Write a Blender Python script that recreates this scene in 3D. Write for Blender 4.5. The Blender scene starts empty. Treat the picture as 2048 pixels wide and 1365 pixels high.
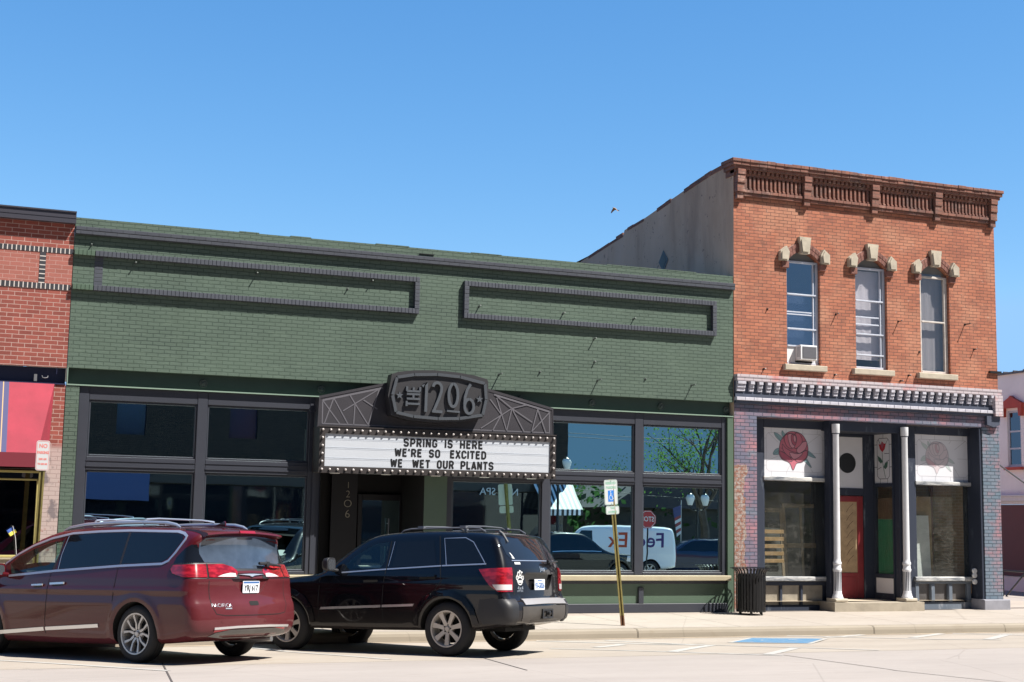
import bpy, bmesh, math, random
import numpy as np
from mathutils import Vector, Matrix
random.seed(7)
SC = bpy.context.scene
COL = SC.collection
R = math.radians
# ------------------------------------------------------------------ camera, world, sun, exposure
cam_d = bpy.data.cameras.new("camera"); cam = bpy.data.objects.new("camera", cam_d); COL.objects.link(cam)
SC.camera = cam
cam_d.sensor_width = 36.0; cam_d.lens = 48.723; cam_d.clip_start = .1; cam_d.clip_end = 3000
_fw = Vector((0.3584826, 0.9250883, 0.1253074)); _rt = Vector((0.9314753, -0.3633688, 0.0178004)); _up = Vector((-0.0619998, -0.1103396, 0.9919583))
cam.matrix_world = Matrix(((_rt.x, _up.x, -_fw.x, 0.0), (_rt.y, _up.y, -_fw.y, -25.252),
                           (_rt.z, _up.z, -_fw.z, 1.87), (0, 0, 0, 1)))
SUNDIR = Vector((1.05, -1.0, 2.1)).normalized()
SUN_EL = math.asin(SUNDIR.z); SUN_ROT = math.atan2(SUNDIR.x, SUNDIR.y)
W = bpy.data.worlds.new("World"); SC.world = W; W.use_nodes = True
wn = W.node_tree.nodes; wl = W.node_tree.links
sky = wn.new('ShaderNodeTexSky'); sky.sky_type = 'NISHITA'; sky.sun_disc = False
sky.sun_elevation = SUN_EL; sky.sun_rotation = SUN_ROT
sky.altitude = 0; sky.air_density = 1.0; sky.dust_density = 0.0; sky.ozone_density = 3.0
bg = wn['Background']; bg.inputs['Strength'].default_value = 0.104
# clear spring sky: per channel curve that keeps the low sky blue, then a cap on the brightest band
sps = wn.new('ShaderNodeSeparateXYZ'); cbs = wn.new('ShaderNodeCombineXYZ'); wl.new(sky.outputs['Color'], sps.inputs[0])
for i_, (k_, e_, m_) in enumerate(((.405, 1.32, 1.6), (.83, .90, 3.0), (1.48, .67, 5.0))):
    pw_ = wn.new('ShaderNodeMath'); pw_.operation = 'POWER'; wl.new(sps.outputs[i_], pw_.inputs[0]); pw_.inputs[1].default_value = e_
    ml_ = wn.new('ShaderNodeMath'); ml_.operation = 'MULTIPLY'; wl.new(pw_.outputs[0], ml_.inputs[0]); ml_.inputs[1].default_value = k_
    mn_ = wn.new('ShaderNodeMath'); mn_.operation = 'MINIMUM'; wl.new(ml_.outputs[0], mn_.inputs[0]); mn_.inputs[1].default_value = m_
    wl.new(mn_.outputs[0], cbs.inputs[i_])
tcw = wn.new('ShaderNodeTexCoord'); spw = wn.new('ShaderNodeSeparateXYZ'); wl.new(tcw.outputs['Generated'], spw.inputs[0])
mrw = wn.new('ShaderNodeMapRange'); mrw.interpolation_type = 'SMOOTHSTEP'; wl.new(spw.outputs[1], mrw.inputs[0])
for i_, v_ in ((1, -.45), (2, .25), (3, .26), (4, 1.0)): mrw.inputs[i_].default_value = v_
vsc = wn.new('ShaderNodeVectorMath'); vsc.operation = 'SCALE'; wl.new(cbs.outputs[0], vsc.inputs[0]); wl.new(mrw.outputs[0], vsc.inputs['Scale'])
wl.new(vsc.outputs[0], bg.inputs['Color'])
sd = bpy.data.lights.new("sun", 'SUN'); sd.energy = 5.0; sd.angle = R(.53); sd.color = (1, .955, .89)
sun = bpy.data.objects.new("sun", sd); COL.objects.link(sun)
sun.rotation_euler = SUNDIR.to_track_quat('Z', 'Y').to_euler(); sun.location = (20, -30, 40)
vs = SC.view_settings; vs.view_transform = 'Standard'; vs.look = 'None'; vs.exposure = 1.0; vs.gamma = 1.0; vs.use_curve_mapping = False
# ------------------------------------------------------------------ object helpers
ORG = {}
def props(o, label=None, cat=None, group=None, kind=None):
    if label: o['label'] = label
    if cat: o['category'] = cat
    if group: o['group'] = group
    if kind: o['kind'] = kind
    return o
def thing(name, label, cat, loc=(0, 0, 0), rot=None, group=None, local=False):
    o = bpy.data.objects.new(name, None); COL.objects.link(o); o.empty_display_size = .3
    o.location = loc
    if rot is not None:
        if isinstance(rot, Matrix): o.rotation_euler = rot.to_euler()
        else: o.rotation_euler = (0, 0, rot)
    ORG[o.name] = Vector((0, 0, 0)) if (local or rot is not None) else Vector(loc)
    return props(o, label, cat, group)
def dup(root, loc, label=None, group=None, rotz=None):
    r = root.copy(); COL.objects.link(r); r.location = loc
    if rotz is not None: r.rotation_euler = (0, 0, rotz)
    if label: r['label'] = label
    if group: r['group'] = group
    for ch in list(root.children):
        c = ch.copy(); COL.objects.link(c); c.parent = r
        for g in list(ch.children):
            d = g.copy(); COL.objects.link(d); d.parent = c
    return r
class MB:
    def __init__(s): s.v = []; s.f = []; s.m = []; s.s = []
    def add(s, vs, fs, mi=0, sm=False):
        b = len(s.v); s.v += [tuple(map(float, q)) for q in vs]
        for f in fs: s.f.append([b + i for i in f]); s.m.append(mi); s.s.append(sm)
        return s
    def box(s, x0, x1, y0, y1, z0, z1, mi=0):
        return s.add([(x0,y0,z0),(x1,y0,z0),(x1,y1,z0),(x0,y1,z0),(x0,y0,z1),(x1,y0,z1),(x1,y1,z1),(x0,y1,z1)],
                     [(0,3,2,1),(4,5,6,7),(0,1,5,4),(1,2,6,5),(2,3,7,6),(3,0,4,7)], mi)
    def bbox(s, x0, x1, y0, y1, z0, z1, bev=.01, mi=0):
        """box with chamfered front (-y) edges"""
        b = bev
        vs = [(x0,y1,z0),(x1,y1,z0),(x1,y1,z1),(x0,y1,z1),(x0,y0+b,z0),(x1,y0+b,z0),(x1,y0+b,z1),(x0,y0+b,z1),
              (x0+b,y0,z0+b),(x1-b,y0,z0+b),(x1-b,y0,z1-b),(x0+b,y0,z1-b)]
        return s.add(vs, [(0,3,2,1),(0,1,5,4),(1,2,6,5),(2,3,7,6),(3,0,4,7),(4,5,9,8),(5,6,10,9),(6,7,11,10),(7,4,8,11),(8,9,10,11)], mi)
    def prism(s, poly, plane, a, b, mi=0, mi_side=None):
        P = {'xz': lambda u, w, t: (u, t, w), 'yz': lambda u, w, t: (t, u, w), 'xy': lambda u, w, t: (u, w, t)}[plane]
        n = len(poly); vs = [P(u, w, a) for u, w in poly] + [P(u, w, b) for u, w in poly]
        s.add(vs, [tuple(range(n)), tuple(range(2*n-1, n-1, -1))], mi)
        b0 = len(s.v) - 2*n
        for i in range(n):
            j = (i+1) % n; s.f.append([b0+i, b0+j, b0+n+j, b0+n+i]); s.m.append(mi if mi_side is None else mi_side); s.s.append(False)
        return s
    def quad(s, a, b, c, d, mi=0): return s.add([a, b, c, d], [(0, 1, 2, 3)], mi)
    def tube(s, pts, r, n=8, mi=0, sm=True, caps=True):
        pts = [Vector(q) for q in pts]; rs = r if isinstance(r, (list, tuple)) else [r]*len(pts)
        vs = []; prev = None
        for i, q in enumerate(pts):
            d = (pts[min(i+1, len(pts)-1)] - pts[max(i-1, 0)]).normalized()
            if prev is None:
                a = d.cross(Vector((0, 0, 1)));
                if a.length < .1: a = d.cross(Vector((1, 0, 0)))
            else: a = prev - d*prev.dot(d)
            a.normalize(); prev = a; b = d.cross(a)
            for k in range(n):
                t = 2*math.pi*k/n; vs.append(q + (a*math.cos(t) + b*math.sin(t))*rs[i])
        fs = [(i*n+k, i*n+(k+1) % n, (i+1)*n+(k+1) % n, (i+1)*n+k) for i in range(len(pts)-1) for k in range(n)]
        s.add(vs, fs, mi, sm)
        if caps:
            b0 = len(s.v)-len(vs)
            s.f.append([b0+k for k in range(n)][::-1]); s.m.append(mi); s.s.append(False)
            s.f.append([b0+(len(pts)-1)*n+k for k in range(n)]); s.m.append(mi); s.s.append(False)
        return s
    def lathe(s, prof, c, axis='z', n=24, mi=0, sm=True, mis=None):
        vs = []
        for r, h in prof:
            for k in range(n):
                t = 2*math.pi*k/n; a, b = r*math.cos(t), r*math.sin(t)
                vs.append({'z': (c[0]+a, c[1]+b, c[2]+h), 'y': (c[0]+a, c[1]+h, c[2]+b), 'x': (c[0]+h, c[1]+a, c[2]+b)}[axis])
        b0 = len(s.v); s.v += vs
        for i in range(len(prof)-1):
            for k in range(n):
                s.f.append([b0+i*n+k, b0+i*n+(k+1) % n, b0+(i+1)*n+(k+1) % n, b0+(i+1)*n+k]); s.m.append(mi if mis is None else mis[i]); s.s.append(sm)
        return s
    def disc(s, c, r, axis='y', n=24, mi=0):
        vs = []
        for k in range(n):
            t = 2*math.pi*k/n; a, b = r*math.cos(t), r*math.sin(t)
            vs.append({'z': (c[0]+a, c[1]+b, c[2]), 'y': (c[0]+a, c[1], c[2]+b), 'x': (c[0], c[1]+a, c[2]+b)}[axis])
        return s.add(vs, [tuple(range(n))], mi)
    def line(s, pts, w, y, mi=0, plane='xz', closed=False):
        """flat strip along a 2-D polyline at depth y"""
        P = [Vector(q) for q in pts]
        if closed: P = P + [P[0]]
        L = []; Rr = []
        for i, q in enumerate(P):
            if closed and i in (0, len(P)-1): d = (P[1]-P[0]).normalized() + (P[-1]-P[-2]).normalized()
            else: d = P[min(i+1, len(P)-1)] - P[max(i-1, 0)]
            if d.length < 1e-9: d = Vector((1, 0))
            d.normalize(); nrm = Vector((-d.y, d.x))*w*.5
            L.append(q+nrm); Rr.append(q-nrm)
        f = (lambda q: (q.x, y, q.y)) if plane == 'xz' else ((lambda q: (q.x, q.y, y)) if plane == 'xy' else (lambda q: (y, q.x, q.y)))
        n = len(P)
        return s.add([f(q) for q in L]+[f(q) for q in Rr], [(i, i+1, n+i+1, n+i) for i in range(n-1)], mi)
    def text(s, body, size, M, ext=0.0, off=0.0, align='CENTER', mi=0, sx=1.0, sp=1.0):
        c = bpy.data.curves.new('t', 'FONT'); c.body = body; c.size = size; c.extrude = ext; c.offset = off
        c.align_x = align; c.align_y = 'CENTER'; c.space_character = sp; c.resolution_u = 3
        o = bpy.data.objects.new('t', c); COL.objects.link(o)
        dg = bpy.context.evaluated_depsgraph_get(); dg.update(); e = o.evaluated_get(dg); me = e.to_mesh()
        S = Matrix.Diagonal((sx, 1, 1, 1)); T = M @ S
        s.add([T @ v.co for v in me.vertices], [tuple(p.vertices) for p in me.polygons], mi)
        e.to_mesh_clear(); bpy.data.objects.remove(o); bpy.data.curves.remove(c)
        return s
    def tx(s, M):
        s.v = [tuple(M @ Vector(q)) for q in s.v]; return s
    def build(s, name, mats, parent=None, label=None, recalc=True, **kw):
        me = bpy.data.meshes.new(name)
        off = ORG.get(parent.name, Vector((0, 0, 0))) if parent else Vector((0, 0, 0))
        me.from_pydata([(a-off.x, b-off.y, c-off.z) for a, b, c in s.v], [], s.f)
        for m_ in (mats if isinstance(mats, (list, tuple)) else [mats]): me.materials.append(m_)
        me.polygons.foreach_set('material_index', s.m); me.polygons.foreach_set('use_smooth', s.s)
        if recalc:
            bm = bmesh.new(); bm.from_mesh(me); bmesh.ops.recalc_face_normals(bm, faces=bm.faces[:]); bm.to_mesh(me); bm.free()
        if any(s.s): me.set_sharp_from_angle(angle=R(40))
        me.update()
        o = bpy.data.objects.new(name, me); COL.objects.link(o)
        if parent: o.parent = parent; ORG[o.name] = off
        return props(o, label, **kw) if (label or kw) else o
def TX(x, y, z, yaw=0.0, roll=0.0):
    """text matrix: faces -y at (x,y,z); yaw turns about z"""
    return Matrix.Translation((x, y, z)) @ Matrix.Rotation(yaw, 4, 'Z') @ Matrix.Rotation(math.pi/2, 4, 'X') @ Matrix.Rotation(roll, 4, 'Z')
def wall_sheet(mb, x0, x1, z0, z1, holes, y, yb, mi=0, mr=None):
    """front sheet at y with rectangular holes and reveals back to yb"""
    xs = sorted(set([x0, x1]+[min(max(h[i], x0), x1) for h in holes for i in (0, 1)]))
    zs = sorted(set([z0, z1]+[min(max(h[i], z0), z1) for h in holes for i in (2, 3)]))
    for i in range(len(xs)-1):
        for j in range(len(zs)-1):
            cx, cz = (xs[i]+xs[i+1])/2, (zs[j]+zs[j+1])/2
            if any(h[0] < cx < h[1] and h[2] < cz < h[3] for h in holes): continue
            mb.quad((xs[i], y, zs[j]), (xs[i+1], y, zs[j]), (xs[i+1], y, zs[j+1]), (xs[i], y, zs[j+1]), mi)
    mr = mi if mr is None else mr
    for a, b, c, d in holes:
        mb.quad((a,y,c),(a,yb,c),(a,yb,d),(a,y,d),mr); mb.quad((b,yb,c),(b,y,c),(b,y,d),(b,yb,d),mr)
        mb.quad((a,y,d),(a,yb,d),(b,yb,d),(b,y,d),mr)
        if c > z0: mb.quad((a,yb,c),(a,y,c),(b,y,c),(b,yb,c),mr)
    return mb
# ------------------------------------------------------------------ materials
def lin(r, g, b):
    f = lambda c: (c/255/12.92 if c/255 <= .04045 else ((c/255+.055)/1.055)**2.4)
    return (f(r), f(g), f(b))
class NT:
    """small node-tree helper"""
    def __init__(s, name):
        s.m = bpy.data.materials.new(name); s.m.use_nodes = True; s.t = s.m.node_tree; s.n = s.t.nodes; s.l = s.t.links
        s.b = s.n['Principled BSDF']; s.out = s.n['Material Output']
    def node(s, ty, **kw):
        q = s.n.new(ty)
        for k, v in kw.items(): setattr(q, k, v)
        return q
    def link(s, a, b): s.l.new(a, b)
    def setin(s, sock, v):
        if hasattr(v, 'is_output') or isinstance(v, bpy.types.NodeSocket): s.l.new(v, sock)
        else: sock.default_value = (*v, 1) if isinstance(v, tuple) and len(v) == 3 and sock.type == 'RGBA' else v
    def math(s, op, a, b=0.0, c=None):
        q = s.node('ShaderNodeMath', operation=op); s.setin(q.inputs[0], a); s.setin(q.inputs[1], b)
        if c is not None: s.setin(q.inputs[2], c)
        return q.outputs[0]
    def pos(s): return s.node('ShaderNodeNewGeometry').outputs['Position']
    def obj(s): return s.node('ShaderNodeTexCoord').outputs['Object']
    def noise(s, vec, scale, detail=3, rough=.55, dist=0.0, mapscale=None):
        if mapscale is not None:
            mp = s.node('ShaderNodeMapping'); s.l.new(vec, mp.inputs['Vector']); mp.inputs['Scale'].default_value = mapscale; vec = mp.outputs[0]
        q = s.node('ShaderNodeTexNoise'); s.l.new(vec, q.inputs['Vector']); q.inputs['Scale'].default_value = scale
        q.inputs['Detail'].default_value = detail; q.inputs['Roughness'].default_value = rough; q.inputs['Distortion'].default_value = dist
        return q.outputs['Fac']
    def ramp(s, fac, stops):
        q = s.node('ShaderNodeValToRGB'); s.l.new(fac, q.inputs[0]); e = q.color_ramp.elements
        while len(e) < len(stops): e.new(.5)
        for i, (p_, c) in enumerate(stops):
            e[i].position = p_; e[i].color = (*c, 1) if isinstance(c, tuple) else (c, c, c, 1)
        return q.outputs[0]
    def mix(s, fac, a, b, mode='MIX'):
        q = s.node('ShaderNodeMix', data_type='RGBA', blend_type=mode); s.setin(q.inputs[0], fac); s.setin(q.inputs[6], a); s.setin(q.inputs[7], b)
        return q.outputs[2]
    def bump(s, h, strength=.3, dist=.01, nrm=None):
        q = s.node('ShaderNodeBump'); s.l.new(h, q.inputs['Height']); q.inputs['Strength'].default_value = strength; q.inputs['Distance'].default_value = dist
        if nrm is not None: s.l.new(nrm, q.inputs['Normal'])
        s.l.new(q.outputs[0], s.b.inputs['Normal']); return q.outputs[0]
    def base(s, c): s.setin(s.b.inputs['Base Color'], c); return s
    def set(s, rough=None, metal=None, spec=None, coat=None, coat_rough=None):
        for k, v in (('Roughness', rough), ('Metallic', metal), ('Specular IOR Level', spec), ('Coat Weight', coat), ('Coat Roughness', coat_rough)):
            if v is not None: s.setin(s.b.inputs[k], v)
        return s
    def uv(s, width_axis=None):
        """wall coordinates: (along the wall, height) for any upright face, (x,y) for flat ones"""
        g = s.node('ShaderNodeNewGeometry'); sp = s.node('ShaderNodeSeparateXYZ'); s.l.new(g.outputs['Position'], sp.inputs[0])
        sn = s.node('ShaderNodeSeparateXYZ'); s.l.new(g.outputs['True Normal'], sn.inputs[0])
        ax = s.math('GREATER_THAN', s.math('ABSOLUTE', sn.outputs[0]), .7); az = s.math('GREATER_THAN', s.math('ABSOLUTE', sn.outputs[2]), .7)
        u = s.math('ADD', s.math('MULTIPLY', sp.outputs[0], s.math('SUBTRACT', 1, ax)), s.math('MULTIPLY', sp.outputs[1], ax))
        v = s.math('ADD', s.math('MULTIPLY', sp.outputs[2], s.math('SUBTRACT', 1, az)), s.math('MULTIPLY', sp.outputs[1], az))
        c = s.node('ShaderNodeCombineXYZ'); s.l.new(u, c.inputs[0]); s.l.new(v, c.inputs[1]); return c.outputs[0], u, v
def mat(name, col, rough=.6, metal=0.0, spec=.5, coat=0.0, var=0.0, vs_=3.0, bump=0.0, bs=40.0, rv=0.0):
    t = NT(name); t.set(rough=rough, metal=metal, spec=spec, coat=coat)
    if var > 0:
        n = t.noise(t.obj(), vs_, 5, .6)
        t.base(t.mix(t.ramp(n, [(.3, 0.0), (.7, 1.0)]), tuple(c*(1-var) for c in col), tuple(min(1, c*(1+var)) for c in col)))
    else: t.base(col)
    if rv > 0:
        t.setin(t.b.inputs['Roughness'], t.math('ADD', rough-rv/2, t.math('MULTIPLY', t.noise(t.obj(), 6, 4), rv)))
    if bump > 0: t.bump(t.noise(t.obj(), bs, 4), bump, .01)
    return t.m
def brick(name, c1, c2, mortar, row=.0695, width=.208, ms=.006, bstr=.6, bdist=.006, mottle=.25, mscale=1.2, rough=.85, smooth=.1, vert=False, extra=None, wob=.006, phase=(0, 0), blotch=None):
    t = NT(name); t.set(rough=rough, spec=.25)
    vec, u, v = t.uv()
    if vert:
        c = t.node('ShaderNodeCombineXYZ'); t.link(v, c.inputs[0]); t.link(u, c.inputs[1]); vec = c.outputs[0]
    wn_ = t.node('ShaderNodeTexNoise'); t.link(vec, wn_.inputs['Vector']); wn_.inputs['Scale'].default_value = 6; wn_.inputs['Detail'].default_value = 4
    vm = t.node('ShaderNodeVectorMath', operation='MULTIPLY_ADD'); t.link(wn_.outputs['Color'], vm.inputs[0]); vm.inputs[1].default_value = (wob*2, wob*2, 0); t.link(vec, vm.inputs[2])
    b = t.node('ShaderNodeTexBrick'); mp = t.node('ShaderNodeMapping'); mp.inputs['Location'].default_value = (phase[0], phase[1], 0)
    t.link(vm.outputs[0], mp.inputs['Vector']); t.link(mp.outputs[0], b.inputs['Vector'])
    b.inputs['Scale'].default_value = 1; b.inputs['Mortar Size'].default_value = ms; b.inputs['Mortar Smooth'].default_value = smooth
    b.inputs['Brick Width'].default_value = width; b.inputs['Row Height'].default_value = row; b.inputs['Bias'].default_value = 0
    for k, c in (('Color1', c1), ('Color2', c2), ('Mortar', mortar)): b.inputs[k].default_value = (*c, 1)
    big = t.noise(t.pos(), mscale, 5, .65); fine = t.noise(t.pos(), 45, 3, .6)
    f = t.math('ADD', 1-mottle, t.math('MULTIPLY', t.math('ADD', big, t.math('MULTIPLY', fine, .5)), mottle*1.33))
    cc = t.node('ShaderNodeCombineColor')
    for i in range(3): t.link(f, cc.inputs[i])
    col = b.outputs['Color']
    if blotch:
        for (bc, sc, lo, hi, seed) in blotch:
            nz = t.noise(t.pos(), sc, 4, .6, mapscale=(1, 1, 1+seed*.13)); col = t.mix(t.math('MULTIPLY', t.ramp(nz, [(lo, 0.0), (hi, 1.0)]), t.math('SUBTRACT', 1, b.outputs['Fac'])), col, bc)
    col = t.mix(1.0, col, cc.outputs[0], 'MULTIPLY')
    if extra: col = extra(t, col, u, v, b.outputs['Fac'])
    t.base(col)
    h = t.math('ADD', t.math('MULTIPLY', t.math('SUBTRACT', 1, b.outputs['Fac']), 1), t.math('MULTIPLY', fine, .35))
    t.bump(h, bstr, bdist)
    return t.m
def glass_clear(name, tint=(1, 1, 1), refl=.06, reflc=(1, 1, 1), rough=0.0, haze=0.0, fk=.8, wave=0.0):
    """thin window pane: part mirror, part see-through, optionally a film of dust"""
    t = NT(name); n = t.n; n.remove(t.b)
    g = t.node('ShaderNodeBsdfGlossy'); g.inputs['Roughness'].default_value = rough; g.inputs['Color'].default_value = (*reflc, 1)
    if wave > 0:
        bp = t.node('ShaderNodeBump'); t.link(t.noise(t.pos(), 1.1, 2, .5), bp.inputs['Height']); bp.inputs['Strength'].default_value = wave; bp.inputs['Distance'].default_value = .02; t.link(bp.outputs[0], g.inputs['Normal'])
    tr = t.node('ShaderNodeBsdfTransparent'); tr.inputs['Color'].default_value = (*tint, 1)
    gm = t.node('ShaderNodeNewGeometry'); dp = t.node('ShaderNodeVectorMath', operation='DOT_PRODUCT'); t.link(gm.outputs['Normal'], dp.inputs[0]); t.link(gm.outputs['Incoming'], dp.inputs[1])
    cs = t.math('SUBTRACT', 1, t.math('ABSOLUTE', dp.outputs['Value'])); fr = t.math('ADD', .04, t.math('MULTIPLY', .96, t.math('POWER', cs, 5)))
    f = t.math('MINIMUM', t.math('ADD', t.math('MULTIPLY', fr, fk), refl), 1.0)
    mx = t.node('ShaderNodeMixShader'); t.link(f, mx.inputs[0]); t.link(tr.outputs[0], mx.inputs[1]); t.link(g.outputs[0], mx.inputs[2])
    o = mx.outputs[0]
    if haze > 0:
        d = t.node('ShaderNodeBsdfDiffuse'); d.inputs['Color'].default_value = (.55, .55, .52, 1)
        nz = t.ramp(t.noise(t.pos(), 2.2, 5, .65), [(.35, 0.0), (.75, 1.0)])
        m2 = t.node('ShaderNodeMixShader'); t.link(t.math('MULTIPLY', t.math('ADD', nz, .3), haze), m2.inputs[0]); t.link(o, m2.inputs[1]); t.link(d.outputs[0], m2.inputs[2]); o = m2.outputs[0]
    t.link(o, t.out.inputs['Surface']); return t.m
M = {}
GREEN = (.080, .112, .088)
def green_extra(t, col, u, v, fac):
    # paint: courses weathered lighter in patches
    nz = t.noise(t.pos(), .5, 3, .5, mapscale=(1, 1, 3))
    col = t.mix(t.math('MULTIPLY', t.ramp(nz, [(.35, 0.0), (.7, 1.0)]), .35), col, (.11, .155, .115))
    st_ = t.noise(t.pos(), 2.5, 4, .65, mapscale=(1, 1, .12)); col = t.mix(t.math('MULTIPLY', t.ramp(st_, [(.55, 0.0), (.75, 1.0)]), .3), col, (.05, .072, .052))
    cw = t.noise(t.pos(), 14, 3, .6, mapscale=(.12, 1, 1)); col = t.mix(t.math('MULTIPLY', t.ramp(cw, [(.56, 0.0), (.64, 1.0)]), .35), col, (.125, .17, .13))
    chip = t.noise(t.pos(), 9, 3, .6, mapscale=(.5, 1, 2)); return t.mix(t.math('MULTIPLY', t.ramp(chip, [(.71, 0.0), (.74, 1.0)]), .7), col, (.03, .045, .032))
M['green_brick'] = brick('green_painted_brick', GREEN, (.089, .123, .098), (.042, .064, .05), ms=.007, bstr=1.0, bdist=.009, mottle=.3, mscale=.6, extra=green_extra, rough=.55, wob=.011)
M['green_paint'] = mat('green_paint', (.075, .115, .08), .45, var=.06, vs_=2)
M['green_beam'] = mat('shaded_green_beam', (.024, .045, .035), .5, var=.1, vs_=3)  # web colour darkened for the shade under the brick overhang
M['green_lip'] = mat('sunlit_beam_flange', (.2, .28, .22), .5)  # flange coloured pale to stand for sun along its edge
M['grey_brick'] = brick('grey_painted_brick', (.052, .057, .072), (.06, .066, .08), (.04, .045, .055), ms=.006, bstr=.9, mottle=.15, rough=.6)
M['grey_soldier'] = brick('grey_soldier_brick', (.07, .077, .095), (.082, .088, .106), (.035, .04, .05), row=.07, width=4.0, ms=.007, bstr=1.0, vert=True, mottle=.15, rough=.6, wob=.003)
M['frame'] = mat('grey_window_frame', (.034, .037, .049), .45, var=.05)
M['frame_dark'] = mat('charcoal_frame', (.009, .009, .012), .45)
M['cream'] = mat('cream_sill', (.37, .32, .215), .6, var=.08, vs_=4)
M['shop_glass'] = glass_clear('tinted_shop_glass', tint=(.16, .2, .2), refl=.94, reflc=(.70, 1.0, 1.0), fk=.5, wave=.025)
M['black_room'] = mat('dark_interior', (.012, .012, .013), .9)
M['steel'] = mat('brushed_steel', (.4, .4, .4), .35, .8)
M['cab'] = mat('marquee_casing', (.034, .028, .027), .5, var=.1, vs_=3)
M['hdr'] = mat('marquee_header_paint', (.034, .031, .037), .5, var=.08)
M['hdr_line'] = mat('marquee_line_paint', (.115, .11, .125), .5)
M['emb'] = mat('emblem_face', (.028, .027, .03), .5)
M['emb_rim'] = mat('emblem_rim', (.085, .093, .105), .3, metal=.2)
M['letter'] = mat('emblem_letter', (.10, .11, .125), .3, metal=.2)
M['board'] = mat('white_letter_board', (.49, .515, .555), .35, var=.02)
M['groove'] = mat('letter_track', (.5, .54, .6), .4)
M['black'] = mat('matte_black', (.008, .008, .009), .45)
M['bulb'] = mat('frosted_bulb', (.5, .46, .44), .2, spec=.5)
M['socket'] = mat('bulb_socket', (.03, .027, .027), .5)
M['white'] = mat('white_plastic', (.6, .6, .59), .4)
M['white_paint'] = mat('white_paint', (.62, .63, .65), .5, var=.06, vs_=6)
# left brick shop
def white_wash(t, col, u, v, fac):
    # limewash remains on the lower pier
    nz = t.noise(t.pos(), 5.0, 4, .6)
    lo = t.math('SUBTRACT', 1, t.ramp(t.math('MULTIPLY', v, .25), [(.715, 0.0), (.745, 1.0)]))
    k = t.math('MULTIPLY', t.ramp(t.math('ADD', nz, .1), [(.42, 0.0), (.5, 1.0)]), lo)
    c = t.mix(t.math('MULTIPLY', k, .9), col, t.mix(t.math('MULTIPLY', fac, .6), (.42, .345, .32), (.2, .14, .13)))
    g = t.math('MULTIPLY', t.ramp(t.noise(t.pos(), 3.1, 3, .6), [(.52, 0.0), (.6, 1.0)]), lo)
    return t.mix(t.math('MULTIPLY', g, .8), c, (.13, .11, .12))
M['left_brick'] = brick('left_red_brick', (.2, .058, .046), (.28, .082, .062), (.40, .27, .235), ms=.006, bstr=.4, mottle=.35, mscale=2.5, row=.0745, width=.215, extra=white_wash)
M['left_brick_pale'] = brick('left_pale_brick', (.29, .105, .082), (.34, .125, .1), (.40, .23, .2), ms=.005, bstr=.3, mottle=.2, row=.0745, width=.215)
M['black_soldier'] = brick('black_soldier_brick', (.035, .036, .042), (.05, .05, .058), (.55, .5, .46), row=.0735, width=4.0, ms=.009, bstr=.4, vert=True, mottle=.15, wob=.002)
M['black_stack'] = brick('black_stack_brick', (.035, .036, .042), (.05, .05, .058), (.55, .5, .46), row=.078, width=4.0, ms=.009, bstr=.4, mottle=.15, wob=.002)
M['cap_metal'] = mat('grey_coping_metal', (.062, .06, .075), .4, metal=.3)
M['navy'] = mat('navy_beam_paint', (.012, .016, .05), .45)
M['awn_red'] = mat('red_awning_canvas', (.27, .018, .038), .75, var=.14, vs_=2.2, bump=.5, bs=3.5)
M['awn_dark'] = mat('dark_red_valance', (.17, .015, .028), .75)
M['awn_navy'] = mat('navy_awning_stripe', (.05, .052, .135), .75)
M['awn_gold'] = mat('gold_awning_stripe', (.42, .29, .14), .75)
M['yellow_frame'] = mat('yellow_green_frame', (.42, .36, .13), .5, var=.1)
M['tan'] = mat('tan_wall', (.3, .25, .18), .7, var=.1)
M['dark_glass'] = glass_clear('dark_window_glass', tint=(.12, .12, .13), refl=.14)
# right brick building
M['brick'] = brick('orange_red_brick', (.41, .155, .092), (.30, .112, .072), (.12, .07, .055), row=.071, width=.208, ms=.006, bstr=.7, mottle=.45, mscale=1.6,
                   blotch=[((.45, .22, .14), .9, .48, .72, 1), ((.17, .08, .06), 2.6, .58, .8, 2), ((.46, .34, .28), 6.0, .64, .8, 3), ((.12, .07, .06), 9.0, .66, .74, 4)])
M['cornice_brick'] = brick('weathered_cornice_brick', (.26, .118, .086), (.195, .092, .072), (.15, .10, .082), row=.071, width=.208, ms=.006, bstr=.7, mottle=.5, mscale=3.0,
                   blotch=[((.12, .08, .075), 2.2, .52, .72, 1), ((.42, .27, .22), 3.7, .6, .75, 2)])
M['arch_brick'] = mat('arch_brick', (.185, .08, .062), .85, var=.35, vs_=9, bump=.3)
def peel(t, col, u, v, fac):
    nz = t.noise(t.pos(), 14, 4, .7); n2 = t.noise(t.pos(), 3.3, 3, .6)
    edge = t.math('ADD', 15.06, t.math('MULTIPLY', t.math('SUBTRACT', n2, .5), .35))
    inx = t.math('LESS_THAN', u, edge)
    inz = t.math('LESS_THAN', v, t.math('ADD', 2.86, t.math('MULTIPLY', n2, .3)))
    k = t.math('MULTIPLY', inx, inz)
    c = t.mix(t.ramp(nz, [(.44, 0.0), (.56, 1.0)]), (.25, .105, .065), (.33, .285, .26)); c = t.mix(t.math('MULTIPLY', fac, .6), c, (.14, .11, .10))
    return t.mix(t.math('MULTIPLY', k, t.ramp(nz, [(.3, .35), (.42, 1.0)])), col, c)
M['paint_brick'] = brick('blue_pink_painted_brick', (.125, .14, .2), (.21, .15, .19), (.055, .06, .085), row=.0765, width=.215, ms=.007, bstr=.9, mottle=.25, mscale=2.0,
                   blotch=[((.36, .17, .19), 1.6, .47, .68, 1), ((.13, .2, .25), 1.9, .55, .7, 3), ((.1, .115, .16), 4.5, .6, .75, 5)], extra=peel)
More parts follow.
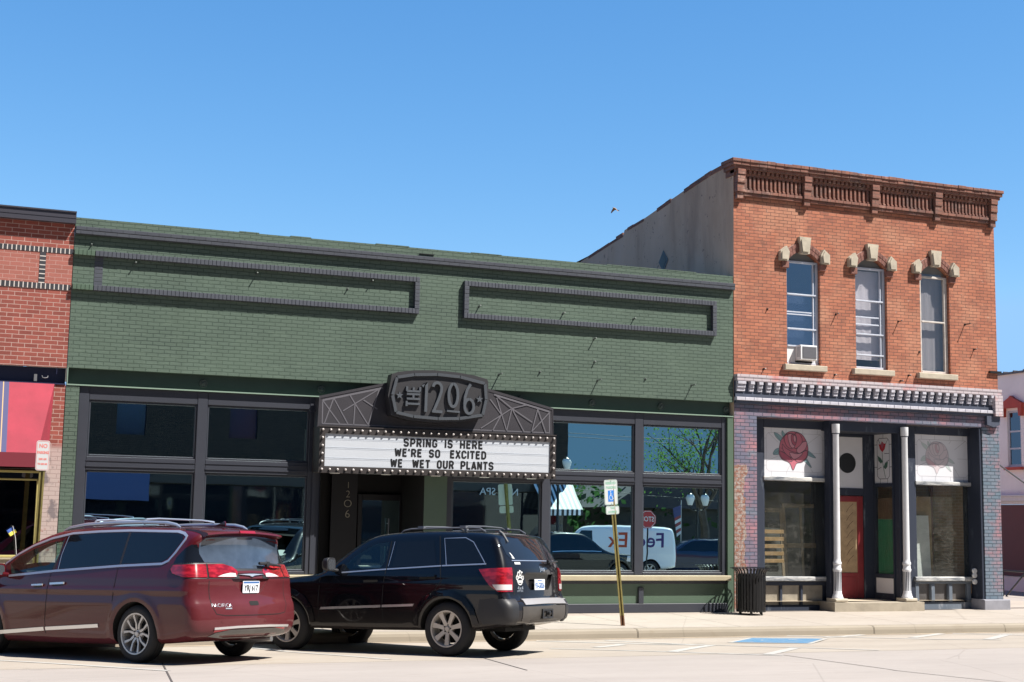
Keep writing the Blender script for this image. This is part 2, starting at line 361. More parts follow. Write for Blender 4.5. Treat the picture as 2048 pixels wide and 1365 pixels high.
M['pier_brick'] = brick('blue_grey_pier_brick', (.12, .165, .21), (.16, .19, .235), (.05, .065, .085), row=.0765, width=.215, ms=.007, bstr=1.0, mottle=.25, mscale=2.0,
                   blotch=[((.34, .17, .19), 1.5, .5, .68, 2), ((.1, .11, .15), 3.5, .6, .75, 4)])
M['white_brick'] = brick('white_pink_painted_brick', (.45, .39, .41), (.48, .43, .45), (.22, .18, .2), row=.0735, width=.208, ms=.005, bstr=.6, mottle=.15,
                   blotch=[((.55, .25, .24), 1.9, .55, .7, 1)])
M['dentil_white'] = mat('white_dentil_paint', (.46, .45, .5), .6, var=.18, vs_=9)
M['navy_wood'] = mat('navy_cornice_paint', (.05, .06, .09), .6, var=.25, vs_=5)
def worn(name, base, wear, lo=.55, hi=.68, sc=4.0, st=(1, 1, .25)):
    t = NT(name); t.set(rough=.6, spec=.3); n = t.noise(t.pos(), sc, 6, .7, mapscale=st)
    t.base(t.mix(t.ramp(n, [(lo, 0.0), (hi, 1.0)]), base, wear)); t.bump(n, .15, .01); return t.m
M['worn_navy'] = worn('worn_navy_wood', (.028, .035, .055), (.14, .16, .19), .58, .74)
M['worn_sill'] = worn('worn_white_sill', (.10, .115, .14), (.58, .57, .54), .42, .6, 3.5, (.3, 1, 2))
M['worn_grey'] = worn('worn_grey_wood', (.13, .155, .19), (.42, .43, .45), .56, .7, 5)
M['sandstone'] = mat('pale_sandstone', (.42, .37, .29), .85, var=.16, vs_=5, bump=.3, bs=30)
M['step_stone'] = mat('limestone_step', (.31, .27, .21), .9, var=.16, vs_=3, bump=.35, bs=22)
M['grey_stone'] = mat('grey_pier_base', (.24, .24, .27), .9, var=.15, vs_=4, bump=.3, bs=25)
t = NT('grey_stucco'); t.set(rough=.95, spec=.1)
n1 = t.noise(t.pos(), .8, 6, .65, mapscale=(1, 1, .35)); n2 = t.noise(t.pos(), 7, 5, .7)
c = t.mix(t.ramp(n1, [(.3, 0.0), (.7, 1.0)]), (.47, .32, .225), (.62, .45, .335)); c = t.mix(t.ramp(n2, [(.62, 0.0), (.68, 1.0)]), c, (.2, .14, .12)); n3 = t.noise(t.pos(), 1.6, 5, .7, mapscale=(1, 1, .18)); c = t.mix(t.math('MULTIPLY', t.ramp(n3, [(.5, 0.0), (.66, 1.0)]), .45), c, (.30, .21, .16)); n4 = t.noise(t.pos(), .5, 3, .5); c = t.mix(t.math('MULTIPLY', t.ramp(n4, [(.52, 0.0), (.6, 1.0)]), .4), c, (.58, .45, .36))
t.base(c); t.bump(n2, .3, .03); M['stucco'] = t.m
M['win_white'] = mat('white_window_paint', (.46, .49, .56), .45, var=.06)
M['win_old'] = mat('aged_white_frame', (.52, .48, .44), .6, var=.2, vs_=9)
M['grey_board'] = mat('grey_arch_board', (.16, .17, .17), .7)
M['pane'] = glass_clear('upper_window_glass', refl=.12)
M['pane_blue'] = glass_clear('storm_window_glass', tint=(.75, .8, .9), refl=.46, reflc=(.9, .95, 1))
M['shop_clear'] = glass_clear('dusty_shop_glass', tint=(.9, .92, .9), refl=.0, haze=.03, fk=.5)
M['curtain'] = mat('lavender_curtain', (.58, .55, .59), .9, var=.08, vs_=5)
M['curtain_blue'] = mat('pale_blue_curtain', (.80, .84, .86), .9, var=.06, vs_=5)
M['blind'] = mat('grey_blind', (.3, .29, .31), .8)
M['ac'] = mat('air_conditioner_casing', (.68, .68, .68), .5)
M['ac_grille'] = mat('air_conditioner_grille', (.22, .22, .24), .6)
M['rose_paper'] = mat('white_mural_board', (.62, .62, .65), .6, var=.03)
M['rose1'] = mat('rose_pink', (.46, .13, .17), .6); M['rose2'] = mat('rose_dark_pink', (.36, .085, .125), .6); M['rose3'] = mat('rose_light_pink', (.55, .24, .28), .6)
M['rose_pale'] = mat('faded_rose', (.55, .48, .5), .6); M['rose_pale2'] = mat('faded_rose_pink', (.52, .36, .39), .6)
M['rose_red'] = mat('rose_red', (.42, .02, .035), .6); M['leaf_teal'] = mat('mural_leaf', (.2, .32, .34), .6); M['leaf_pale'] = mat('faded_mural_leaf', (.45, .52, .5), .6); M['leaf_dark'] = mat('dark_mural_leaf', (.05, .12, .09), .6)
M['ink'] = mat('mural_ink', (.06, .055, .07), .6); M['ink_pale'] = mat('faded_mural_ink', (.34, .33, .36), .6); M['lead'] = mat('mural_lead_line', (.4, .4, .42), .6)
M['door_red'] = mat('red_door_paint', (.22, .022, .028), .45, var=.12, vs_=5)
M['paper_brown'] = mat('brown_paper', (.42, .3, .18), .85, var=.2, vs_=8, bump=.4, bs=10)
M['wood'] = mat('raw_wood', (.30, .18, .085), .7, var=.2, vs_=6); M['wood_dark'] = mat('brown_wood', (.14, .08, .045), .7, var=.25, vs_=5)
M['plank'] = mat('tan_plank', (.2, .145, .095), .7, var=.2, vs_=6)
M['mesh_screen'] = mat('screen_mesh', (.05, .05, .05), .8)
M['green_board'] = mat('green_board', (.022, .21, .11), .6, var=.1)
M['inner_brick'] = brick('old_inner_brick', (.72, .5, .4), (.6, .42, .33), (.75, .65, .55), mottle=.4, mscale=1.5, blotch=[((.5, .4, .32), 1.0, .5, .62, 1)])
M['inner_dark'] = mat('shop_interior', (.42, .36, .29), .9); M['inner_floor'] = mat('shop_floor', (.5, .42, .32), .8)
M['tanpane'] = mat('grimy_bulkhead_pane', (.28, .25, .2), .4, var=.3, vs_=3); M['darkpane'] = mat('dark_bulkhead_pane', (.09, .085, .085), .3, var=.4, vs_=3)
# ground
def concrete(name, c, sc=.5, stain=(.8, .76, .7), b=.15):
    t = NT(name); t.set(rough=.9, spec=.2)
    a = t.noise(t.pos(), sc, 6, .6, mapscale=(1, 1.8, 1)); f2 = t.noise(t.pos(), 60, 3, .6); s3 = t.noise(t.pos(), 3.5, 5, .7, mapscale=(.6, 1.6, 1))
    col = t.mix(t.ramp(a, [(.3, 0.0), (.7, 1.0)]), tuple(q*.9 for q in c), tuple(min(1, q*1.06) for q in c))
    col = t.mix(t.ramp(s3, [(.56, 0.0), (.75, 1.0)]), col, tuple(q*w for q, w in zip(c, stain)))
    tr = t.noise(t.pos(), 1.0, 4, .6, mapscale=(.05, 1.3, 1)); col = t.mix(t.math('MULTIPLY', t.ramp(tr, [(.5, 0.0), (.72, 1.0)]), .4), col, tuple(q*.72 for q in c))
    sp_ = t.noise(t.pos(), 1.7, 2, .5, mapscale=(1, 1, 1)); col = t.mix(t.math('MULTIPLY', t.ramp(sp_, [(.72, 0.0), (.76, 1.0)]), .35), col, tuple(q*.5 for q in c))
    vo = t.node('ShaderNodeTexVoronoi', feature='DISTANCE_TO_EDGE'); t.link(t.pos(), vo.inputs['Vector']); vo.inputs['Scale'].default_value = .23; wv = t.ramp(vo.outputs['Distance'], [(.0, 1.0), (.0025, 0.0)])
    col = t.mix(t.math('MULTIPLY', wv, .3), col, tuple(q*.4 for q in c)); col = t.mix(t.math('MULTIPLY', f2, .3), col, tuple(q*.7 for q in c)); t.base(col); t.bump(f2, b, .004); return t.m
M['walk'] = concrete('sidewalk_concrete', (.38, .335, .288), .6)
M['kerb'] = concrete('kerb_concrete', (.31, .27, .215), 1.2)
M['street'] = concrete('street_concrete', (.35, .312, .282), .35, stain=(.86, .85, .84))
M['street2'] = concrete('parking_concrete', (.365, .32, .27), .5, stain=(.88, .82, .74))
M['earth'] = concrete('far_ground', (.30, .27, .22), .2)
M['grass'] = mat('grass_ground', (.07, .11, .035), .9, var=.3, vs_=.7)
M['seam'] = mat('joint_sealant', (.07, .06, .055), .9); M['gutter'] = mat('gutter_dirt', (.3, .24, .17), .95, var=.3, vs_=2)
M['line'] = worn('worn_line_paint', (.42, .405, .375), (.36, .315, .27), .60, .66, 5, (1, 1, 1))
M['blue_paint'] = worn('blue_ground_paint', (.085, .205, .34), (.26, .28, .29), .5, .72, 7, (1, 1, 1))
# signs
M['sign_white'] = mat('sign_white', (.50, .51, .51), .4); M['sign_red'] = mat('sign_red_ink', (.62, .2, .18), .5); M['sign_green'] = mat('sign_green_ink', (.22, .4, .3), .5)
M['sign_blue'] = mat('sign_blue_ink', (.02, .17, .55), .4); M['sign_edge'] = mat('sign_edge', (.45, .45, .43), .4, metal=.5)
M['post'] = mat('olive_sign_post', (.2, .165, .055), .5, metal=.2, var=.25, vs_=9); M['post_rust'] = mat('rusty_post_base', (.12, .05, .02), .8, var=.3, vs_=12)
M['bin'] = mat('black_powder_coat', (.006, .006, .007), .35, var=.1)
# ------------------------------------------------------------------ ground, sidewalk, street
def street_z(y): return float(np.interp(y, [-40, -24.4, -21, -15, -10, -6, -4.5, -3.1], [-.52, -.55, -.35, .06, 0, -.124, -.185, -.2]))
def st(o): o['kind'] = 'structure'; return o
mb = MB(); mb.quad((-900, -900, -.7), (900, -900, -.7), (900, 1200, -.7), (-900, 1200, -.7)); st(mb.build('ground', M['earth'], recalc=False))
mb = MB(); ys = [-28.9, -24.4, -21, -18, -15, -12, -10, -8, -7, -6, -5.2, -4.5, -3.8, -3.1]; xs = [-60, -20, 0, 10, 20, 40, 90]
for i in range(len(ys)-1):
    for j in range(len(xs)-1):
        mb.quad((xs[j], ys[i], street_z(ys[i])), (xs[j+1], ys[i], street_z(ys[i])), (xs[j+1], ys[i+1], street_z(ys[i+1])), (xs[j], ys[i+1], street_z(ys[i+1])), 1 if ys[i] >= -7 else 0)
street = st(mb.build('street', [M['street'], M['street2']], recalc=False))
def ground_strip(mb, a, b, w, mi=0, dz=.005, n=6):
    a = Vector(a); b = Vector(b); d = (b-a).normalized(); nr = Vector((-d.y, d.x))*w*.5
    for i in range(n):
        p, q = a.lerp(b, i/n), a.lerp(b, (i+1)/n); f = lambda t: (t.x, t.y, street_z(t.y)+dz)
        mb.quad(f(p+nr), f(q+nr), f(q-nr), f(p-nr), mi)
for a, b in (((11.47,-4.93),(9.94,-6.39)), ((12.34,-6.06),(11.11,-7.23)), ((15.59,-2.83-.45),(14.5,-3.72)), ((17.35,-3.3),(16.1,-4.05)), ((18.62,-3.65),(17.18,-4.77)), ((10.14,-4.36),(9.38,-4.96)),
             ((10.2,-3.55),(13.31,-6.9)), ((14.0,-3.2),(17.3,-5.0)), ((8.56,-5.04),(11.2,-7.5)), ((9.0,-3.4),(11.47,-4.93)), ((4.1,-3.6),(5.5,-6.65)), ((.2,-4.9),(2.40,-7.72)), ((17.6,-3.3),(21.5,-5.6))):
    mb = MB(); ground_strip(mb, a, b, .11 if abs(a[0]-b[0]) > 1.6 or a[0] < 9 else .17); mb.build('painted_line', M['line'], street, recalc=False)
def gpoly(pts, dz): return [(x, y, street_z(y)+dz) for x, y in pts]
mb = MB(); P = [(13.02,-3.62),(14.24,-3.99),(13.26,-4.99),(12.21,-4.35)]
cen = Vector((sum(q[0] for q in P)/4, sum(q[1] for q in P)/4))
mb.add(gpoly([tuple(cen+(Vector(q)-cen)*1.13) for q in P], .005), [(0, 1, 2, 3)], 1); mb.add(gpoly(P, .009), [(0, 1, 2, 3)], 0)
def lerp2(u, w):
    a = Vector(P[3]).lerp(Vector(P[2]), u); b = Vector(P[0]).lerp(Vector(P[1]), u); return a.lerp(b, w)
sym = [[(.25,.5),(.45,.5),(.62,.5)], [(.45,.5),(.47,.3),(.7,.3),(.8,.55)], [(.47,.38),(.62,.72),(.82,.66),(.85,.42),(.72,.25),(.52,.22)]]
for pl in sym:
    pl = [lerp2(*q) for q in pl]
    for i in range(len(pl)-1): ground_strip(mb, pl[i], pl[i+1], .07, 1, .013, 1)
mb.build('accessible_symbol', [M['blue_paint'], M['line']], street, recalc=False)
mb = MB()
for a, b in (((6.84,-6.6),(6.62,-8.9)), ((2.49,-6.4),(2.2,-9.6)), ((11.26,-7.43),(11.15,-10.25)), ((11.15,-10.25),(11.9,-13))): ground_strip(mb, a, b, .022, 0, .004)
for y in (-7.0, -12.2): ground_strip(mb, (-30, y), (60, y), .014, 0, .004, 1)
mb.build('joint_line', M['seam'], street, recalc=False)
mb = MB(); ground_strip(mb, (-30, -3.26), (40, -3.26), .16, 0, .003, 1); mb.build('gutter_stain', M['gutter'], street, recalc=False)
def walk_z(y): return .015*y
mb = MB(); X = [-40+i*1.9 for i in range(35)]
for i in range(len(X)-1):
    for y0, y1 in ((-2.95, -1.5), (-1.5, .0)):
        g = .006
        mb.quad((X[i]+g, y0+g, walk_z(y0)), (X[i+1]-g, y0+g, walk_z(y0)), (X[i+1]-g, y1-g, walk_z(y1)), (X[i]+g, y1-g, walk_z(y1)))
mb.quad((-40, -2.95, walk_z(-2.95)-.004), (X[-1], -2.95, walk_z(-2.95)-.004), (X[-1], .6, -.004), (-40, .6, -.004), 1)
st(mb.build('sidewalk', [M['walk'], M['seam']], recalc=False))
mb = MB(); prof = [(-3.13, -.26), (-3.12, -.12), (-3.105, -.075), (-3.06, -.05), (-2.95, walk_z(-2.95))]
KX = [-40, -12, -6, 0, 4, 7.2, 11.02, 11.04, 15.94, 15.96, 19, 24.6]
for i in range(len(KX)-1):
    a, b = KX[i]+.004, KX[i+1]-.004
    for j in range(len(prof)-1): mb.quad((a, *prof[j]), (b, *prof[j]), (b, *prof[j+1]), (a, *prof[j+1]))
st(mb.build('kerb', M['kerb'], recalc=False))
mb = MB(); mb.quad((24.6, -3.1, -.21), (31, -3.1, -.3), (31, 60, -.52), (24.6, 60, -.5)); st(mb.build('side_street', M['street'], recalc=False))
mb = MB(); mb.box(31, 34.2, -2.5, 60, -.65, -.40); st(mb.build('far_sidewalk', M['walk']))
mb = MB(); mb.quad((20.5, .0, -.006), (24.7, .0, -.006), (24.7, 40, -.1), (20.5, 40, -.1)); st(mb.build('side_walkway', M['walk'], recalc=False))
# ------------------------------------------------------------------ green storefront building
GB = thing('green_storefront_building', 'long one storey green painted brick building with charcoal panel outlines', 'building', (8.1, 0, 0))
mb = MB()
mb.quad((1.47,0,4.31),(14.768,0,4.31),(14.768,0,6.98),(1.47,0,6.98)); mb.quad((1.47,0,6.98),(14.768,0,6.98),(14.768,.38,6.96),(1.47,.38,6.96))
mb.quad((1.47,0,4.31),(14.768,0,4.31),(14.768,.16,4.31),(1.47,.16,4.31)); mb.quad((1.47,0,4.31),(1.47,.38,4.31),(1.47,.38,6.96),(1.47,0,6.98))
mb.quad((1.47,.38,6.3),(14.768,.38,6.3),(14.768,.38,6.96),(1.47,.38,6.96))
# left pilaster
mb.quad((1.47,0,0),(1.695,0,0),(1.695,0,4.0),(1.47,0,4.0)); mb.quad((1.695,0,0),(1.695,.2,0),(1.695,.2,4.0),(1.695,0,4.0)); mb.quad((1.47,0,0),(1.47,.3,0),(1.47,.3,4.0),(1.47,0,4.0))
# irregular top course
x = 1.47
while x < 14.6:
    w = random.uniform(.35, .9); h = random.choice((.0, .0, .006, .012)); w = min(w, 14.76-x)
    if h > 0: mb.box(x+.004, x+w-.004, -.004, .3, 6.975, 6.985+h)
    x += w
GBw = mb.build('wall', M['green_brick'], GB)
mb = MB(); mb.quad((1.47,.3,6.5),(14.76,.3,6.5),(14.76,26,6.3),(1.47,26,6.3)); mb.build('roof', M['cap_metal'], GB)
mb = MB(); mb.bbox(1.475,14.766,-.10,.05,6.742,6.81,.006); mb.bbox(1.475,14.766,-.095,.05,6.675,6.739,.006); mb.build('ledge', M['grey_brick'], GB)
def panel_frame(x0, x1, z0, z1, left=True):
    mb = MB(); t_ = .095; y = -.095
    n = int((x1-x0)/.07)
    for k in range(n):
        a = x0+(x1-x0)*k/n; b = x0+(x1-x0)*(k+1)/n-.005; j = random.uniform(-.003, .003)
        mb.bbox(a, b, y+j, .01, z0, z0+t_, .004); mb.bbox(a, b, y+random.uniform(-.003, .003), .01, z1-t_, z1, .004)
    m = int((z1-z0-2*t_)/.0695)
    for k in range(m):
        a = z0+t_+(z1-z0-2*t_)*k/m+.002; b = z0+t_+(z1-z0-2*t_)*(k+1)/m-.003
        if left: mb.bbox(x0, x0+t_, y+random.uniform(-.003, .003), .01, a, b, .004)
        else: mb.bbox(x0, x0+t_+.05, -.006, .01, a, b, .003)
        mb.bbox(x1-t_, x1, y+random.uniform(-.003, .003), .01, a, b, .004)
    mb.build('panel_frame', mat_grey_brick_plain, GB)
mat_grey_brick_plain = mat('grey_frame_paint', (.054, .06, .076), .55, var=.1, vs_=8)
panel_frame(1.83, 7.835, 5.685, 6.395, False); panel_frame(8.745, 14.33, 5.67, 6.40)
for z0, z1 in ((6.30, 6.395), (5.685, 5.78)):
    mb = MB()
    for k in range(5): mb.bbox(1.475+k*.07, 1.54+k*.07, -.095, .01, z0, z1, .004)
    mb.build('green_band_end', M['green_paint'], GB)
# beam: recessed web + flanges
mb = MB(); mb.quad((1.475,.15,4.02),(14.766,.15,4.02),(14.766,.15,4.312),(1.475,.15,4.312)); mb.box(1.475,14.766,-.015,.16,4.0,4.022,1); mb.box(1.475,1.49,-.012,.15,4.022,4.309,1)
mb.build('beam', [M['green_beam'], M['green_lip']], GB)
def rosette(x, z):
    mb = MB(); mb.lathe([(.0, -.05), (.022, -.05), (.026, -.03), (.03, -.022), (.055, -.018), (.06, -.03), (.068, -.03), (.072, -.015), (.075, 0)], (x, .148, z), 'y', 20); mb.build('tie_rod_rosette', M['tie'], GB)
M['tie'] = mat('dark_cast_iron', (.06, .075, .068), .6)
for x in (3.85, 6.03, 10.05, 11.6, 13.15, 14.68): rosette(x, 4.155)
def hook(x, z, L=.13, parent=None, m_='tie'):
    mb = MB(); mb.tube([(x, .02, z), (x, -L*.8, z-.003), (x, -L, z+.006)], [.012, .011, .014], 6); mb.lathe([(0, -.012), (.022, -.012), (.024, .002)], (x, .001, z), 'y', 8); mb.build('wall_hook', M[m_], parent)
for x, z, L in ((2.53,6.24,.1),(4.702,6.225,.12),(6.9,6.257,.1),(6.433,6.076,.05),(1.76,6.51,.06),(9.08,5.932,.1),(10.87,5.919,.1),(12.44,5.915,.1),(11.558,5.447,.11),(11.574,4.981,.06),(10.39,4.715,.04),(9.525,4.618,.17),(11.645,4.611,.18),(13.78,4.618,.17),(12.72,4.698,.03)): hook(x, z, L, GB)
mb = MB(); mb.box(7.83,8.13,-.03,.2,6.862,6.875); mb.build('loose_brick_gap', M['black'], GB)
# windows
YF, YG = .045, .115
def shop_window(x0, x1, z0, z1, bead=.035):
    mb = MB()
    for a, b, c, d in ((x0-.0, x0+bead, z0, z1), (x1-bead, x1, z0, z1), (x0+bead, x1-bead, z0, z0+bead), (x0+bead, x1-bead, z1-bead, z1)): mb.bbox(a, b, YF+.03, YG+.03, c, d, .008)
    w = mb.build('window', M['frame'], GB)
    mb = MB(); mb.box(x0+bead*.5, x1-bead*.5, YG, YG+.008, z0+bead*.5, z1-bead*.5); mb.build('pane', M['shop_glass'], w)
def frame_bars(x0, x1, posts, rails):
    mb = MB()
    for a, b in posts: mb.bbox(a, b, YF, YG+.06, .74, 4.0, .008)
    ps = sorted(posts)
    for i in range(len(ps)-1):
        for c, d in rails: mb.bbox(ps[i][1]+.001, ps[i+1][0]-.001, YF+.006, YG+.06, c, d, .008)
        # thin moulding lines
        a, b = ps[i][1]+.001, ps[i+1][0]-.001
        mb.box(a, b, YF-.012, YF+.01, 2.60, 2.625); mb.box(a, b, YF-.006, YF+.01, 2.70, 2.715)
    for a, b in posts:
        if b-a > .2: mb.box((a+b)/2-.035, (a+b)/2+.035, YF-.02, YF+.001, .76, 3.99)
    mb.build('window_frame', M['frame'], GB)
bays = [(1.87, 3.75), (3.93, 5.81), (8.63, 10.49), (10.665, 12.515), (12.70, 14.52)]
frame_bars(1.695, 6.03, [(1.697, 1.87), (3.75, 3.93), (5.81, 6.05)], [(3.765, 3.999), (2.54, 2.78), (.74, .80)])
frame_bars(8.51, 14.63, [(8.512, 8.63), (10.49, 10.665), (12.515, 12.70), (14.52, 14.63)], [(3.765, 3.999), (2.54, 2.78), (.74, .80)])
for a, b in bays: shop_window(a, b, 2.78, 3.765); shop_window(a, b, .80, 2.54)
mb = MB(); mb.quad((1.697,.05,0),(6.05,.05,0),(6.05,.05,.64),(1.697,.05,.64)); mb.quad((8.51,.05,0),(14.64,.05,0),(14.64,.05,.64),(8.51,.05,.64)); mb.build('bulkhead', M['green_paint'], GB)
mb = MB()
for a, b in ((1.697, 6.05), (8.51, 14.64)):
    mb.bbox(a, b, .0, .05, .0, .18, .008)
    mb.bbox(a, b, .025, .05, .57, .632, .004)
for x in (3.8, 9.6, 12.60): mb.bbox(x, x+.11, .0, .05, .182, .5, .006)
mb.build('base_trim', M['frame'], GB)
mb = MB(); mb.bbox(1.70,6.04,-.10,.12,.635,.738,.01); mb.bbox(8.515,14.66,-.10,.12,.635,.738,.01); mb.build('sill', M['cream'], GB)
mb = MB(); mb.box(8.052, 8.508, -.005, .3, 0, 3.998); mb.build('pilaster', M['green_paint'], GB); mb = MB(); mb.box(14.632, 14.765, -.002, .3, 0, 3.998); mb.build('pilaster', M['green_paint'], GB)
# door recess
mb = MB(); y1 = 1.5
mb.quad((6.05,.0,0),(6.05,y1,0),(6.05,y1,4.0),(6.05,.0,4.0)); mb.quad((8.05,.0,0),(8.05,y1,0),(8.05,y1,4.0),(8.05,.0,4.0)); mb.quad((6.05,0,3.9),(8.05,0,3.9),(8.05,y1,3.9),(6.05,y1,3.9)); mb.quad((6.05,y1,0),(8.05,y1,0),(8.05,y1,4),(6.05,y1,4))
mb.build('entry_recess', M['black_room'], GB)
mb = MB()
for a, b, c, d in ((7.15,7.24,.06,2.25),(8.0,8.04,.06,2.25),(7.24,8.0,2.13,2.25),(7.24,8.0,.06,.3)): mb.bbox(a, b, 1.42, 1.47, c, d, .006)
dr = mb.build('door', M['frame_dark'], GB)
mb = MB(); mb.box(7.24, 8.0, 1.44, 1.45, .3, 2.13); mb.build('pane', M['shop_glass'], dr)
mb = MB(); mb.tube([(7.76,1.33,.75),(7.76,1.33,1.78)], .013, 8); mb.tube([(7.76,1.33,.85),(7.76,1.43,.85)], .009, 6); mb.tube([(7.76,1.33,1.68),(7.76,1.43,1.68)], .009, 6); mb.build('handle', M['steel'], dr)
mb = MB(); mb.box(6.6, 7.12, 1.38, 1.49, .05, 3.2); mb.build('side_panel', M['frame_dark'], GB)
M['brass'] = mat('dull_brass_numeral', (.42, .38, .30), .4, metal=.4)
mb = MB()
for ch, z, s_ in (('1', 2.41, .16), ('2', 2.235, .17), ('O', 2.05, .19), ('6', 1.85, .2)): mb.text(ch, s_*1.15, TX(6.93, 1.372, z), ext=.004, off=-.004)
mb.build('house_number', M['brass'], GB)
# dark interior shell
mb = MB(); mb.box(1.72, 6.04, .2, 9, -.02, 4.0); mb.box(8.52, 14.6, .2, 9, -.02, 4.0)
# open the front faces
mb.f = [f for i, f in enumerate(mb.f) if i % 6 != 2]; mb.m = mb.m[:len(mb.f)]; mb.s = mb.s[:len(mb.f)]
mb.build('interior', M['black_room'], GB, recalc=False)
# ------------------------------------------------------------------ marquee sign
MQ = thing('marquee_sign', 'black cinema style marquee with white letter board, rows of bulbs and raised emblem', 'marquee', (8.2, -.25, 2.6))
X0, X1, Z0, Z1, YC = 5.88, 10.545, 2.6, 3.437, -.5
mb = MB(); bx0, bx1, bz0, bz1 = 5.985, 10.425, 2.712, 3.305
mb.quad((X0,YC,Z0),(X0,0.04,Z0),(X0,0.04,Z1),(X0,YC,Z1)); mb.quad((X1,YC,Z0),(X1,0.04,Z0),(X1,0.04,Z1),(X1,YC,Z1)); mb.quad((X0,YC,Z1),(X1,YC,Z1),(X1,.04,Z1),(X0,.04,Z1)); mb.quad((X0,YC,Z0),(X1,YC,Z0),(X1,.04,Z0),(X0,.04,Z0))
wall_sheet(mb, X0, X1, Z0, Z1, [(bx0, bx1, bz0, bz1)], YC, YC+.04)
for a, b, c, d in ((X0-.008, X1+.008, Z1-.012, Z1+.008), (X0-.008, X1+.008, Z0-.008, Z0+.012)): mb.box(a, b, YC-.012, YC-.001, c, d)
mb.build('casing', M['cab'], MQ)
mb = MB(); mb.quad((bx0,YC+.022,bz0),(bx1,YC+.022,bz0),(bx1,YC+.022,bz1),(bx0,YC+.022,bz1))
for z in (3.225, 3.06, 2.87): mb.box(bx0, bx1, YC+.0185, YC+.0215, z-.005, z+.005, 1); mb.box(bx0, bx1, YC+.0195, YC+.0215, z-.03, z-.025, 1)
lb = mb.build('letter_board', [M['board'], M['groove']], MQ)
def arc(cx, cz, rx, rz, a0, a1, n=14): return [(cx+rx*math.cos(R(a0+(a1-a0)*k/n)), cz+rz*math.sin(R(a0+(a1-a0)*k/n))) for k in range(n+1)]
def rr_arc(x0, x1, z0, z1, r, parts):
    """pieces of a rounded rectangle: list of corner names in drawing order"""
    C4 = {'tr': (x1-r, z1-r, 0, 90), 'tl': (x0+r, z1-r, 90, 180), 'bl': (x0+r, z0+r, 180, 270), 'br': (x1-r, z0+r, 270, 360)}
    out = []
    for q in parts:
        if isinstance(q, tuple): out.append(q); continue
        rev = q.endswith('-'); a = arc(C4[q[:2]][0], C4[q[:2]][1], r, r, C4[q[:2]][2], C4[q[:2]][3], 5); out += a[::-1] if rev else a
    return out
a_, b_ = .09, .51
GL = {'I': ([[(.09, 0), (.09, 1)]], .18), "'": ([[(.10, 1), (.07, .72)]], .2),
 'H': ([[(a_, 0), (a_, 1)], [(b_, 0), (b_, 1)], [(a_, .5), (b_, .5)]], .6), 'E': ([[(a_, 0), (a_, 1)], [(a_, .08), (.50, .08)], [(a_, .52), (.45, .52)], [(a_, .92), (.50, .92)]], .54),
 'T': ([[(.28, 0), (.28, 1)], [(0, .92), (.56, .92)]], .56), 'L': ([[(a_, 0), (a_, 1)], [(a_, .08), (.48, .08)]], .5),
 'N': ([[(a_, 0), (a_, 1)], [(b_, 0), (b_, 1)], [(a_+.02, .95), (b_-.02, .05)]], .6), 'W': ([[(.06, 1), (.2, .04)], [(.2, .04), (.38, .85)], [(.38, .85), (.56, .04)], [(.56, .04), (.70, 1)]], .76),
 'X': ([[(.04, 0), (.52, 1)], [(.04, 1), (.52, 0)]], .56), 'A': ([[(.04, 0), (.29, .97)], [(.29, .97), (.54, 0)], [(.13, .28), (.45, .28)]], .58),
 'P': ([[(a_, 0), (a_, 1)], rr_arc(a_, b_, .42, .92, .2, [(a_, .92), 'tr-', 'br-', (a_, .42)])], .58), 'R': ([[(a_, 0), (a_, 1)], rr_arc(a_, b_, .46, .92, .2, [(a_, .92), 'tr-', 'br-', (a_, .46)]), [(.33, .46), (.52, 0)]], .6),
 'D': ([[(a_, 0), (a_, 1)], rr_arc(a_, b_, .08, .92, .24, [(a_, .92), 'tr-', 'br-', (a_, .08)])], .6), 'O': ([rr_arc(a_, b_, .08, .92, .2, ['tr', 'tl', 'bl', 'br', (b_, .74)])], .6),
 'U': ([rr_arc(a_, b_, .08, 1, .2, [(a_, 1), 'bl', 'br', (b_, 1)])], .6), 'C': ([rr_arc(a_, b_, .08, .92, .2, [(b_, .68), 'tr', 'tl', 'bl', 'br', (b_, .32)])], .58),
 'G': ([rr_arc(a_, b_, .08, .92, .2, [(b_, .70), 'tr', 'tl', 'bl', 'br', (b_, .46), (.32, .46)])], .6),
 'S': ([rr_arc(a_, b_, .5, .92, .18, [(b_, .72), 'tr', 'tl', 'bl', (.36, .5)])+rr_arc(a_, b_, .08, .5, .18, ['tr-', 'br-', 'bl-', (a_, .27)])], .6)}
def board_line(s, x0, x1, zc, h=.148):
    pen = 0; rows = []
    for ch in s:
        if ch == ' ': pen += .36; continue
        g, w_ = GL[ch]; rows.append((pen, g)); pen += w_+.15
    k = (x1-x0)/(pen-.15); mb = MB()
    for n_, (p_, g) in enumerate(rows):
        for m_, st_ in enumerate(g): mb.line([(x0+(p_+u)*k, zc+(v-.5)*h) for u, v in st_], .034, YC+.018-.0003*m_)
    mb.build('letter_row', M['black'], lb, recalc=False)
board_line('SPRING  IS  HERE', 7.478, 9.045, 3.194); board_line("WE'RE  SO   EXCITED", 7.312, 9.115, 3.004); board_line('WE   WET  OUR  PLANTS', 7.236, 9.266, 2.806)
def bulb(x, z):
    mb = MB(); mb.lathe([(0, -.05), (.010, -.048), (.018, -.041), (.022, -.031), (.021, -.022), (.015, -.012)], (x, YC, z), 'y', 12); mb.lathe([(.02, -.014), (.025, -.010), (.026, 0)], (x, YC, z), 'y', 12, 1); return mb
for k in range(32):
    for z in (3.373, 2.655): bulb(5.932+(10.492-5.932)*k/31, z).build('bulb', [M['bulb'], M['socket']], MQ)
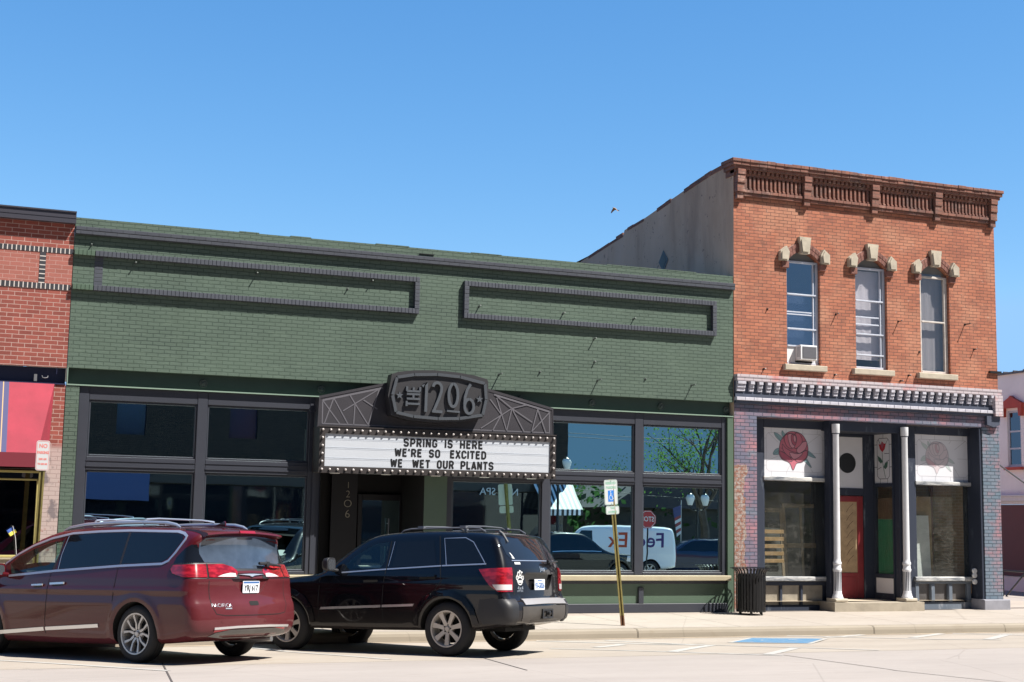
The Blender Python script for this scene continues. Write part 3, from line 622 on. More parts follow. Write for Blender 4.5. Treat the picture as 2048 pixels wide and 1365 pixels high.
for k in range(1, 5):
    for x in (5.932, 10.488): bulb(x, 3.373-(3.373-2.655)*k/5).build('bulb', [M['bulb'], M['socket']], MQ)
H = [(5.88,3.437),(10.54,3.437),(10.52,3.955),(9.176,4.262),(7.251,4.30),(5.89,3.972)]
mb = MB(); mb.prism(H, 'xz', -.36, -.02); hd = mb.build('header_panel', M['hdr'], MQ)
mb = MB(); mb.line(H, .05, -.368, closed=True); hl = mb.build('header_border', M['hdr'], hd)
L = [[(5.945,3.915),(7.085,4.2)],[(5.95,3.49),(5.945,3.915)],[(5.95,3.49),(10.47,3.49)],[(10.46,3.5),(10.45,3.9)],[(5.945,3.915),(6.277,3.5)],[(6.15,3.967),(5.993,3.5)],[(6.15,3.967),(6.431,3.5)],[(6.446,4.042),(6.816,3.5)],[(6.332,3.737),(7.01,4.176)],[(6.553,3.852),(6.54,3.498)],[(6.713,3.957),(6.984,3.798)],[(7.01,4.176),(6.816,3.5)],[(9.294,4.18),(10.453,3.9)],[(9.349,4.119),(9.565,3.5)],[(9.215,4.087),(9.451,3.806)],[(9.038,3.523),(9.666,3.93)],[(9.451,3.806),(9.281,3.495)],[(9.666,3.93),(9.565,3.5)],[(9.666,3.93),(9.92,3.5)],[(9.666,3.93),(10.096,3.68)],[(9.666,3.93),(9.98,4.015)],[(9.321,4.175),(9.666,3.93)],[(10.203,3.941),(10.376,3.5)],[(10.203,3.941),(10.085,3.5)],[(10.454,3.888),(10.085,3.5)]]
mb = MB()
for i, l in enumerate(L): mb.line(l, .034 if i in (0, 12) else .022, -.3615-.0006*i)
mb.build('line_pattern', M['hdr_line'], hd)
EO = [(7.171,4.444),(7.30,4.49),(7.6,4.535),(8.0,4.558),(8.45,4.54),(8.8,4.50),(9.05,4.444),(9.075,4.402),(9.09,4.05),(8.99,3.70),(8.497,3.605),(7.977,3.579),(7.514,3.609),(7.181,3.68),(7.11,4.045)]
mb = MB(); mb.prism(EO, 'xz', -.62, -.365); em = mb.build('emblem', M['emb'], MQ)
EI = [(7.265,4.385),(7.6,4.45),(8.05,4.478),(8.5,4.455),(9.0,4.355),(9.03,4.05),(8.965,3.755),(8.5,3.67),(8.08,3.65),(7.6,3.672),(7.262,3.735),(7.185,4.05)]
mb = MB()
for i in range(12):
    a, b = Vector(EI[i]), Vector(EI[(i+1) % 12]); d = (b-a).normalized(); n = Vector((-d.y, d.x))*.028; a2, b2 = a+d*.006, b-d*.006
    mb.prism([tuple(a2+n), tuple(b2+n), tuple(b2-n), tuple(a2-n)], 'xz', -.66, -.621)
mb.build('rim', M['emb_rim'], em)
def stroke(mb, pts, w, y0, y1, cap=.0):
    """solid bent bar following 2-D points, one clean outline"""
    P = [Vector(q) for q in pts]; Lf = []; Rt = []
    for i, q in enumerate(P):
        d = (P[min(i+1, len(P)-1)]-P[max(i-1, 0)]).normalized(); n = Vector((-d.y, d.x))*w/2; Lf.append(q+n); Rt.append(q-n)
    for i in range(len(P)-1): mb.prism([tuple(Lf[i]), tuple(Lf[i+1]), tuple(Rt[i+1]), tuple(Rt[i])], 'xz', y0, y1)
def arc(cx, cz, rx, rz, a0, a1, n=14): return [(cx+rx*math.cos(R(a0+(a1-a0)*k/n)), cz+rz*math.sin(R(a0+(a1-a0)*k/n))) for k in range(n+1)]
ya, yb = -.675, -.621; w = .052
mb = MB(); stroke(mb, [(7.755,4.235),(7.835,4.315),(7.828,3.765)], w, ya, yb)
stroke(mb, arc(8.045, 4.225, .085, .095, 170, 0)+[(8.128,4.16),(8.085,4.03),(7.99,3.80)], w, ya, yb); stroke(mb, [(7.955,3.785),(8.155,3.778)], w, ya-.001, yb)
stroke(mb, arc(8.365, 4.10, .09, .215, 90, 450, 28), w, ya, yb); stroke(mb, [(8.245,3.803),(8.50,3.79)], .035, ya, yb)
stroke(mb, [(8.705,4.325),(8.64,4.22),(8.60,4.08),(8.592,3.93)], w, ya-.001, yb); stroke(mb, arc(8.685, 3.905, .09, .135, 90, 450, 24), w, ya, yb)
nm = mb.build('numerals', M['letter'], em)
def T3(segs, parent=em):
    mb = MB()
    for i, sg in enumerate(segs): stroke(mb, sg, .038, ya-.0008*i, yb)
    return mb
def rot_letter(ch, z0, z1):
    x0, x1 = 7.455, 7.71; zc = (z0+z1)/2; h = (z1-z0)/2-.012
    f = lambda u, v: (x1-(x1-x0)*u if False else x0+(x1-x0)*(1-u), z0+(z1-z0)*v)
    # letter upright axes: u up the letter (towards -x), v along reading direction (up)
    g = lambda u, v: (x1-u*(x1-x0), z0+.012+v*(z1-z0-.024))
    return {'T': [[g(1, 0), g(1, 1)], [g(0, .5), g(1, .5)]], 'H': [[g(0, 0), g(1, 0)], [g(0, 1), g(1, 1)], [g(.5, 0), g(.5, 1)]], 'E': [[g(0, 0), g(1, 0)], [g(0, 0), g(0, 1)], [g(.5, 0), g(.5, .85)], [g(1, 0), g(1, 1)]]}[ch]
segs = rot_letter('T', 3.845, 3.965)+rot_letter('H', 3.985, 4.095)+rot_letter('E', 4.125, 4.235)
T3(segs).build('small_lettering', M['letter'], em)
def star(cx, cz, r): return [(cx+(r if k % 2 == 0 else r*.42)*math.sin(math.pi*k/5), cz+(r if k % 2 == 0 else r*.42)*math.cos(math.pi*k/5)) for k in range(10)]
for cx in (7.32, 8.895): mb = MB(); mb.prism(star(cx, 4.05, .075), 'xz', -.66, -.621); mb.build('star', M['letter'], em)
for x in (6.217, 7.188, 8.16, 9.132, 10.101): mb = MB(); mb.lathe([(0, -.014), (.085, -.014), (.1, -.004), (.1, .0)], (x, YC+.14, 2.599), 'z', 20); mb.build('downlight', M['white'], MQ)
for x in (X0, X1):
    mb = MB(); mb.box(x-.11 if x < 8 else x+.0, x if x < 8 else x+.11, -.1, -.06, 3.72, 3.75); mb.build('bracket', M['frame'], MQ)
# ------------------------------------------------------------------ left brick shop
LB = thing('red_brick_shop', 'red brick shop with dark metal coping and black soldier bands, beside the green building', 'building', (-3, 0, 0))
mb = MB(); mb.quad((-10,0,4.30),(1.458,0,4.30),(1.458,0,6.86),(-10,0,6.86)); mb.quad((-10,0,4.30),(1.458,0,4.30),(1.458,.1,4.30),(-10,.1,4.30)); mb.quad((1.17,0,0),(1.458,0,0),(1.458,0,4.0),(1.17,0,4.0))
mb.quad((1.17,0,0),(1.17,.4,0),(1.17,.4,4.02),(1.17,0,4.02)); mb.build('wall', M['left_brick'], LB)
mb = MB(); mb.quad((-10,-.004,5.762),(.905,-.004,5.762),(.905,-.004,6.308),(-10,-.004,6.308)); mb.quad((1.01,-.004,5.762),(1.456,-.004,5.762),(1.456,-.004,6.308),(1.01,-.004,6.308)); mb.build('pale_brick_panel', M['left_brick_pale'], LB)
mb = MB(); mb.box(-10,1.457,-.012,.01,6.31,6.40); mb.box(-10,1.445,-.012,.01,5.662,5.76); mb.build('soldier_band', M['black_soldier'], LB)
mb = MB(); mb.box(.907,1.007,-.01,.01,5.761,6.309); mb.build('stack_band', M['black_stack'], LB)
mb = MB(); mb.box(-10,1.47,-.13,.4,6.845,7.05); mb.box(-10,1.472,-.15,-.13,7.03,7.055); mb.box(-10,1.471,-.142,-.13,6.84,6.865); mb.box(-10,1.471,-.137,-.13,6.93,6.945); mb.build('coping', M['cap_metal'], LB)
mb = MB(); mb.quad((-10,.15,4.02),(1.455,.15,4.02),(1.455,.15,4.30),(-10,.15,4.30)); mb.box(-10,1.455,-.02,.15,4.0,4.022); mb.build('beam', M['navy'], LB)
mb = MB(); mb.box(.93, .98, -.03, .03, 4.04, 4.16); mb.tube(arc3 if False else [(1.06, -.02, 4.14), (1.07, -.03, 4.11), (1.11, -.035, 4.10), (1.15, -.03, 4.11), (1.16, -.02, 4.14)], .008, 6); mb.build('conduit', M['steel'], LB)
mb = MB()
for a, b, c, d in ((-9.9,1.17,2.46,2.50),(1.13,1.17,1.04,2.46),(-9.9,1.13,1.02,1.06),(-4.0,-3.9,1.06,2.46),(1.085,1.115,1.06,2.36),(-9.9,1.115,2.33,2.36)): mb.bbox(a, b, .06, .14, c, d, .006)
wf = mb.build('window', M['yellow_frame'], LB)
mb = MB(); mb.box(-9.9, 1.14, .11, .118, 1.05, 4.0); mb.build('pane', M['dark_glass'], wf)
mb = MB(); mb.box(-9.9, 1.16, .05, .3, 0, .99); mb.box(-9.9, 1.165, .02, .32, .99, 1.018, 1); mb.build('bulkhead', [M['tan'], M['cream']], LB)
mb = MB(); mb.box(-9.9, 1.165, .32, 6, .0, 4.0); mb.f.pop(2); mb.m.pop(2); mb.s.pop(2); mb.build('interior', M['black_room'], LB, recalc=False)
mb = MB(); mb.quad((-10,.3,6.7),(1.46,.3,6.7),(1.46,26,6.6),(-10,26,6.6)); mb.build('roof', M['cap_metal'], LB)
AW = thing('shop_awning', 'sloping red canvas awning with navy and gold stripes on the red brick shop', 'awning', (-1.5, 0, 4.0))
def awn_pt(x, t): return (x, -.06-.94*t, 4.0-1.235*t)
mb = MB(); A0, A1 = -5.0, 1.27
edges = [A0, .30, .325, .385, .40, .44, .455, .53]; cols = [0, 2, 3, 2, 3, 2, 2]
stripes = [(A0, -.25, 0), (-.25, -.2, 2), (-.2, -.17, 3), (-.17, -.05, 2), (-.05, .25, 0), (.25, .34, 2), (.34, .357, 3), (.357, .435, 2), (.435, .452, 3), (.452, .535, 2), (.535, 9, 0)]
for a, b, mi in stripes:
    if b > 8: mb.add([awn_pt(a, 0), awn_pt(A1, 0), awn_pt(1.02, 1), awn_pt(a, 1)], [(0, 1, 2, 3)], 0)
    else: mb.add([awn_pt(a, 0), awn_pt(b, 0), awn_pt(b, 1), awn_pt(a, 1)], [(0, 1, 2, 3)], mi)
mb.add([awn_pt(A1, 0), awn_pt(1.02, 1), (1.24, -.02, 2.765)], [(0, 1, 2)], 0)
mb.build('canopy', [M['awn_red'], M['awn_dark'], M['awn_navy'], M['awn_gold']], AW, recalc=False)
mb = MB(); a = awn_pt(A0, 1); b = awn_pt(1.02, 1); mb.quad(a, b, (b[0], b[1]+.01, 2.53), (a[0], a[1]+.01, 2.53)); mb.quad(b, (1.24, -.02, 2.765), (1.24, -.02, 2.53), (b[0], b[1]+.01, 2.53)); mb.build('valance', M['awn_dark'], AW, recalc=False)
mb = MB(); mb.tube([(A0, -.95, 2.56), (1.0, -.95, 2.56), (1.2, -.02, 2.56)], .012, 6); mb.build('rail', M['steel'], AW)
# ------------------------------------------------------------------ two storey brick building
M['arch_mortar'] = mat('arch_mortar', (.34, .25, .215), .9, var=.15)
BB = thing('brick_corner_building', 'two storey orange brick corner building with painted blue shopfront and heavy brick cornice', 'building', (18.2, 0, 0))
WX = [(16.085, 16.925), (17.835, 18.665), (19.55, 20.35)]; WZ0, WSP, WCR = 5.19, 7.43, 7.66
mb = MB(); wall_sheet(mb, 14.785, 21.65, 4.90, 9.2, [(a, b, WZ0, WCR) for a, b in WX], 0, .16)
def arcz(a, b, x): c = (a+b)/2; h = (b-a)/2; return WSP+(WCR-WSP)*(1-((x-c)/h)**2)
for a, b in WX:
    n = 8; c = (a+b)/2
    for s_ in (0, 1):
        xs = [a+(c-a)*k/n for k in range(n+1)] if s_ == 0 else [c+(b-c)*k/n for k in range(n+1)]
        pts = [(q, arcz(a, b, q)) for q in xs]
        corner = (a, WCR) if s_ == 0 else (b, WCR)
        for k in range(n): mb.add([(pts[k][0], 0, pts[k][1]), (pts[k+1][0], 0, pts[k+1][1]), (pts[k+1][0], 0, WCR), (pts[k][0], 0, WCR)], [(0, 1, 2, 3)])
        for k in range(n): mb.quad((pts[k][0],0,pts[k][1]),(pts[k+1][0],0,pts[k+1][1]),(pts[k+1][0],.16,pts[k+1][1]),(pts[k][0],.16,pts[k][1]))
mb.quad((21.65,0,0),(21.65,26,0),(21.65,26,8.6),(21.65,0,9.4))
mb.build('wall', M['brick'], BB)
# gray side wall with stepped, ragged parapet
top = [(.0,9.46),(.35,9.48),(1.0,9.44),(2.27,9.30),(4.16,9.06),(5.30,8.97),(5.34,8.88),(5.9,8.83),(7.98,8.61),(8.02,8.45),(14,8.2),(26,8.0)]
mb = MB(); mb.add([(14.785, y, 0) for y, z in top]+[(14.785, y, z) for y, z in top], [(i, i+1, len(top)+i+1, len(top)+i) for i in range(len(top)-1)])
mb.build('side_wall', M['stucco'], BB, recalc=False)
mb = MB(); y = .3
while y < 25:
    L_ = random.uniform(.25, .7); z = np.interp(y+L_/2, [q[0] for q in top], [q[1] for q in top]); a = random.uniform(.0, .05)
    z0 = np.interp(y, [q[0] for q in top], [q[1] for q in top]); z1 = np.interp(y+L_, [q[0] for q in top], [q[1] for q in top])
    if abs(z0-z1) < .08: mb.add([(14.775,y,z0-.06),(14.775,y+L_-.01,z1-.06),(14.775,y+L_-.01,z1+a),(14.775,y,z0+a),(15.1,y,z0-.06),(15.1,y+L_-.01,z1-.06),(15.1,y+L_-.01,z1+a),(15.1,y,z0+a)], [(0,1,2,3),(4,7,6,5),(0,4,5,1),(1,5,6,2),(2,6,7,3),(3,7,4,0)])
    y += L_
mb.build('parapet_coping', M['cornice_brick'], BB)
mb = MB(); mb.add([(14.772, 2.95, 7.84), (14.772, 3.19, 8.10), (14.772, 3.43, 7.84), (14.772, 3.19, 7.56)], [(0, 1, 2, 3)]); mb.add([(14.768, 3.05, 7.84), (14.768, 3.19, 8.0), (14.768, 3.33, 7.84), (14.768, 3.19, 7.67)], [(0, 1, 2, 3)], 1)
mb.build('diamond_vent', [M['black'], M['tie']], BB)
mb = MB(); mb.quad((14.8,.3,9.0),(21.64,.3,9.0),(21.64,26,7.9),(14.8,26,7.9)); mb.build('roof', M['cap_metal'], BB)
# cornice
mb = MB(); CX0, CX1 = 14.785, 21.65
def ragged(mb, x0, x1, y0, z0, z1, lo=.4, hi=.9, j=.006, dz=.0):
    x = x0
    while x < x1-.01:
        w_ = min(random.uniform(lo, hi), x1-x); w_ = w_ if x1-x-w_ > .08 else x1-x
        mb.bbox(x, x+w_-.005, y0+random.uniform(-j, j), .3, z0, z1+random.uniform(-dz, dz), .006); x += w_
ragged(mb, CX0-.13, CX1+.14, -.26, 9.432, 9.50, .2, .22, .008, .008); ragged(mb, CX0-.11, CX1+.12, -.235, 9.36, 9.429, .2, .22); ragged(mb, CX0-.07, CX1+.08, -.19, 9.29, 9.357, .2, .22)
n = 62
for k in range(n): x = CX0-.02+(CX1-CX0+.02)*k/n; mb.bbox(x, x+.062, -.15, .1, 9.218, 9.287, .005)
mb.box(CX0-.02, CX1+.03, -.075, .3, 9.165, 9.287)
brk_x = [14.80, 16.46, 18.215, 19.91, 21.46]
for i, bx in enumerate(brk_x):
    mb.bbox(bx, bx+.19, -.21, .1, 9.17, 9.287, .006); mb.bbox(bx, bx+.19, -.19, .1, 8.99, 9.165, .006); mb.bbox(bx, bx+.19, -.165, .1, 8.80, 8.985, .006); mb.bbox(bx+.02, bx+.17, -.12, .05, 8.66, 8.797, .006)
for i in range(4):
    a, b = brk_x[i]+.2, brk_x[i+1]-.01; m = 14
    for k in range(m): x = a+(b-a)*(k+.5)/m; mb.bbox(x-.026, x+.026, -.085, .05, 8.885, 9.163, .006); mb.bbox(x-.03, x+.03, -.11, .05, 8.862, 8.90, .004)
    for (z0, z1, y_) in ((8.80, 8.86, -.12), (8.735, 8.797, -.085)): ragged(mb, a-.005, b+.005, y_, z0, z1, .2, .22, .003)
mb.v = [(a, b*.82 if b < 0 else b, c) for a, b, c in mb.v]; mb.build('cornice', M['cornice_brick'], BB)
for i, (a, b) in enumerate(WX):
    c = (a+b)/2
    mb = MB(); n = 20; xs_ = [c+(b-a)*.5*1.0*(k/n*2-1) for k in range(n+1)]
    mb.prism([(x, arcz(a, b, x)+.004) for x in xs_]+[(c+(x-c)*1.18, arcz(a, b, x)+.185) for x in xs_[::-1]], 'xz', -.022, .02, 1)
    for s_ in (-1, 1):   # double row brick arch, voussoir by voussoir
        for row, (d0, d1) in enumerate(((.0, .10), (.105, .2))):
            for k in range(5):
                t0, t1 = .16+k*.16, .16+(k+1)*.16-.02
                P = []
                for t_, d in ((t0, d0), (t1, d0), (t1, d1), (t0, d1)):
                    x = c+s_*t_*(b-a)/2*1.0; P.append((x+s_*d*t_*.35, arcz(a, b, x)+d*(1-.2*t_)))
                mb.prism(P, 'xz', -.03-.006*row, .02)
        mb.bbox(c+s_*.47-.085, c+s_*.47+.085, -.05, .02, 7.27, 7.405, .006); 
    mb.build('window_arch', [M['arch_brick'], M['arch_mortar']], BB)
    mb = MB()
    mb.prism([(c-.1, 7.60), (c+.1, 7.60), (c+.145, 7.96), (c-.145, 7.965)], 'xz', -.10, .02); mb.prism([(c-.075, 7.64), (c+.075, 7.64), (c+.11, 7.90), (c-.11, 7.90)], 'xz', -.125, -.101); mb.build('keystone', M['sandstone'], BB)
    for s_ in (-1, 1):
        mb = MB()
        P = [(c+s_*q[0], q[1]) for q in ((.62, 7.415), (.62, 7.62), (.47, 7.735), (.395, 7.61), (.43, 7.415))]
        mb.prism(P, 'xz', -.10, .02); P2 = [(c+s_*q[0], q[1]) for q in ((.595, 7.44), (.595, 7.60), (.48, 7.69), (.43, 7.60), (.455, 7.44))]; mb.prism(P2, 'xz', -.125, -.101); mb.build('springer_stone', M['sandstone'], BB)
    mb = MB(); mb.bbox(c-.53, c+.53, -.1, .15, 5.06, 5.185, .012); mb.build('sill', M['sandstone'], BB)
    fr = MB(); y0, y1 = .07, .13; Zt = 7.46 if i < 2 else 7.40
    fm = M['win_white'] if i < 2 else M['win_old']; fw = .05 if i < 2 else .085
    for q in ((a+.005, a+fw, 5.20, Zt), (b-fw-.01, b-.005, 5.20, Zt), (a+fw, b-fw-.01, 5.20, 5.25), (a+fw, b-fw-.01, Zt-.05, Zt)): fr.bbox(q[0], q[1], y0, y1, q[2], q[3], .006)
    rails = [[6.725, 6.345, 6.293, 5.975, 5.60], [6.71, 6.35, 6.19, 5.97, 5.51], [6.36]][i]
    for k, z in enumerate(rails): fr.bbox(a+fw, b-fw-.01, y0-.012 if k in (0, 3, 4) else y0+.03, y1, z-.016, z+.016, .004)
    if i < 2: fr.bbox(b-fw-.085, b-fw-.055, y0+.01, y1, 5.25, Zt-.05, .004)
    w_ = fr.build('window', fm, BB)
    mb = MB(); mb.box(a+.01, b-.01, .101, .104, 5.24 if i else 5.62, 7.45); mb.build('pane', M['pane'] if i else M['pane_blue'], w_)
    mb = MB(); mb.prism([(a+.004, 7.40), (b-.004, 7.40)]+[(b-(b-a)*k/10, arcz(a, b, b-(b-a)*k/10)) for k in range(11)], 'xz', .135, .15); mb.build('arch_board', M['grey_board'], w_)
    mb = MB(); cm = [M['curtain_blue'], M['curtain'], M['blind']][i]; n = 16
    zt, zb = [(6.72, 5.5), (7.4, 5.42), (7.4, 5.24)][i]
    for k in range(n):
        xa, xb = a+.02+(b-a-.04)*k/n, a+.02+(b-a-.04)*(k+1)/n; d = .004*math.sin(k*1.7), .004*math.sin((k+1)*1.7)
        mb.quad((xa,.22+d[0],zb),(xb,.22+d[1],zb),(xb,.22+d[1],zt),(xa,.22+d[0],zt))
    mb.build('curtain', cm, w_)
    mb = MB(); mb.box(a-.02, b+.02, .165, 1.2, 5.0, 7.8); mb.f.pop(2); mb.m.pop(2); mb.s.pop(2); mb.build('dark_room', M['inner_dark'], w_, recalc=False)
AC = thing('air_conditioner', 'white window air conditioner sticking out of the first upper window of the brick building', 'air conditioner', (16.55, 0, 5.3))
mb = MB(); mb.bbox(16.345, 16.77, -.11, .2, 5.29, 5.61, .015); mb.build('casing', M['ac'], AC)
mb = MB(); mb.bbox(16.40, 16.745, -.122, -.111, 5.33, 5.58, .004)
for k in range(14): z = 5.345+k*.017; mb.box(16.405, 16.74, -.127, -.122, z, z+.006)
mb.build('front_grille', M['ac_grille'], AC)
mb = MB()
for k in range(9): mb.box(16.341, 16.346, -.09, .02, 5.36+k*.024, 5.37+k*.024)
mb.build('side_louvre', M['ac_grille'], AC)
for a, b in ((16.14, 16.34), (16.775, 16.86)): mb = MB(); mb.box(a, b, .085, .095, 5.25, 5.6); mb.build('filler_panel', M['ac'], AC)
for x, z, L_ in ((15.6, 6.34, .04), (17.32, 6.35, .12), (18.95, 6.3, .14), (20.76, 6.35, .2), (15.5, 5.05, .09), (17.27, 5.02, .07), (19.2, 5.11, .09), (18.98, 4.98, .1), (21.0, 5.8, .1), (19.5, 5.65, .03)): hook(x, z, L_, BB, 'black')
mb = MB(); mb.box(21.4, 21.72, -.06, .01, 5.28, 5.33); mb.build('iron_strap', M['black'], BB)
# painted ground floor
mb = MB(); wall_sheet(mb, 14.79, 21.645, 4.04, 4.31, [], 0, .15)
mb.box(14.79, 15.33, 0, .7, 0, 4.04); mb.quad((15.33,0,4.04),(21.17,0,4.04),(21.17,.7,4.04),(15.33,.7,4.04)); mb.build('painted_brick_pier', M['paint_brick'], BB)
mb = MB(); mb.box(21.17, 21.648, -.003, .7, .2, 4.039); mb.build('corner_pier', M['pier_brick'], BB)
mb = MB(); mb.bbox(21.05, 21.78, -.09, .5, -.05, .225, .02); mb.build('pier_base', M['grey_stone'], BB)
mb = MB(); mb.box(14.79, 21.648, -.135, .02, 4.835, 4.902); mb.box(14.795, 21.642, -.128, .02, 4.765, 4.832); mb.box(21.44, 21.652, -.155, .02, 4.30, 4.764); mb.build('top_course', M['white_brick'], BB)
mb = MB(); mb.box(14.79, 21.44, -.03, .02, 4.43, 4.765); mb.box(14.79, 21.44, -.075, .02, 4.295, 4.352); mb.box(14.79, 21.44, -.05, .02, 4.426, 4.50); mb.build('cornice_band', M['navy_wood'], BB)
x = 14.81; k = 0
while x < 21.4:
    mb = MB()
    w_ = .2 if k == 0 else .105
    for z0, z1, y_ in ((4.695, 4.762, -.125), (4.622, 4.69, -.098), (4.55, 4.617, -.07)): mb.bbox(x, x+w_, y_+random.uniform(-.004, .004), .0, z0, z1, .007)
    x += w_+.103; k += 1; mb.build('dentil', M['dentil_white'], BB)
mb = MB(); ragged(mb, 14.79, 21.44, -.11, 4.355, 4.424, .2, .22, .002); mb.build('white_moulding', M['dentil_white'], BB)
mb = MB(); mb.prism([(21.25, 4.10), (21.44, 4.05), (21.60, 4.10), (21.62, 4.30), (21.25, 4.30)], 'xz', -.09, -.004); mb.build('corner_bracket', M['navy_wood'], BB)
# shop windows
YS = .2
def SFB(mb):
    mb.v = [(a*1.011, b+.22, 1.87+(c-1.87)*1.011) for a, b, c in mb.v]; return mb
def shopfront(x0, x1, fx0, fx1, side):
    mb = MB()
    for a, b, c, d in ((fx0, x0, .05, 4.038), (x1, fx1, .05, 4.038), (x0, x1, 3.83, 4.038)): mb.bbox(a, b, .13, .27, c, d, .012)
    mb.bbox(x0+.02, x0+.05, .19, .25, .72, 3.82, .006); mb.bbox(x1-.05, x1-.02, .19, .25, .72, 3.82, .006)
    f = SFB(mb).build('shop_window', M['worn_navy'], BB)
    mb = MB(); mb.bbox(x0-.02, x1+.02, .10, .27, 2.71, 2.80, .012); mb.bbox(x0-.1, x1+.06, .06, .27, .62, .715, .014); SFB(mb).build('rail', M['worn_sill'], f)
    mb = MB(); mb.box(x0, x1, .222, .23, .715, 2.71); SFB(mb).build('pane', M['shop_clear'], f)
    mb = MB(); mb.box(x0, x1, .2, .24, 2.80, 3.83); rp = SFB(mb).build('rose_mural', M['rose_paper'], f)
    if side == 0:
        mb = MB(); mb.bbox(x0-.1, x1+.06, .14, .27, .0, .12, .01); mb.bbox(x0-.1, x1+.06, .14, .27, .53, .615, .01)
        for q in (15.96, 16.46): mb.bbox(q-.03, q+.03, .15, .27, .12, .53, .008)
        SFB(mb).build('bulkhead_rail', M['worn_navy'], f)
        mb = MB(); mb.box(x0-.1, x1-.12, .2, .26, .12, .53); mb.box(x1-.14, x1+.03, .19, .26, .12, .53, 1); SFB(mb).build('bulkhead_pane', [M['tanpane'], M['worn_navy']], f)
    else:
        mb = MB(); mb.bbox(x0-.1, x1+.1, .12, .27, .0, .17, .012); mb.bbox(x0-.06, x1+.06, .12, .27, .565, .618, .01)
        for q in (x0-.02, 19.80, 20.27, 20.78): mb.bbox(q-.055, q+.055, .12, .27, .17, .565, .016)
        SFB(mb).build('bulkhead_rail', M['worn_grey'], f)
        mb = MB(); mb.box(x0, 20.73, .2, .26, .17, .565); mb.box(20.84, 20.98, .16, .24, .35, .56, 1); SFB(mb).build('bulkhead_pane', [M['darkpane'], M['wood']], f)
    return rp
rpL = shopfront(15.545, 17.14, 15.17, 17.27, 0); rpR = shopfront(19.40, 20.975, 18.99, 21.168, 1)
def rose(cx, cz, s, y, parent, cols, ink, leafm, flip=1):
    def P(u, v): return (cx+flip*u*s, cz+v*s)
    def blob(pts, mi, dy, name=None):
        # smooth closed curve through pts
        n = len(pts); out = []
        for i in range(n):
            p0, p1, p2, p3 = [Vector(pts[(i+k-1) % n]) for k in range(4)]
            for t_ in (0, .25, .5, .75):
                out.append(.5*((2*p1)+(-p0+p2)*t_+(2*p0-5*p1+4*p2-p3)*t_*t_+(-p0+3*p1-3*p2+p3)*t_**3))
        return [P(q.x, q.y) for q in out]
    mb = MB(); ln = MB(); lf = MB()
    lay = 0
    def petal(pts, mi, lw=.026):
        nonlocal lay
        c = blob(pts, mi, 0); yy = y-.0012-.0011*lay; mb.add([(a, yy, b) for a, b in c], [tuple(range(len(c)))], mi)
        ln.line(c, lw*s, yy-.0005, closed=True); lay += 1
    for q in ([(-.62,.38),(-.95,.62),(-1.05,.85),(-.72,.72),(-.55,.5)], [(-.6,.1),(-.95,.05),(-1.12,-.22),(-.75,-.2),(-.55,-.02)], [(.72,.05),(1.0,-.05),(1.3,-.32),(.95,-.25),(.7,-.1)], [(.62,-.28),(.82,-.42),(1.05,-.8),(.78,-.62),(.58,-.4)], [(-.5,.55),(-.62,.75),(-.6,.95),(-.45,.78),(-.42,.62)]):
        c = blob(q, 0, 0); lf.add([(a, y-.0010, b) for a, b in c], [tuple(range(len(c)))]); ln.line(c, .012*s, y-.0016, closed=True); ln.line([P(*q[0]), P(*q[2])], .01*s, y-.0016)
    petal([(-.78,.0),(-.68,.45),(-.3,.86),(.12,.92),(.5,.8),(.75,.5),(.86,.12),(.8,-.3),(.5,-.55),(.2,-.62),(-.0,-.95),(-.2,-.6),(-.6,-.45),(-.78,-.2)], 0)
    petal([(-.76,-.05),(-.55,-.1),(-.2,-.3),(-.05,-.52),(-.3,-.5),(-.62,-.38)], 1)
    petal([(.8,.0),(.55,-.05),(.15,-.35),(.2,-.52),(.5,-.5),(.76,-.28)], 0)
    petal([(-.6,.3),(-.4,.1),(-.05,-.05),(.25,-.12),(.1,-.38),(-.3,-.25),(-.55,.0)], 0)
    petal([(-.2,-.1),(.2,-.15),(.55,-.1),(.3,-.33),(.0,-.4)], 2)
    petal([(.78,.45),(.5,.4),(.2,.05),(.35,-.12),(.7,.1)], 2)
    petal([(-.5,.6),(-.35,.2),(-.05,.1),(-.15,.5),(-.3,.78)], 0)
    petal([(.15,.85),(.45,.72),(.5,.4),(.15,.1),(-.0,.3)], 0)
    petal([(-.3,.72),(-.18,.25),(.0,.12),(.12,.3),(.05,.7),(-.1,.82)], 2)
    petal([(-.1,.75),(-.08,.4),(.08,.25),(.2,.45),(.15,.75)], 1); petal([(.02,.72),(.03,.5),(.12,.4),(.17,.55),(.12,.72)], 2)
    r = SFB(mb).build('rose', cols, parent, recalc=False); SFB(ln).build('rose_outline', ink, parent, recalc=False); SFB(lf).build('leaf', leafm, parent, recalc=False)
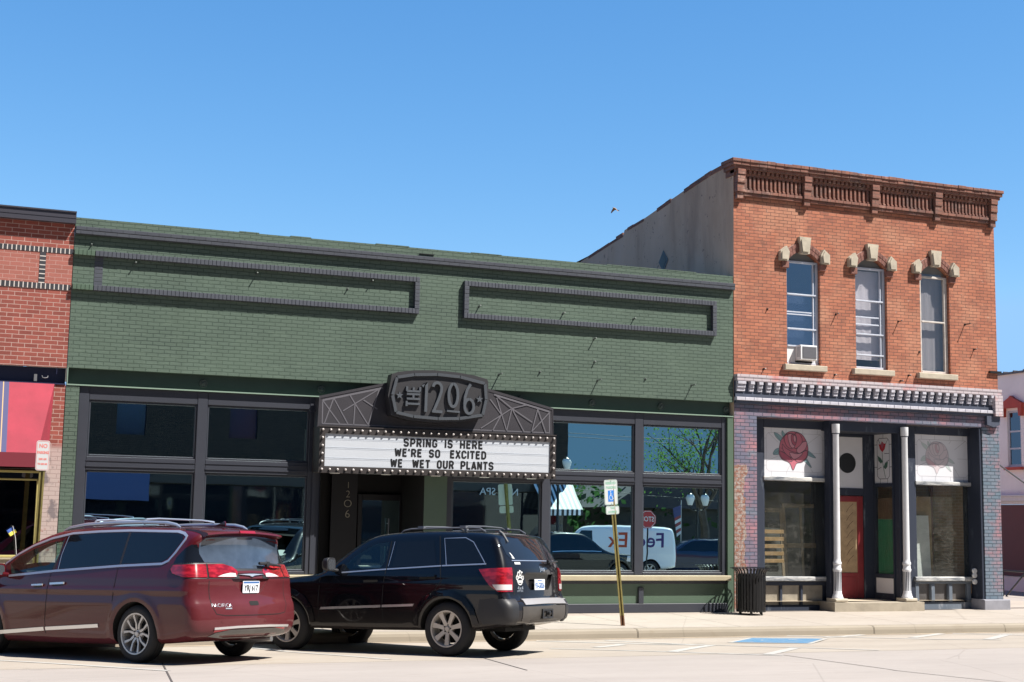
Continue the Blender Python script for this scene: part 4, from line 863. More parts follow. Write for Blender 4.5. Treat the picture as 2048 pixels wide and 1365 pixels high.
def leading(x0, x1, z0, z1, y, parent, m_):
    """painted lead lines: border bricks and a rounded inner frame"""
    mb = MB(); i = .1; w_ = .008
    c = [(x0+i, z0+i+.06), (x0+i+.06, z0+i), (x1-i-.06, z0+i), (x1-i, z0+i+.06), (x1-i, z1-i-.06), (x1-i-.06, z1-i), (x0+i+.06, z1-i), (x0+i, z1-i-.06)]; mb.line(c, w_, y-.0004, closed=True)
    for t_ in (.14, .37, .63, .86):
        x = x0+(x1-x0)*t_; mb.line([(x, z0), (x, z0+i)], w_, y-.0004); mb.line([(x, z1-i), (x, z1)], w_, y-.0004)
    for t_ in (.22, .78): z = z0+(z1-z0)*t_; mb.line([(x0, z), (x0+i, z)], w_, y-.0004); mb.line([(x1-i, z), (x1, z)], w_, y-.0004)
    cx, cz = (x0+x1)/2, (z0+z1)/2
    if x1-x0 > 1:
        for q, p in (((x0+i+.05, z1-i), (cx-.4, cz+.2)), ((x0+i, cz-.2), (cx-.4, cz-.08)), ((x1-i-.05, z1-i), (cx+.33, cz+.2)), ((x1-i, cz), (cx+.4, cz)), ((cx-.2, z0+i), (cx-.1, cz-.25)), ((cx+.45, z0+i), (cx+.3, cz-.2)), ((cx-.35, z1-i), (cx-.3, cz+.3)), ((cx+.25, z1-i), (cx+.18, cz+.33))): mb.line([q, p], w_, y-.0004)
    else:
        for q, p in (((x0+i, z1-i), (cx-.06, cz+.28)), ((x1-i, z1-i), (cx+.06, cz+.28)), ((x0+i, z0+.25), (cx, z0+.35)), ((x1-i, cz), (cx+.05, cz)), ((cx, z1-i), (cx, cz+.36)), ((x1-i, cz+.2), (cx+.08, cz+.2))): mb.line([q, p], w_, y-.0004)
    SFB(mb).build('lead_lines', m_, parent, recalc=False)
leading(15.545, 17.14, 2.81, 3.825, .1995, rpL, M['lead']); leading(19.40, 20.975, 2.81, 3.825, .1995, rpR, M['ink_pale'])
rose(16.30, 3.36, .44, .1985, rpL, [M['rose1'], M['rose2'], M['rose3']], M['ink'], M['leaf_teal']); rose(20.02, 3.33, .38, .1985, rpR, [M['rose_pale'], M['rose_pale2'], M['rose_pale']], M['ink_pale'], M['leaf_pale'], 1)
# columns
def column(x):
    y = .02; mb = MB()
    mb.lathe([(.0, .26), (.12, .26), (.12, .29), (.105, .31), (.10, .345), (.088, .365), (.085, .83), (.095, .85), (.095, .88), (.08, .90), (.08, .97), (.09, .98), (.09, 1.02), (.076, 1.04), (.070, 1.10), (.064, 3.72), (.068, 3.73), (.068, 3.745), (.084, 3.78), (.084, 3.96), (.0, 3.96)], (x, y, 0), 'z', 28)
    c = mb.build('column', M['white_paint'], BB)
    mb = MB()
    for k in range(14):
        t_ = 2*math.pi*k/14; a, b = math.cos(t_), math.sin(t_); u, v_ = -b*.009, a*.009
        mb.add([(x+a*.088+s1*u, y+b*.088+s1*v_, z) for s1 in (-1, 1) for z in (.42, .82)], [(0, 1, 3, 2)])
    mb.build('flute', M['worn_navy'], c, recalc=False)
    mb = MB(); mb.lathe([(.070, 3.742), (.078, 3.76), (.075, 3.775)], (x, y, 0), 'z', 24); mb.build('collar', M['navy_wood'], c)
    mb = MB(); mb.bbox(x-.16, x+.16, y-.16, y+.17, .19, .262, .02); mb.build('plinth', M['sandstone'], c)
column(17.30); column(19.08)
mb = MB(); pts = [(17.08,.0),(17.08,.19),(17.9,.195),(18.5,.185),(19.36,.195),(19.36,.0)]; mb.prism([(17.08,-.04),(17.08,.188),(17.8,.17),(18.6,.178),(19.36,.19),(19.36,-.04)], 'xz', -.2, 1.2); mb.build('door_step', M['step_stone'], BB)
# door recess
YD = .95
mb = MB(); mb.box(17.2, 19.2, .1, 1.1, 3.83, 4.036); mb.bbox(17.20, 17.34, .12, .30, .19, 3.83, .01); mb.bbox(19.0, 19.19, .12, .30, .19, 3.83, .01)
mb.box(17.3, 17.42, .27, 1.0, .19, 3.83)
mb.bbox(17.42, 17.66, YD, YD+.12, .19, 3.83, .01); mb.bbox(18.66, 18.94, YD, YD+.12, .19, 3.83, .01); mb.bbox(17.66, 18.66, YD, YD+.12, 2.46, 2.62, .01); mb.bbox(17.66, 18.66, YD, YD+.12, 3.76, 3.83, .01)
mb.build('door_surround', M['worn_navy'], BB)
mb = MB(); mb.box(17.66, 18.66, YD+.03, YD+.07, 2.62, 3.76); tp = mb.build('transom_panel', M['rose_paper'], BB)
mb = MB(); mb.disc((18.25, YD+.026, 3.18), .225, 'y', 32); mb.build('round_hole', M['black'], tp)
mb = MB()
for a, b, c, d in ((17.67, 17.80, .2, 2.45), (18.50, 18.65, .2, 2.45), (17.80, 18.50, 2.32, 2.45), (17.80, 18.50, .2, .76)): mb.bbox(a, b, YD+.02, YD+.08, c, d, .008)
mb.bbox(17.88, 18.42, YD+.012, YD+.03, .28, .68, .012); dr = mb.build('red_door', M['door_red'], BB)
mb = MB(); mb.box(17.80, 18.50, YD+.045, YD+.055, .76, 2.32)
for k in range(7): z = .95+k*.19; mb.line([(18.22, z), (18.30, z+.11), (18.40, z+.19)], .012, YD+.044, 1)
mb.build('papered_pane', [M['paper_brown'], M['wood_dark']], dr)
mb = MB(); mb.line([(17.85, 1.42), (18.02, 1.44)], .03, YD+.043); mb.line([(17.85, 1.2), (18.02, 1.22)], .03, YD+.043); mb.line([(17.86, 1.15), (18.01, 1.16)], .02, YD+.043); mb.build('tape_strip', M['white_paint'], dr)
mb = MB(); mb.lathe([(0, -.07), (.028, -.065), (.03, -.045), (.012, -.03), (.012, 0)], (17.75, YD+.02, 1.15), 'y', 12); mb.build('handle', M['brass'], dr)
# canted side window of the recess (plane from (18.99,.30) to (18.94,.95))
def SW(u, z, d=0.0): return (18.99-.06*u+d, .30+.65*u, z)
mb = MB()
def swbox(u0, u1, z0, z1, d0, d1, mi=0): mb.add([SW(u0,z0,d0),SW(u1,z0,d0),SW(u1,z1,d0),SW(u0,z1,d0),SW(u0,z0,d1),SW(u1,z0,d1),SW(u1,z1,d1),SW(u0,z1,d1)], [(0,1,2,3),(4,7,6,5),(0,4,5,1),(1,5,6,2),(2,6,7,3),(3,7,4,0)], mi)
for q in ((0, .06, .19, 3.83), (.94, 1, .19, 3.83), (.06, .94, 2.66, 2.74), (.06, .94, .66, .75), (.06, .94, .19, .33)): swbox(*q, -.02, .08)
sw = mb.build('side_window', M['worn_navy'], BB)
mb = MB(); swbox(.06, .94, .75, 2.66, .02, .03); mb.build('pane', M['shop_clear'], sw)
mb = MB(); swbox(.06, .94, .33, .66, .0, .03); mb.build('kick_panel', M['rose_paper'], sw)
mb = MB(); swbox(.06, .94, 2.74, 3.83, .0, .03); rp = mb.build('rosebud_mural', M['rose_paper'], sw)
T = MB(); 
def swpoly(pts, d, mi, tgt): tgt.add([SW(u, z, d) for u, z in pts], [tuple(range(len(pts)))], mi)
A = MB(); swpoly([(.62,3.62),(.7,3.66),(.8,3.6),(.78,3.7) ,(.6,3.72),(.42,3.69),(.4,3.6),(.45,3.5),(.55,3.44),(.66,3.46),(.74,3.54)][::-1] if False else [(.36,3.62),(.42,3.5),(.54,3.43),(.66,3.5),(.72,3.62),(.62,3.60),(.56,3.68),(.46,3.62)], -.003, 0, A)
swpoly([(.46,3.6),(.54,3.5),(.62,3.58),(.56,3.67)], -.005, 1, A); A.build('rosebud', [M['rose_red'], M['rose2']], rp, recalc=False)
A = MB(); 
for a, b in (((.55,3.43),(.53,3.2)), ((.53,3.2),(.46,3.0)), ((.46,3.0),(.4,2.86))):
    swpoly([(a[0]-.012,a[1]),(a[0]+.012,a[1]),(b[0]+.012,b[1]),(b[0]-.012,b[1])], -.003, 0, A)
A.build('stem', M['leaf_dark'], rp, recalc=False)
for pts_ in ([(.52,3.22),(.62,3.3),(.78,3.36),(.74,3.24),(.62,3.18)], [(.49,3.1),(.4,3.2),(.27,3.22),(.3,3.1),(.4,3.05)]): A = MB(); swpoly(pts_, -.004, 0, A); A.build('leaf', M['leaf_dark'], rp, recalc=False)
A = MB()
def swline(a, b, w_=.006): 
    d = Vector((b[0]-a[0], b[1]-a[1])).normalized(); n = Vector((-d.y*w_, d.x*w_)); A.add([SW(a[0]+n.x*1.5,a[1]+n.y,-.0025),SW(b[0]+n.x*1.5,b[1]+n.y,-.0025),SW(b[0]-n.x*1.5,b[1]-n.y,-.0025),SW(a[0]-n.x*1.5,a[1]-n.y,-.0025)], [(0,1,2,3)])
fr = [(.2,2.9),(.3,2.84),(.7,2.84),(.8,2.9),(.8,3.68),(.7,3.74),(.3,3.74),(.2,3.68)]
for i in range(8): swline(fr[i], fr[(i+1) % 8])
for a, b in (((.06,3.6),(.2,3.6)),((.06,3.1),(.2,3.1)),((.8,3.6),(.94,3.6)),((.8,3.1),(.94,3.1)),((.5,3.74),(.5,3.83)),((.3,2.74),(.3,2.84)),((.66,2.74),(.66,2.84)),((.25,3.72),(.45,3.55)),((.75,3.72),(.62,3.6)),((.2,3.4),(.45,3.4)),((.6,3.1),(.8,3.05)),((.2,3.25),(.35,3.22))): swline(a, b)
A.build('lead_lines', M['ink'], rp, recalc=False)
mb = MB(); mb.bbox(21.10, 21.168, .02, .60, .0, 4.036, .01); mb.bbox(15.332, 15.40, .06, .60, .0, 4.036, .01) if False else None; mb.build('jamb_post', M['worn_navy'], BB)
# little things on the right post
for z in (.84, .74, .60): mb = MB(); mb.lathe([(0, -.03), (.05, -.03), (.06, -.018), (.06, .01)], (21.05, .215, z), 'y', 18); mb.build('utility_cap', M['ac'], BB)
mb = MB(); mb.prism([(17.34,1.44),(17.42,1.44),(17.42,1.53),(17.40,1.565),(17.36,1.565),(17.34,1.53)], 'xz', .32, .349); mb.build('mail_tag', M['white'], BB)
# interior of the shop
mb = MB(); mb.quad((15.3,.3,.19),(21.4,.3,.19),(21.4,5,.19),(15.3,5,.19),1); mb.quad((15.3,5,.19),(21.4,5,.19),(21.4,5,4.03),(15.3,5,4.03)); mb.quad((15.3,.3,.19),(15.3,5,.19),(15.3,5,4.03),(15.3,.3,4.03)); mb.quad((15.3,.3,4.03),(21.4,.3,4.03),(21.4,5,4.03),(15.3,5,4.03)); mb.quad((21.4,.28,.19),(21.4,5,.19),(21.4,5,4.03),(21.4,.28,4.03),2)
mb.quad((17.37,1.12,.19),(18.95,1.12,.19),(18.95,1.12,4.03),(17.37,1.12,4.03)); mb.quad((15.3,.56,.0),(17.3,.56,.0),(17.3,.56,.6),(15.3,.56,.6)); mb.quad((19.2,.56,.0),(21.3,.56,.0),(21.3,.56,.6),(19.2,.56,.6)); mb.quad((15.3,.52,3.8),(17.3,.52,3.8),(17.3,.52,4.2),(15.3,.52,4.2)); mb.quad((19.2,.52,3.8),(21.3,.52,3.8),(21.3,.52,4.2),(19.2,.52,4.2))
mb.quad((17.43,.3,.19),(17.43,1.1,.19),(17.43,1.1,4.03),(17.43,.3,4.03))
mb.build('interior', [M['inner_dark'], M['inner_floor'], M['inner_brick']], BB, recalc=False)
def leaning(name, label, cat, parts, x, y, z, lean, yaw):
    o = thing(name, label, cat, (x, y, z), Matrix.Rotation(yaw, 3, 'Z') @ Matrix.Rotation(-lean, 3, 'X'))
    for nm, mb_, mt in parts: mb_.build(nm, mt, o)
    return o
a = MB()
for q in ((0, .07, 0, 1.65), (.55, .62, 0, 1.65), (.07, .55, 1.56, 1.65), (.07, .55, 0, .12)): a.bbox(q[0], q[1], 0, .03, q[2], q[3], .004)
b = MB(); b.box(.07, .55, .014, .016, .12, 1.56)
leaning('wooden_frame', 'bare wooden frame with slats leaning inside the left shop window', 'frame', [('frame', a, M['plank']), ('mesh', b, M['mesh_screen'])], 15.84, .68, .5, .08, .03)
a = MB()
for k in range(5): a.bbox(0, .56, 0, .03, .62-.155*k, .70-.155*k, .004)
leaning('slat_bundle', 'pale wooden slats in front of the leaning frame in the left shop window', 'slats', [('slats', a, M['wood'])], 15.82, .62, .98, .0, .03)
a = MB()
for q in ((0, .08, 0, 1.75), (.88, .96, 0, 1.75), (.44, .5, .08, 1.67), (.08, .88, 1.67, 1.75), (.08, .88, 0, .12), (.08, .44, .8, .9), (.5, .88, .8, .9)): a.bbox(q[0], q[1], 0, .035, q[2], q[3], .004)
b = MB(); b.box(.08, .88, .016, .018, .12, 1.67)
leaning('screen_door', 'old wooden screen door leaning beside the slats in the left shop window', 'door', [('frame', a, M['plank']), ('mesh', b, M['mesh_screen'])], 16.48, .74, .5, .08, 0)
a = MB(); a.box(0, .6, 0, .04, 0, 1.55); b = MB(); b.lathe([(0,-.04),(.04,-.04),(.04,0)], (.17, 0, .55), 'y', 12); c_ = MB(); c_.box(.22, .225, -.004, 0, 0, 1.5); c_.box(.0, .22, -.004, 0, 1.2, 1.205)
leaning('white_door', 'white panel door leaning inside the right shop window', 'door', [('leaf', a, M['white_paint']), ('lock', b, M['black']), ('groove', c_, M['ink_pale'])], 19.82, .9, .5, .05, 0)
a = MB(); a.box(0, .95, 0, .03, 0, 1.98); leaning('plywood_sheet', 'tan plywood sheet standing behind the white door in the right shop window', 'plywood', [('sheet', a, M['wood'])], 19.65, 1.06, .5, .03, 0)
def behind_glass(name, label, cat, part, z0, z1, mt):
    o = thing(name, label, cat, (19.05, .6, z0)); mb = MB(); d0, d1 = .07, .10
    n = 9
    for k in range(n):
        u0, u1 = .02+.96*k/n, .02+.96*(k+1)/n-.006
        mb.add([SW(u0,z0,d0),SW(u1,z0,d0),SW(u1,z1,d0),SW(u0,z1,d0),SW(u0,z0,d1),SW(u1,z0,d1),SW(u1,z1,d1),SW(u0,z1,d1)], [(0,1,2,3),(4,7,6,5),(0,4,5,1),(1,5,6,2),(2,6,7,3),(3,7,4,0)])
    mb.build(part, mt, o)
behind_glass('green_board_panel', 'green grooved board standing behind the side window of the doorway', 'board', 'boards', .70, 1.95, M['green_board'])
behind_glass('brown_board', 'dark brown board above the green board behind the doorway side window', 'board', 'boards', 1.955, 2.42, M['wood_dark'])
a = MB(); a.tube([(0, 0, 0), (0, 0, 3.4)], .05, 10); leaning('red_pipe', 'dark red pipe rising along the brick inside the right shop window', 'pipe', [('pipe', a, mat('red_oxide', (.14, .03, .03), .6))], 21.3, 2.0, .2, 0, 0)
# ------------------------------------------------------------------ street furniture
def rrect(w, h, r, n=5):
    out = []
    for cx, cz, a0 in ((w/2-r, h/2-r, 0), (-w/2+r, h/2-r, 90), (-w/2+r, -h/2+r, 180), (w/2-r, -h/2+r, 270)):
        out += [(cx+r*math.cos(R(a0+90*k/n)), cz+r*math.sin(R(a0+90*k/n))) for k in range(n+1)]
    return out
def post_mesh(p0, p1, w=.042):
    """U-channel sign post between two points"""
    mb = MB(); a, b = Vector(p0), Vector(p1)
    for ox, oy, sx, sy in ((0, .012, w*.5, .004), (-w*.5, -.004, .006, .016), (w*.5, -.004, .006, .016), (-w*.72, -.018, .012, .003), (w*.72, -.018, .012, .003)):
        vs = [(q.x+ox+i*sx, q.y+oy+j*sy, q.z) for q in (a, b) for i, j in ((-1,-1),(1,-1),(1,1),(-1,1))]
        mb.add(vs, [(0,1,2,3),(4,7,6,5),(0,4,5,1),(1,5,6,2),(2,6,7,3),(3,7,4,0)])
    return mb
def plate(w, h, mats, bands=None):
    mb = MB(); mb.prism(rrect(w, h, .03), 'xz', -.003, 0); return mb
def sign_plate(parent, name, w, h, cx, cy, cz, roll, yaw, texts, border, extra=None):
    T = Matrix.Translation((cx, cy, cz)) @ Matrix.Rotation(yaw, 4, 'Z') @ Matrix.Rotation(roll, 4, 'Y')
    mb = MB(); mb.prism(rrect(w, h, .035), 'xz', -.003, 0); mb.tx(T); pl = mb.build(name, M['sign_white'], parent)
    mb = MB(); mb.line(rrect(w-.022, h-.022, .028), .006, -.0045, closed=True); mb.tx(T); mb.build('border', border, pl, recalc=False)
    for s, z, sz, mt, sx in texts:
        mb = MB(); mb.text(s, sz, T @ Matrix.Translation((0, -.0046, z)) @ Matrix.Rotation(math.pi/2, 4, 'X'), off=.003, sx=sx); mb.build('lettering', mt, pl, recalc=False)
    return pl, T
HS = thing('reserved_parking_sign', 'white reserved parking sign with blue wheelchair symbol on a leaning olive post', 'sign', (11.03, -2.5, -.04))
p0, p1 = (11.03, -2.5, -.04), (10.765, -2.5, 2.56)
q = Vector(p0).lerp(Vector(p1), .07); post_mesh(tuple(q), p1).build('post', M['post'], HS); post_mesh(p0, tuple(q)).build('post_base', M['post_rust'], HS)
pl, T = sign_plate(HS, 'sign_plate', .305, .45, 10.765, -2.53, 2.325, -.06, .24, [('RESERVED', .165, .065, M['sign_green'], .82), ('PARKING', .085, .065, M['sign_green'], .85)], M['sign_green'])
mb = MB(); mb.box(-.07, .07, -.0052, -.0045, -.165, .035); mb.tx(T); mb.build('symbol_field', M['sign_blue'], pl)
mb = MB(); y = -.006
mb.add([(math.cos(a)*.012-.012, y, .012+math.sin(a)*.012) for a in [k*math.pi/6 for k in range(12)]], [tuple(range(12))])
mb.line([(-.012, -.005), (-.008, -.06), (.022, -.065), (.038, -.115), (.05, -.11)], .013, y); mb.line([(-.008, -.028), (.022, -.03)], .01, y-.0003); mb.line(arc(.0, -.09, .042, .045, 110, 350, 12), .01, y-.0006)
mb.tx(T); mb.build('wheelchair_symbol', M['sign_white'], pl, recalc=False)
mb = MB()
for z in (.205, -.205): mb.lathe([(0, -.01), (.008, -.009), (.009, -.003)], (0, 0, z), 'y', 8)
mb.tx(T); mb.build('bolt', M['steel'], pl)
sign_plate(HS, 'lower_plate', .305, .15, 10.80, -2.53, 2.008, -.06, .24, [('VAN', .035, .05, M['sign_green'], .9), ('ACCESSIBLE', -.03, .045, M['sign_green'], .85)], M['sign_green'])
NP = thing('no_parking_sign', 'white no parking sign with red lettering before the left brick pier', 'sign', (1.02, -2.7, -.04))
post_mesh((1.0, -2.68, -.04), (1.035, -2.68, 2.6)).build('post', M['post'], NP)
sign_plate(NP, 'sign_plate', .20, .46, 1.028, -2.71, 2.665, .0, .12, [('NO', .145, .088, M['sign_red'], .9), ('PARKING', .045, .056, M['sign_red'], .72), ('2:00 AM', -.055, .042, M['sign_red'], .8), ('TO 6:00 AM', -.13, .036, M['sign_red'], .75)], M['sign_red'])
TB = thing('trash_bin', 'round black slatted steel litter bin standing at the corner between the green and brick buildings', 'trash can', (14.8, -.62, -.01))
cx, cy = 14.8, -.62; mb = MB()
for k in range(30):
    t_ = 2*math.pi*k/30; a, b = math.cos(t_), math.sin(t_); u = Vector((-b, a, 0))*.017
    pr = [(.292, .05), (.30, .78), (.305, .83), (.33, .87), (.375, .905), (.415, .915)]
    for (r0, z0), (r1, z1) in zip(pr, pr[1:]):
        for dr in (0,): mb.add([(cx+a*r0-u.x, cy+b*r0-u.y, z0), (cx+a*r0+u.x, cy+b*r0+u.y, z0), (cx+a*r1+u.x, cy+b*r1+u.y, z1), (cx+a*r1-u.x, cy+b*r1-u.y, z1),
            (cx+a*(r0-.008)-u.x, cy+b*(r0-.008)-u.y, z0), (cx+a*(r0-.008)+u.x, cy+b*(r0-.008)+u.y, z0), (cx+a*(r1-.008)+u.x, cy+b*(r1-.008)+u.y, z1), (cx+a*(r1-.008)-u.x, cy+b*(r1-.008)-u.y, z1)], [(0,1,2,3),(4,7,6,5),(0,4,5,1),(1,5,6,2),(2,6,7,3),(3,7,4,0)])
mb.build('slats', M['bin'], TB)
for r, z, h in ((.285, .06, .035), (.29, .72, .035), (.405, .905, .014)):
    mb = MB(); mb.lathe([(r, z), (r+.006, z), (r+.006, z+h), (r, z+h), (r-.006, z+h), (r-.006, z), (r, z)], (cx, cy, 0), 'z', 32); mb.build('hoop', M['bin'], TB)
mb = MB(); mb.lathe([(0, .09), (.25, .09), (.262, .80), (.25, .80), (.24, .2), (0, .2)], (cx, cy, 0), 'z', 28); mb.build('liner', mat('black_bin_liner', (.006, .006, .007), .6), TB)
for k in range(3): t_ = k*2.1; mb = MB(); mb.lathe([(0, 0), (.03, 0), (.03, .07), (0, .07)], (cx+.24*math.cos(t_), cy+.24*math.sin(t_), -.012), 'z', 8); mb.build('foot', M['bin'], TB)
# bird
BD = thing('small_bird', 'small brown bird flying in the blue sky left of the brick building', 'bird', (14.85, 6.0, 9.66), Matrix.Rotation(.3, 3, 'Z') @ Matrix.Rotation(.25, 3, 'Y'))
BD.scale = (.72, .72, .72)
feather = mat('brown_feathers', (.30, .19, .10), .8, var=.25, vs_=20)
mb = MB(); mb.lathe([(0, -.105), (.012, -.10), (.022, -.085), (.026, -.07), (.023, -.055), (.032, -.03), (.036, .0), (.03, .04), (.015, .075), (.008, .09)], (0, 0, 0), 'x', 12)
mb.add([(.07, -.012, .004), (.19, -.04, .01), (.20, .0, .006), (.19, .04, .01), (.07, .012, .004), (.07, 0, -.006)], [(0, 1, 2, 3, 4), (0, 5, 4), (0, 1, 2, 5), (2, 3, 4, 5)])
mb.add([(-.125, 0, 0), (-.10, .008, .006), (-.10, -.008, .006), (-.10, 0, -.008)], [(0, 1, 2), (0, 2, 3), (0, 3, 1)])
b_ = mb.build('body', feather, BD)
for s_ in (-1, 1):
    mb = MB(); pl_ = [(-.05, .02, .01), (-.045, .09, -.03), (-.01, .17, -.11), (.03, .19, -.13), (.035, .12, -.07), (.05, .06, -.02), (.045, .02, .008)]
    mb.add([(a, s_*b, c) for a, b, c in pl_]+[(a, s_*b, c-.006) for a, b, c in pl_], [tuple(range(7)), tuple(range(13, 6, -1))]+[(i, (i+1) % 7, 7+(i+1) % 7, 7+i) for i in range(7)]); mb.build('wing', feather, BD)
# far white house across the side street
FW_ = thing('white_house', 'white two storey building with a red hooded window across the side street', 'building', (40, 20, -.5))
X = 34.0; siding = mat('white_stucco', (.80, .79, .80), .8, var=.06, vs_=1.2)
mb = MB(); wall_sheet(mb, 8.5, 40, 2.62, 7.15, [(13.30, 13.98, 3.9, 5.86)], 0, .12)
mb.v = [(X+b, a, c) for a, b, c in mb.v]; mb.quad((X, 8.5, -.6), (60, 8.5, -.6), (60, 8.5, 7.15), (X, 8.5, 7.15)); mb.build('wall', siding, FW_)
mb = MB(); mb.box(X-.03, X+.2, 8.4, 40, -.5, .1); mb.build('base_wall', siding, FW_)
mb = MB()
for k in range(62): y = 8.5+k*.5; mb.box(X-.1, X+.2, y+.03, y+.47, 7.15, 7.22); mb.box(X-.08, X+.1, y-.03, y+.03, 7.15, 7.26)
mb.build('roof_edge', mat('dark_roof_edge', (.12, .12, .13), .5), FW_)
mb = MB(); mb.quad((X, 8.5, 7.2), (60, 8.5, 7.9), (60, 40, 7.9), (X, 40, 7.2)); mb.build('roof', M['cap_metal'], FW_, recalc=False)
mb = MB(); mb.box(X-.22, X, 8.5, 40, 2.70, 2.86); mb.box(X-.15, X, 8.5, 40, 2.58, 2.697); mb.box(X-.26, X, 8.5, 40, 2.863, 2.90); mb.build('storefront_cornice', M['white_paint'], FW_)
maroon = mat('maroon_panel', (.10, .02, .024), .5, var=.06)
mb = MB(); mb.box(X-.06, X+.1, 8.5, 40, .12, 2.57); mb.build('maroon_panel', maroon, FW_)
hood = mat('red_hood_mould', (.42, .06, .04), .6, var=.12, vs_=5)
mb = MB(); mb.prism([(13.12, 5.65), (13.26, 5.65), (13.28, 5.95), (14.0, 5.95), (14.02, 5.65), (14.16, 5.65), (14.18, 6.10), (13.75, 6.30), (13.64, 6.38), (13.53, 6.30), (13.10, 6.10)], 'yz', X-.14, X+.02)
mb.build('window_hood', hood, FW_); mb = MB(); mb.box(X-.12, X+.05, 13.2, 14.08, 3.78, 3.88); mb.build('window_sill', hood, FW_)
mb = MB()
for a, b, c, d in ((13.30, 13.37, 3.9, 5.86), (13.91, 13.98, 3.9, 5.86), (13.37, 13.91, 3.9, 3.97), (13.37, 13.91, 5.79, 5.86), (13.37, 13.91, 4.5, 4.56), (13.37, 13.91, 5.1, 5.16)): mb.box(X+.04, X+.1, a, b, c, d)
w_ = mb.build('window', M['win_white'], FW_); mb = MB(); mb.box(X+.07, X+.075, 13.33, 13.95, 3.93, 5.83); mb.build('pane', glass_clear('house_pane', tint=(.25, .25, .4), refl=.1), w_)
mb = MB(); mb.box(X+.13, X+1, 13.2, 14.1, 3.8, 5.95); mb.f.pop(5); mb.m.pop(5); mb.s.pop(5); mb.build('dark_room', M['black_room'], w_, recalc=False)
RL = thing('pipe_railing', 'black pipe railing beside the far sidewalk across the side street', 'railing', (30, 8, -.5))
mb = MB()
for z in (.45,): mb.tube([(30.4, 2, z), (30.4, 15, z)], .03, 8)
mb.build('top_rail', M['bin'], RL)
mb = MB(); mb.tube([(30.4, 2, -.42), (30.4, 15, -.42)], .03, 8); mb.build('bottom_rail', M['bin'], RL)
for y in (4, 7.0, 10.2, 13.4): mb = MB(); mb.tube([(30.4, y, -.45), (30.4, y, .45)], .03, 8); mb.build('post', M['bin'], RL)
mb = MB(); mb.tube([(30.4, 9.2, .42), (30.4, 10.15, -.4)], .025, 8); mb.build('brace', M['bin'], RL)
WR = MB(); a, b = Vector((21.66, .3, 3.36)), Vector((32, 2.5, -1.3)); pts = [a.lerp(b, k/10) for k in range(11)]; WR.tube(pts, .018, 6)
props(WR.build('guy_cable', mat('steel_cable', (.1, .1, .11), .4, metal=.5)), 'thin dark cable sloping from the brick corner towards the right', 'cable')
# ------------------------------------------------------------------ vehicles: smooth bodies from a signed distance field
def chaikin(P,n=2):
    P=np.asarray(P,float)
    for _ in range(n):
        Q=np.roll(P,-1,0); P=np.stack([.75*P+.25*Q,.25*P+.75*Q],1).reshape(-1,2)
    return P
def sdpoly(P,X,Z):
    d=np.full(X.shape,1e9); ins=np.zeros(X.shape,bool)
    n=len(P)
    for i in range(n):
        a=P[i];b=P[(i+1)%n];e=b-a
        wx=X-a[0];wz=Z-a[1]
        t=np.clip((wx*e[0]+wz*e[1])/(e@e+1e-12),0,1)
        d=np.minimum(d,(wx-e[0]*t)**2+(wz-e[1]*t)**2)
        c=((a[1]>Z)!=(b[1]>Z))&(X<(b[0]-a[0])*(Z-a[1])/(b[1]-a[1]+1e-12)+a[0])
        ins^=c
    d=np.sqrt(d)
    return np.where(ins,-d,d)
def smax(a,b,k):
    h=np.maximum(k-np.abs(a-b),0)/k
    return np.maximum(a,b)+h*h*k*.25
def body_F(C,X,Y,Z):
    """signed distance-like function of a car body; C: dict"""
    ay=np.abs(Y)
    x2=X-C['rbow']*ay**2*np.clip((C['rx']-X)/.5,0,1)+C['fbow']*ay**2*np.clip((X-C['fx'])/.5,0,1)
    z2=Z+C['crown']*ay**2*np.clip((Z-.9)/.5,0,1)
    a=sdpoly(C['P'],x2,z2)
    w=np.interp(Z,C['wz'],C['ww'])
    w=w-C['rt']*np.clip((C['rx']-X)/1.0,0,1.5)**2-C['ft']*np.clip((X-C['fx'])/1.0,0,2)**2
    for (cx,cz,r0,amp) in C.get('flare',[]):
        r=np.hypot(X-cx,Z-cz)
        w=w+amp*np.exp(-((r-r0)/.05)**2)*(Z<cz+.6)
    for (zc,amp,s) in C.get('crease',[]): w=w+amp*np.exp(-((Z-zc)/s)**2)
    b=(ay-w)*.97
    return smax(a,b,C['k'])
CREF = [None]
def Fb(Q): return body_F(CREF[0], Q[:, 0], Q[:, 1], Q[:, 2])
def solve(O, D, n=120, tmax=1.6):
    """first hit of rays O+t*D with the body"""
    ts = np.linspace(0, tmax, n); hit = np.full(len(O), np.nan); prev = Fb(O)
    lo = np.zeros(len(O)); hi = np.full(len(O), tmax); done = np.zeros(len(O), bool)
    for a, b in zip(ts[:-1], ts[1:]):
        f = Fb(O+b*D); k = (~done) & (f <= 0); lo[k] = a; hi[k] = b; done |= k
        if done.all(): break
    for _ in range(18):
        mid = (lo+hi)/2; f = Fb(O+mid[:, None]*D); hi = np.where(f <= 0, mid, hi); lo = np.where(f <= 0, lo, mid)
    return O+((lo+hi)/2)[:, None]*D
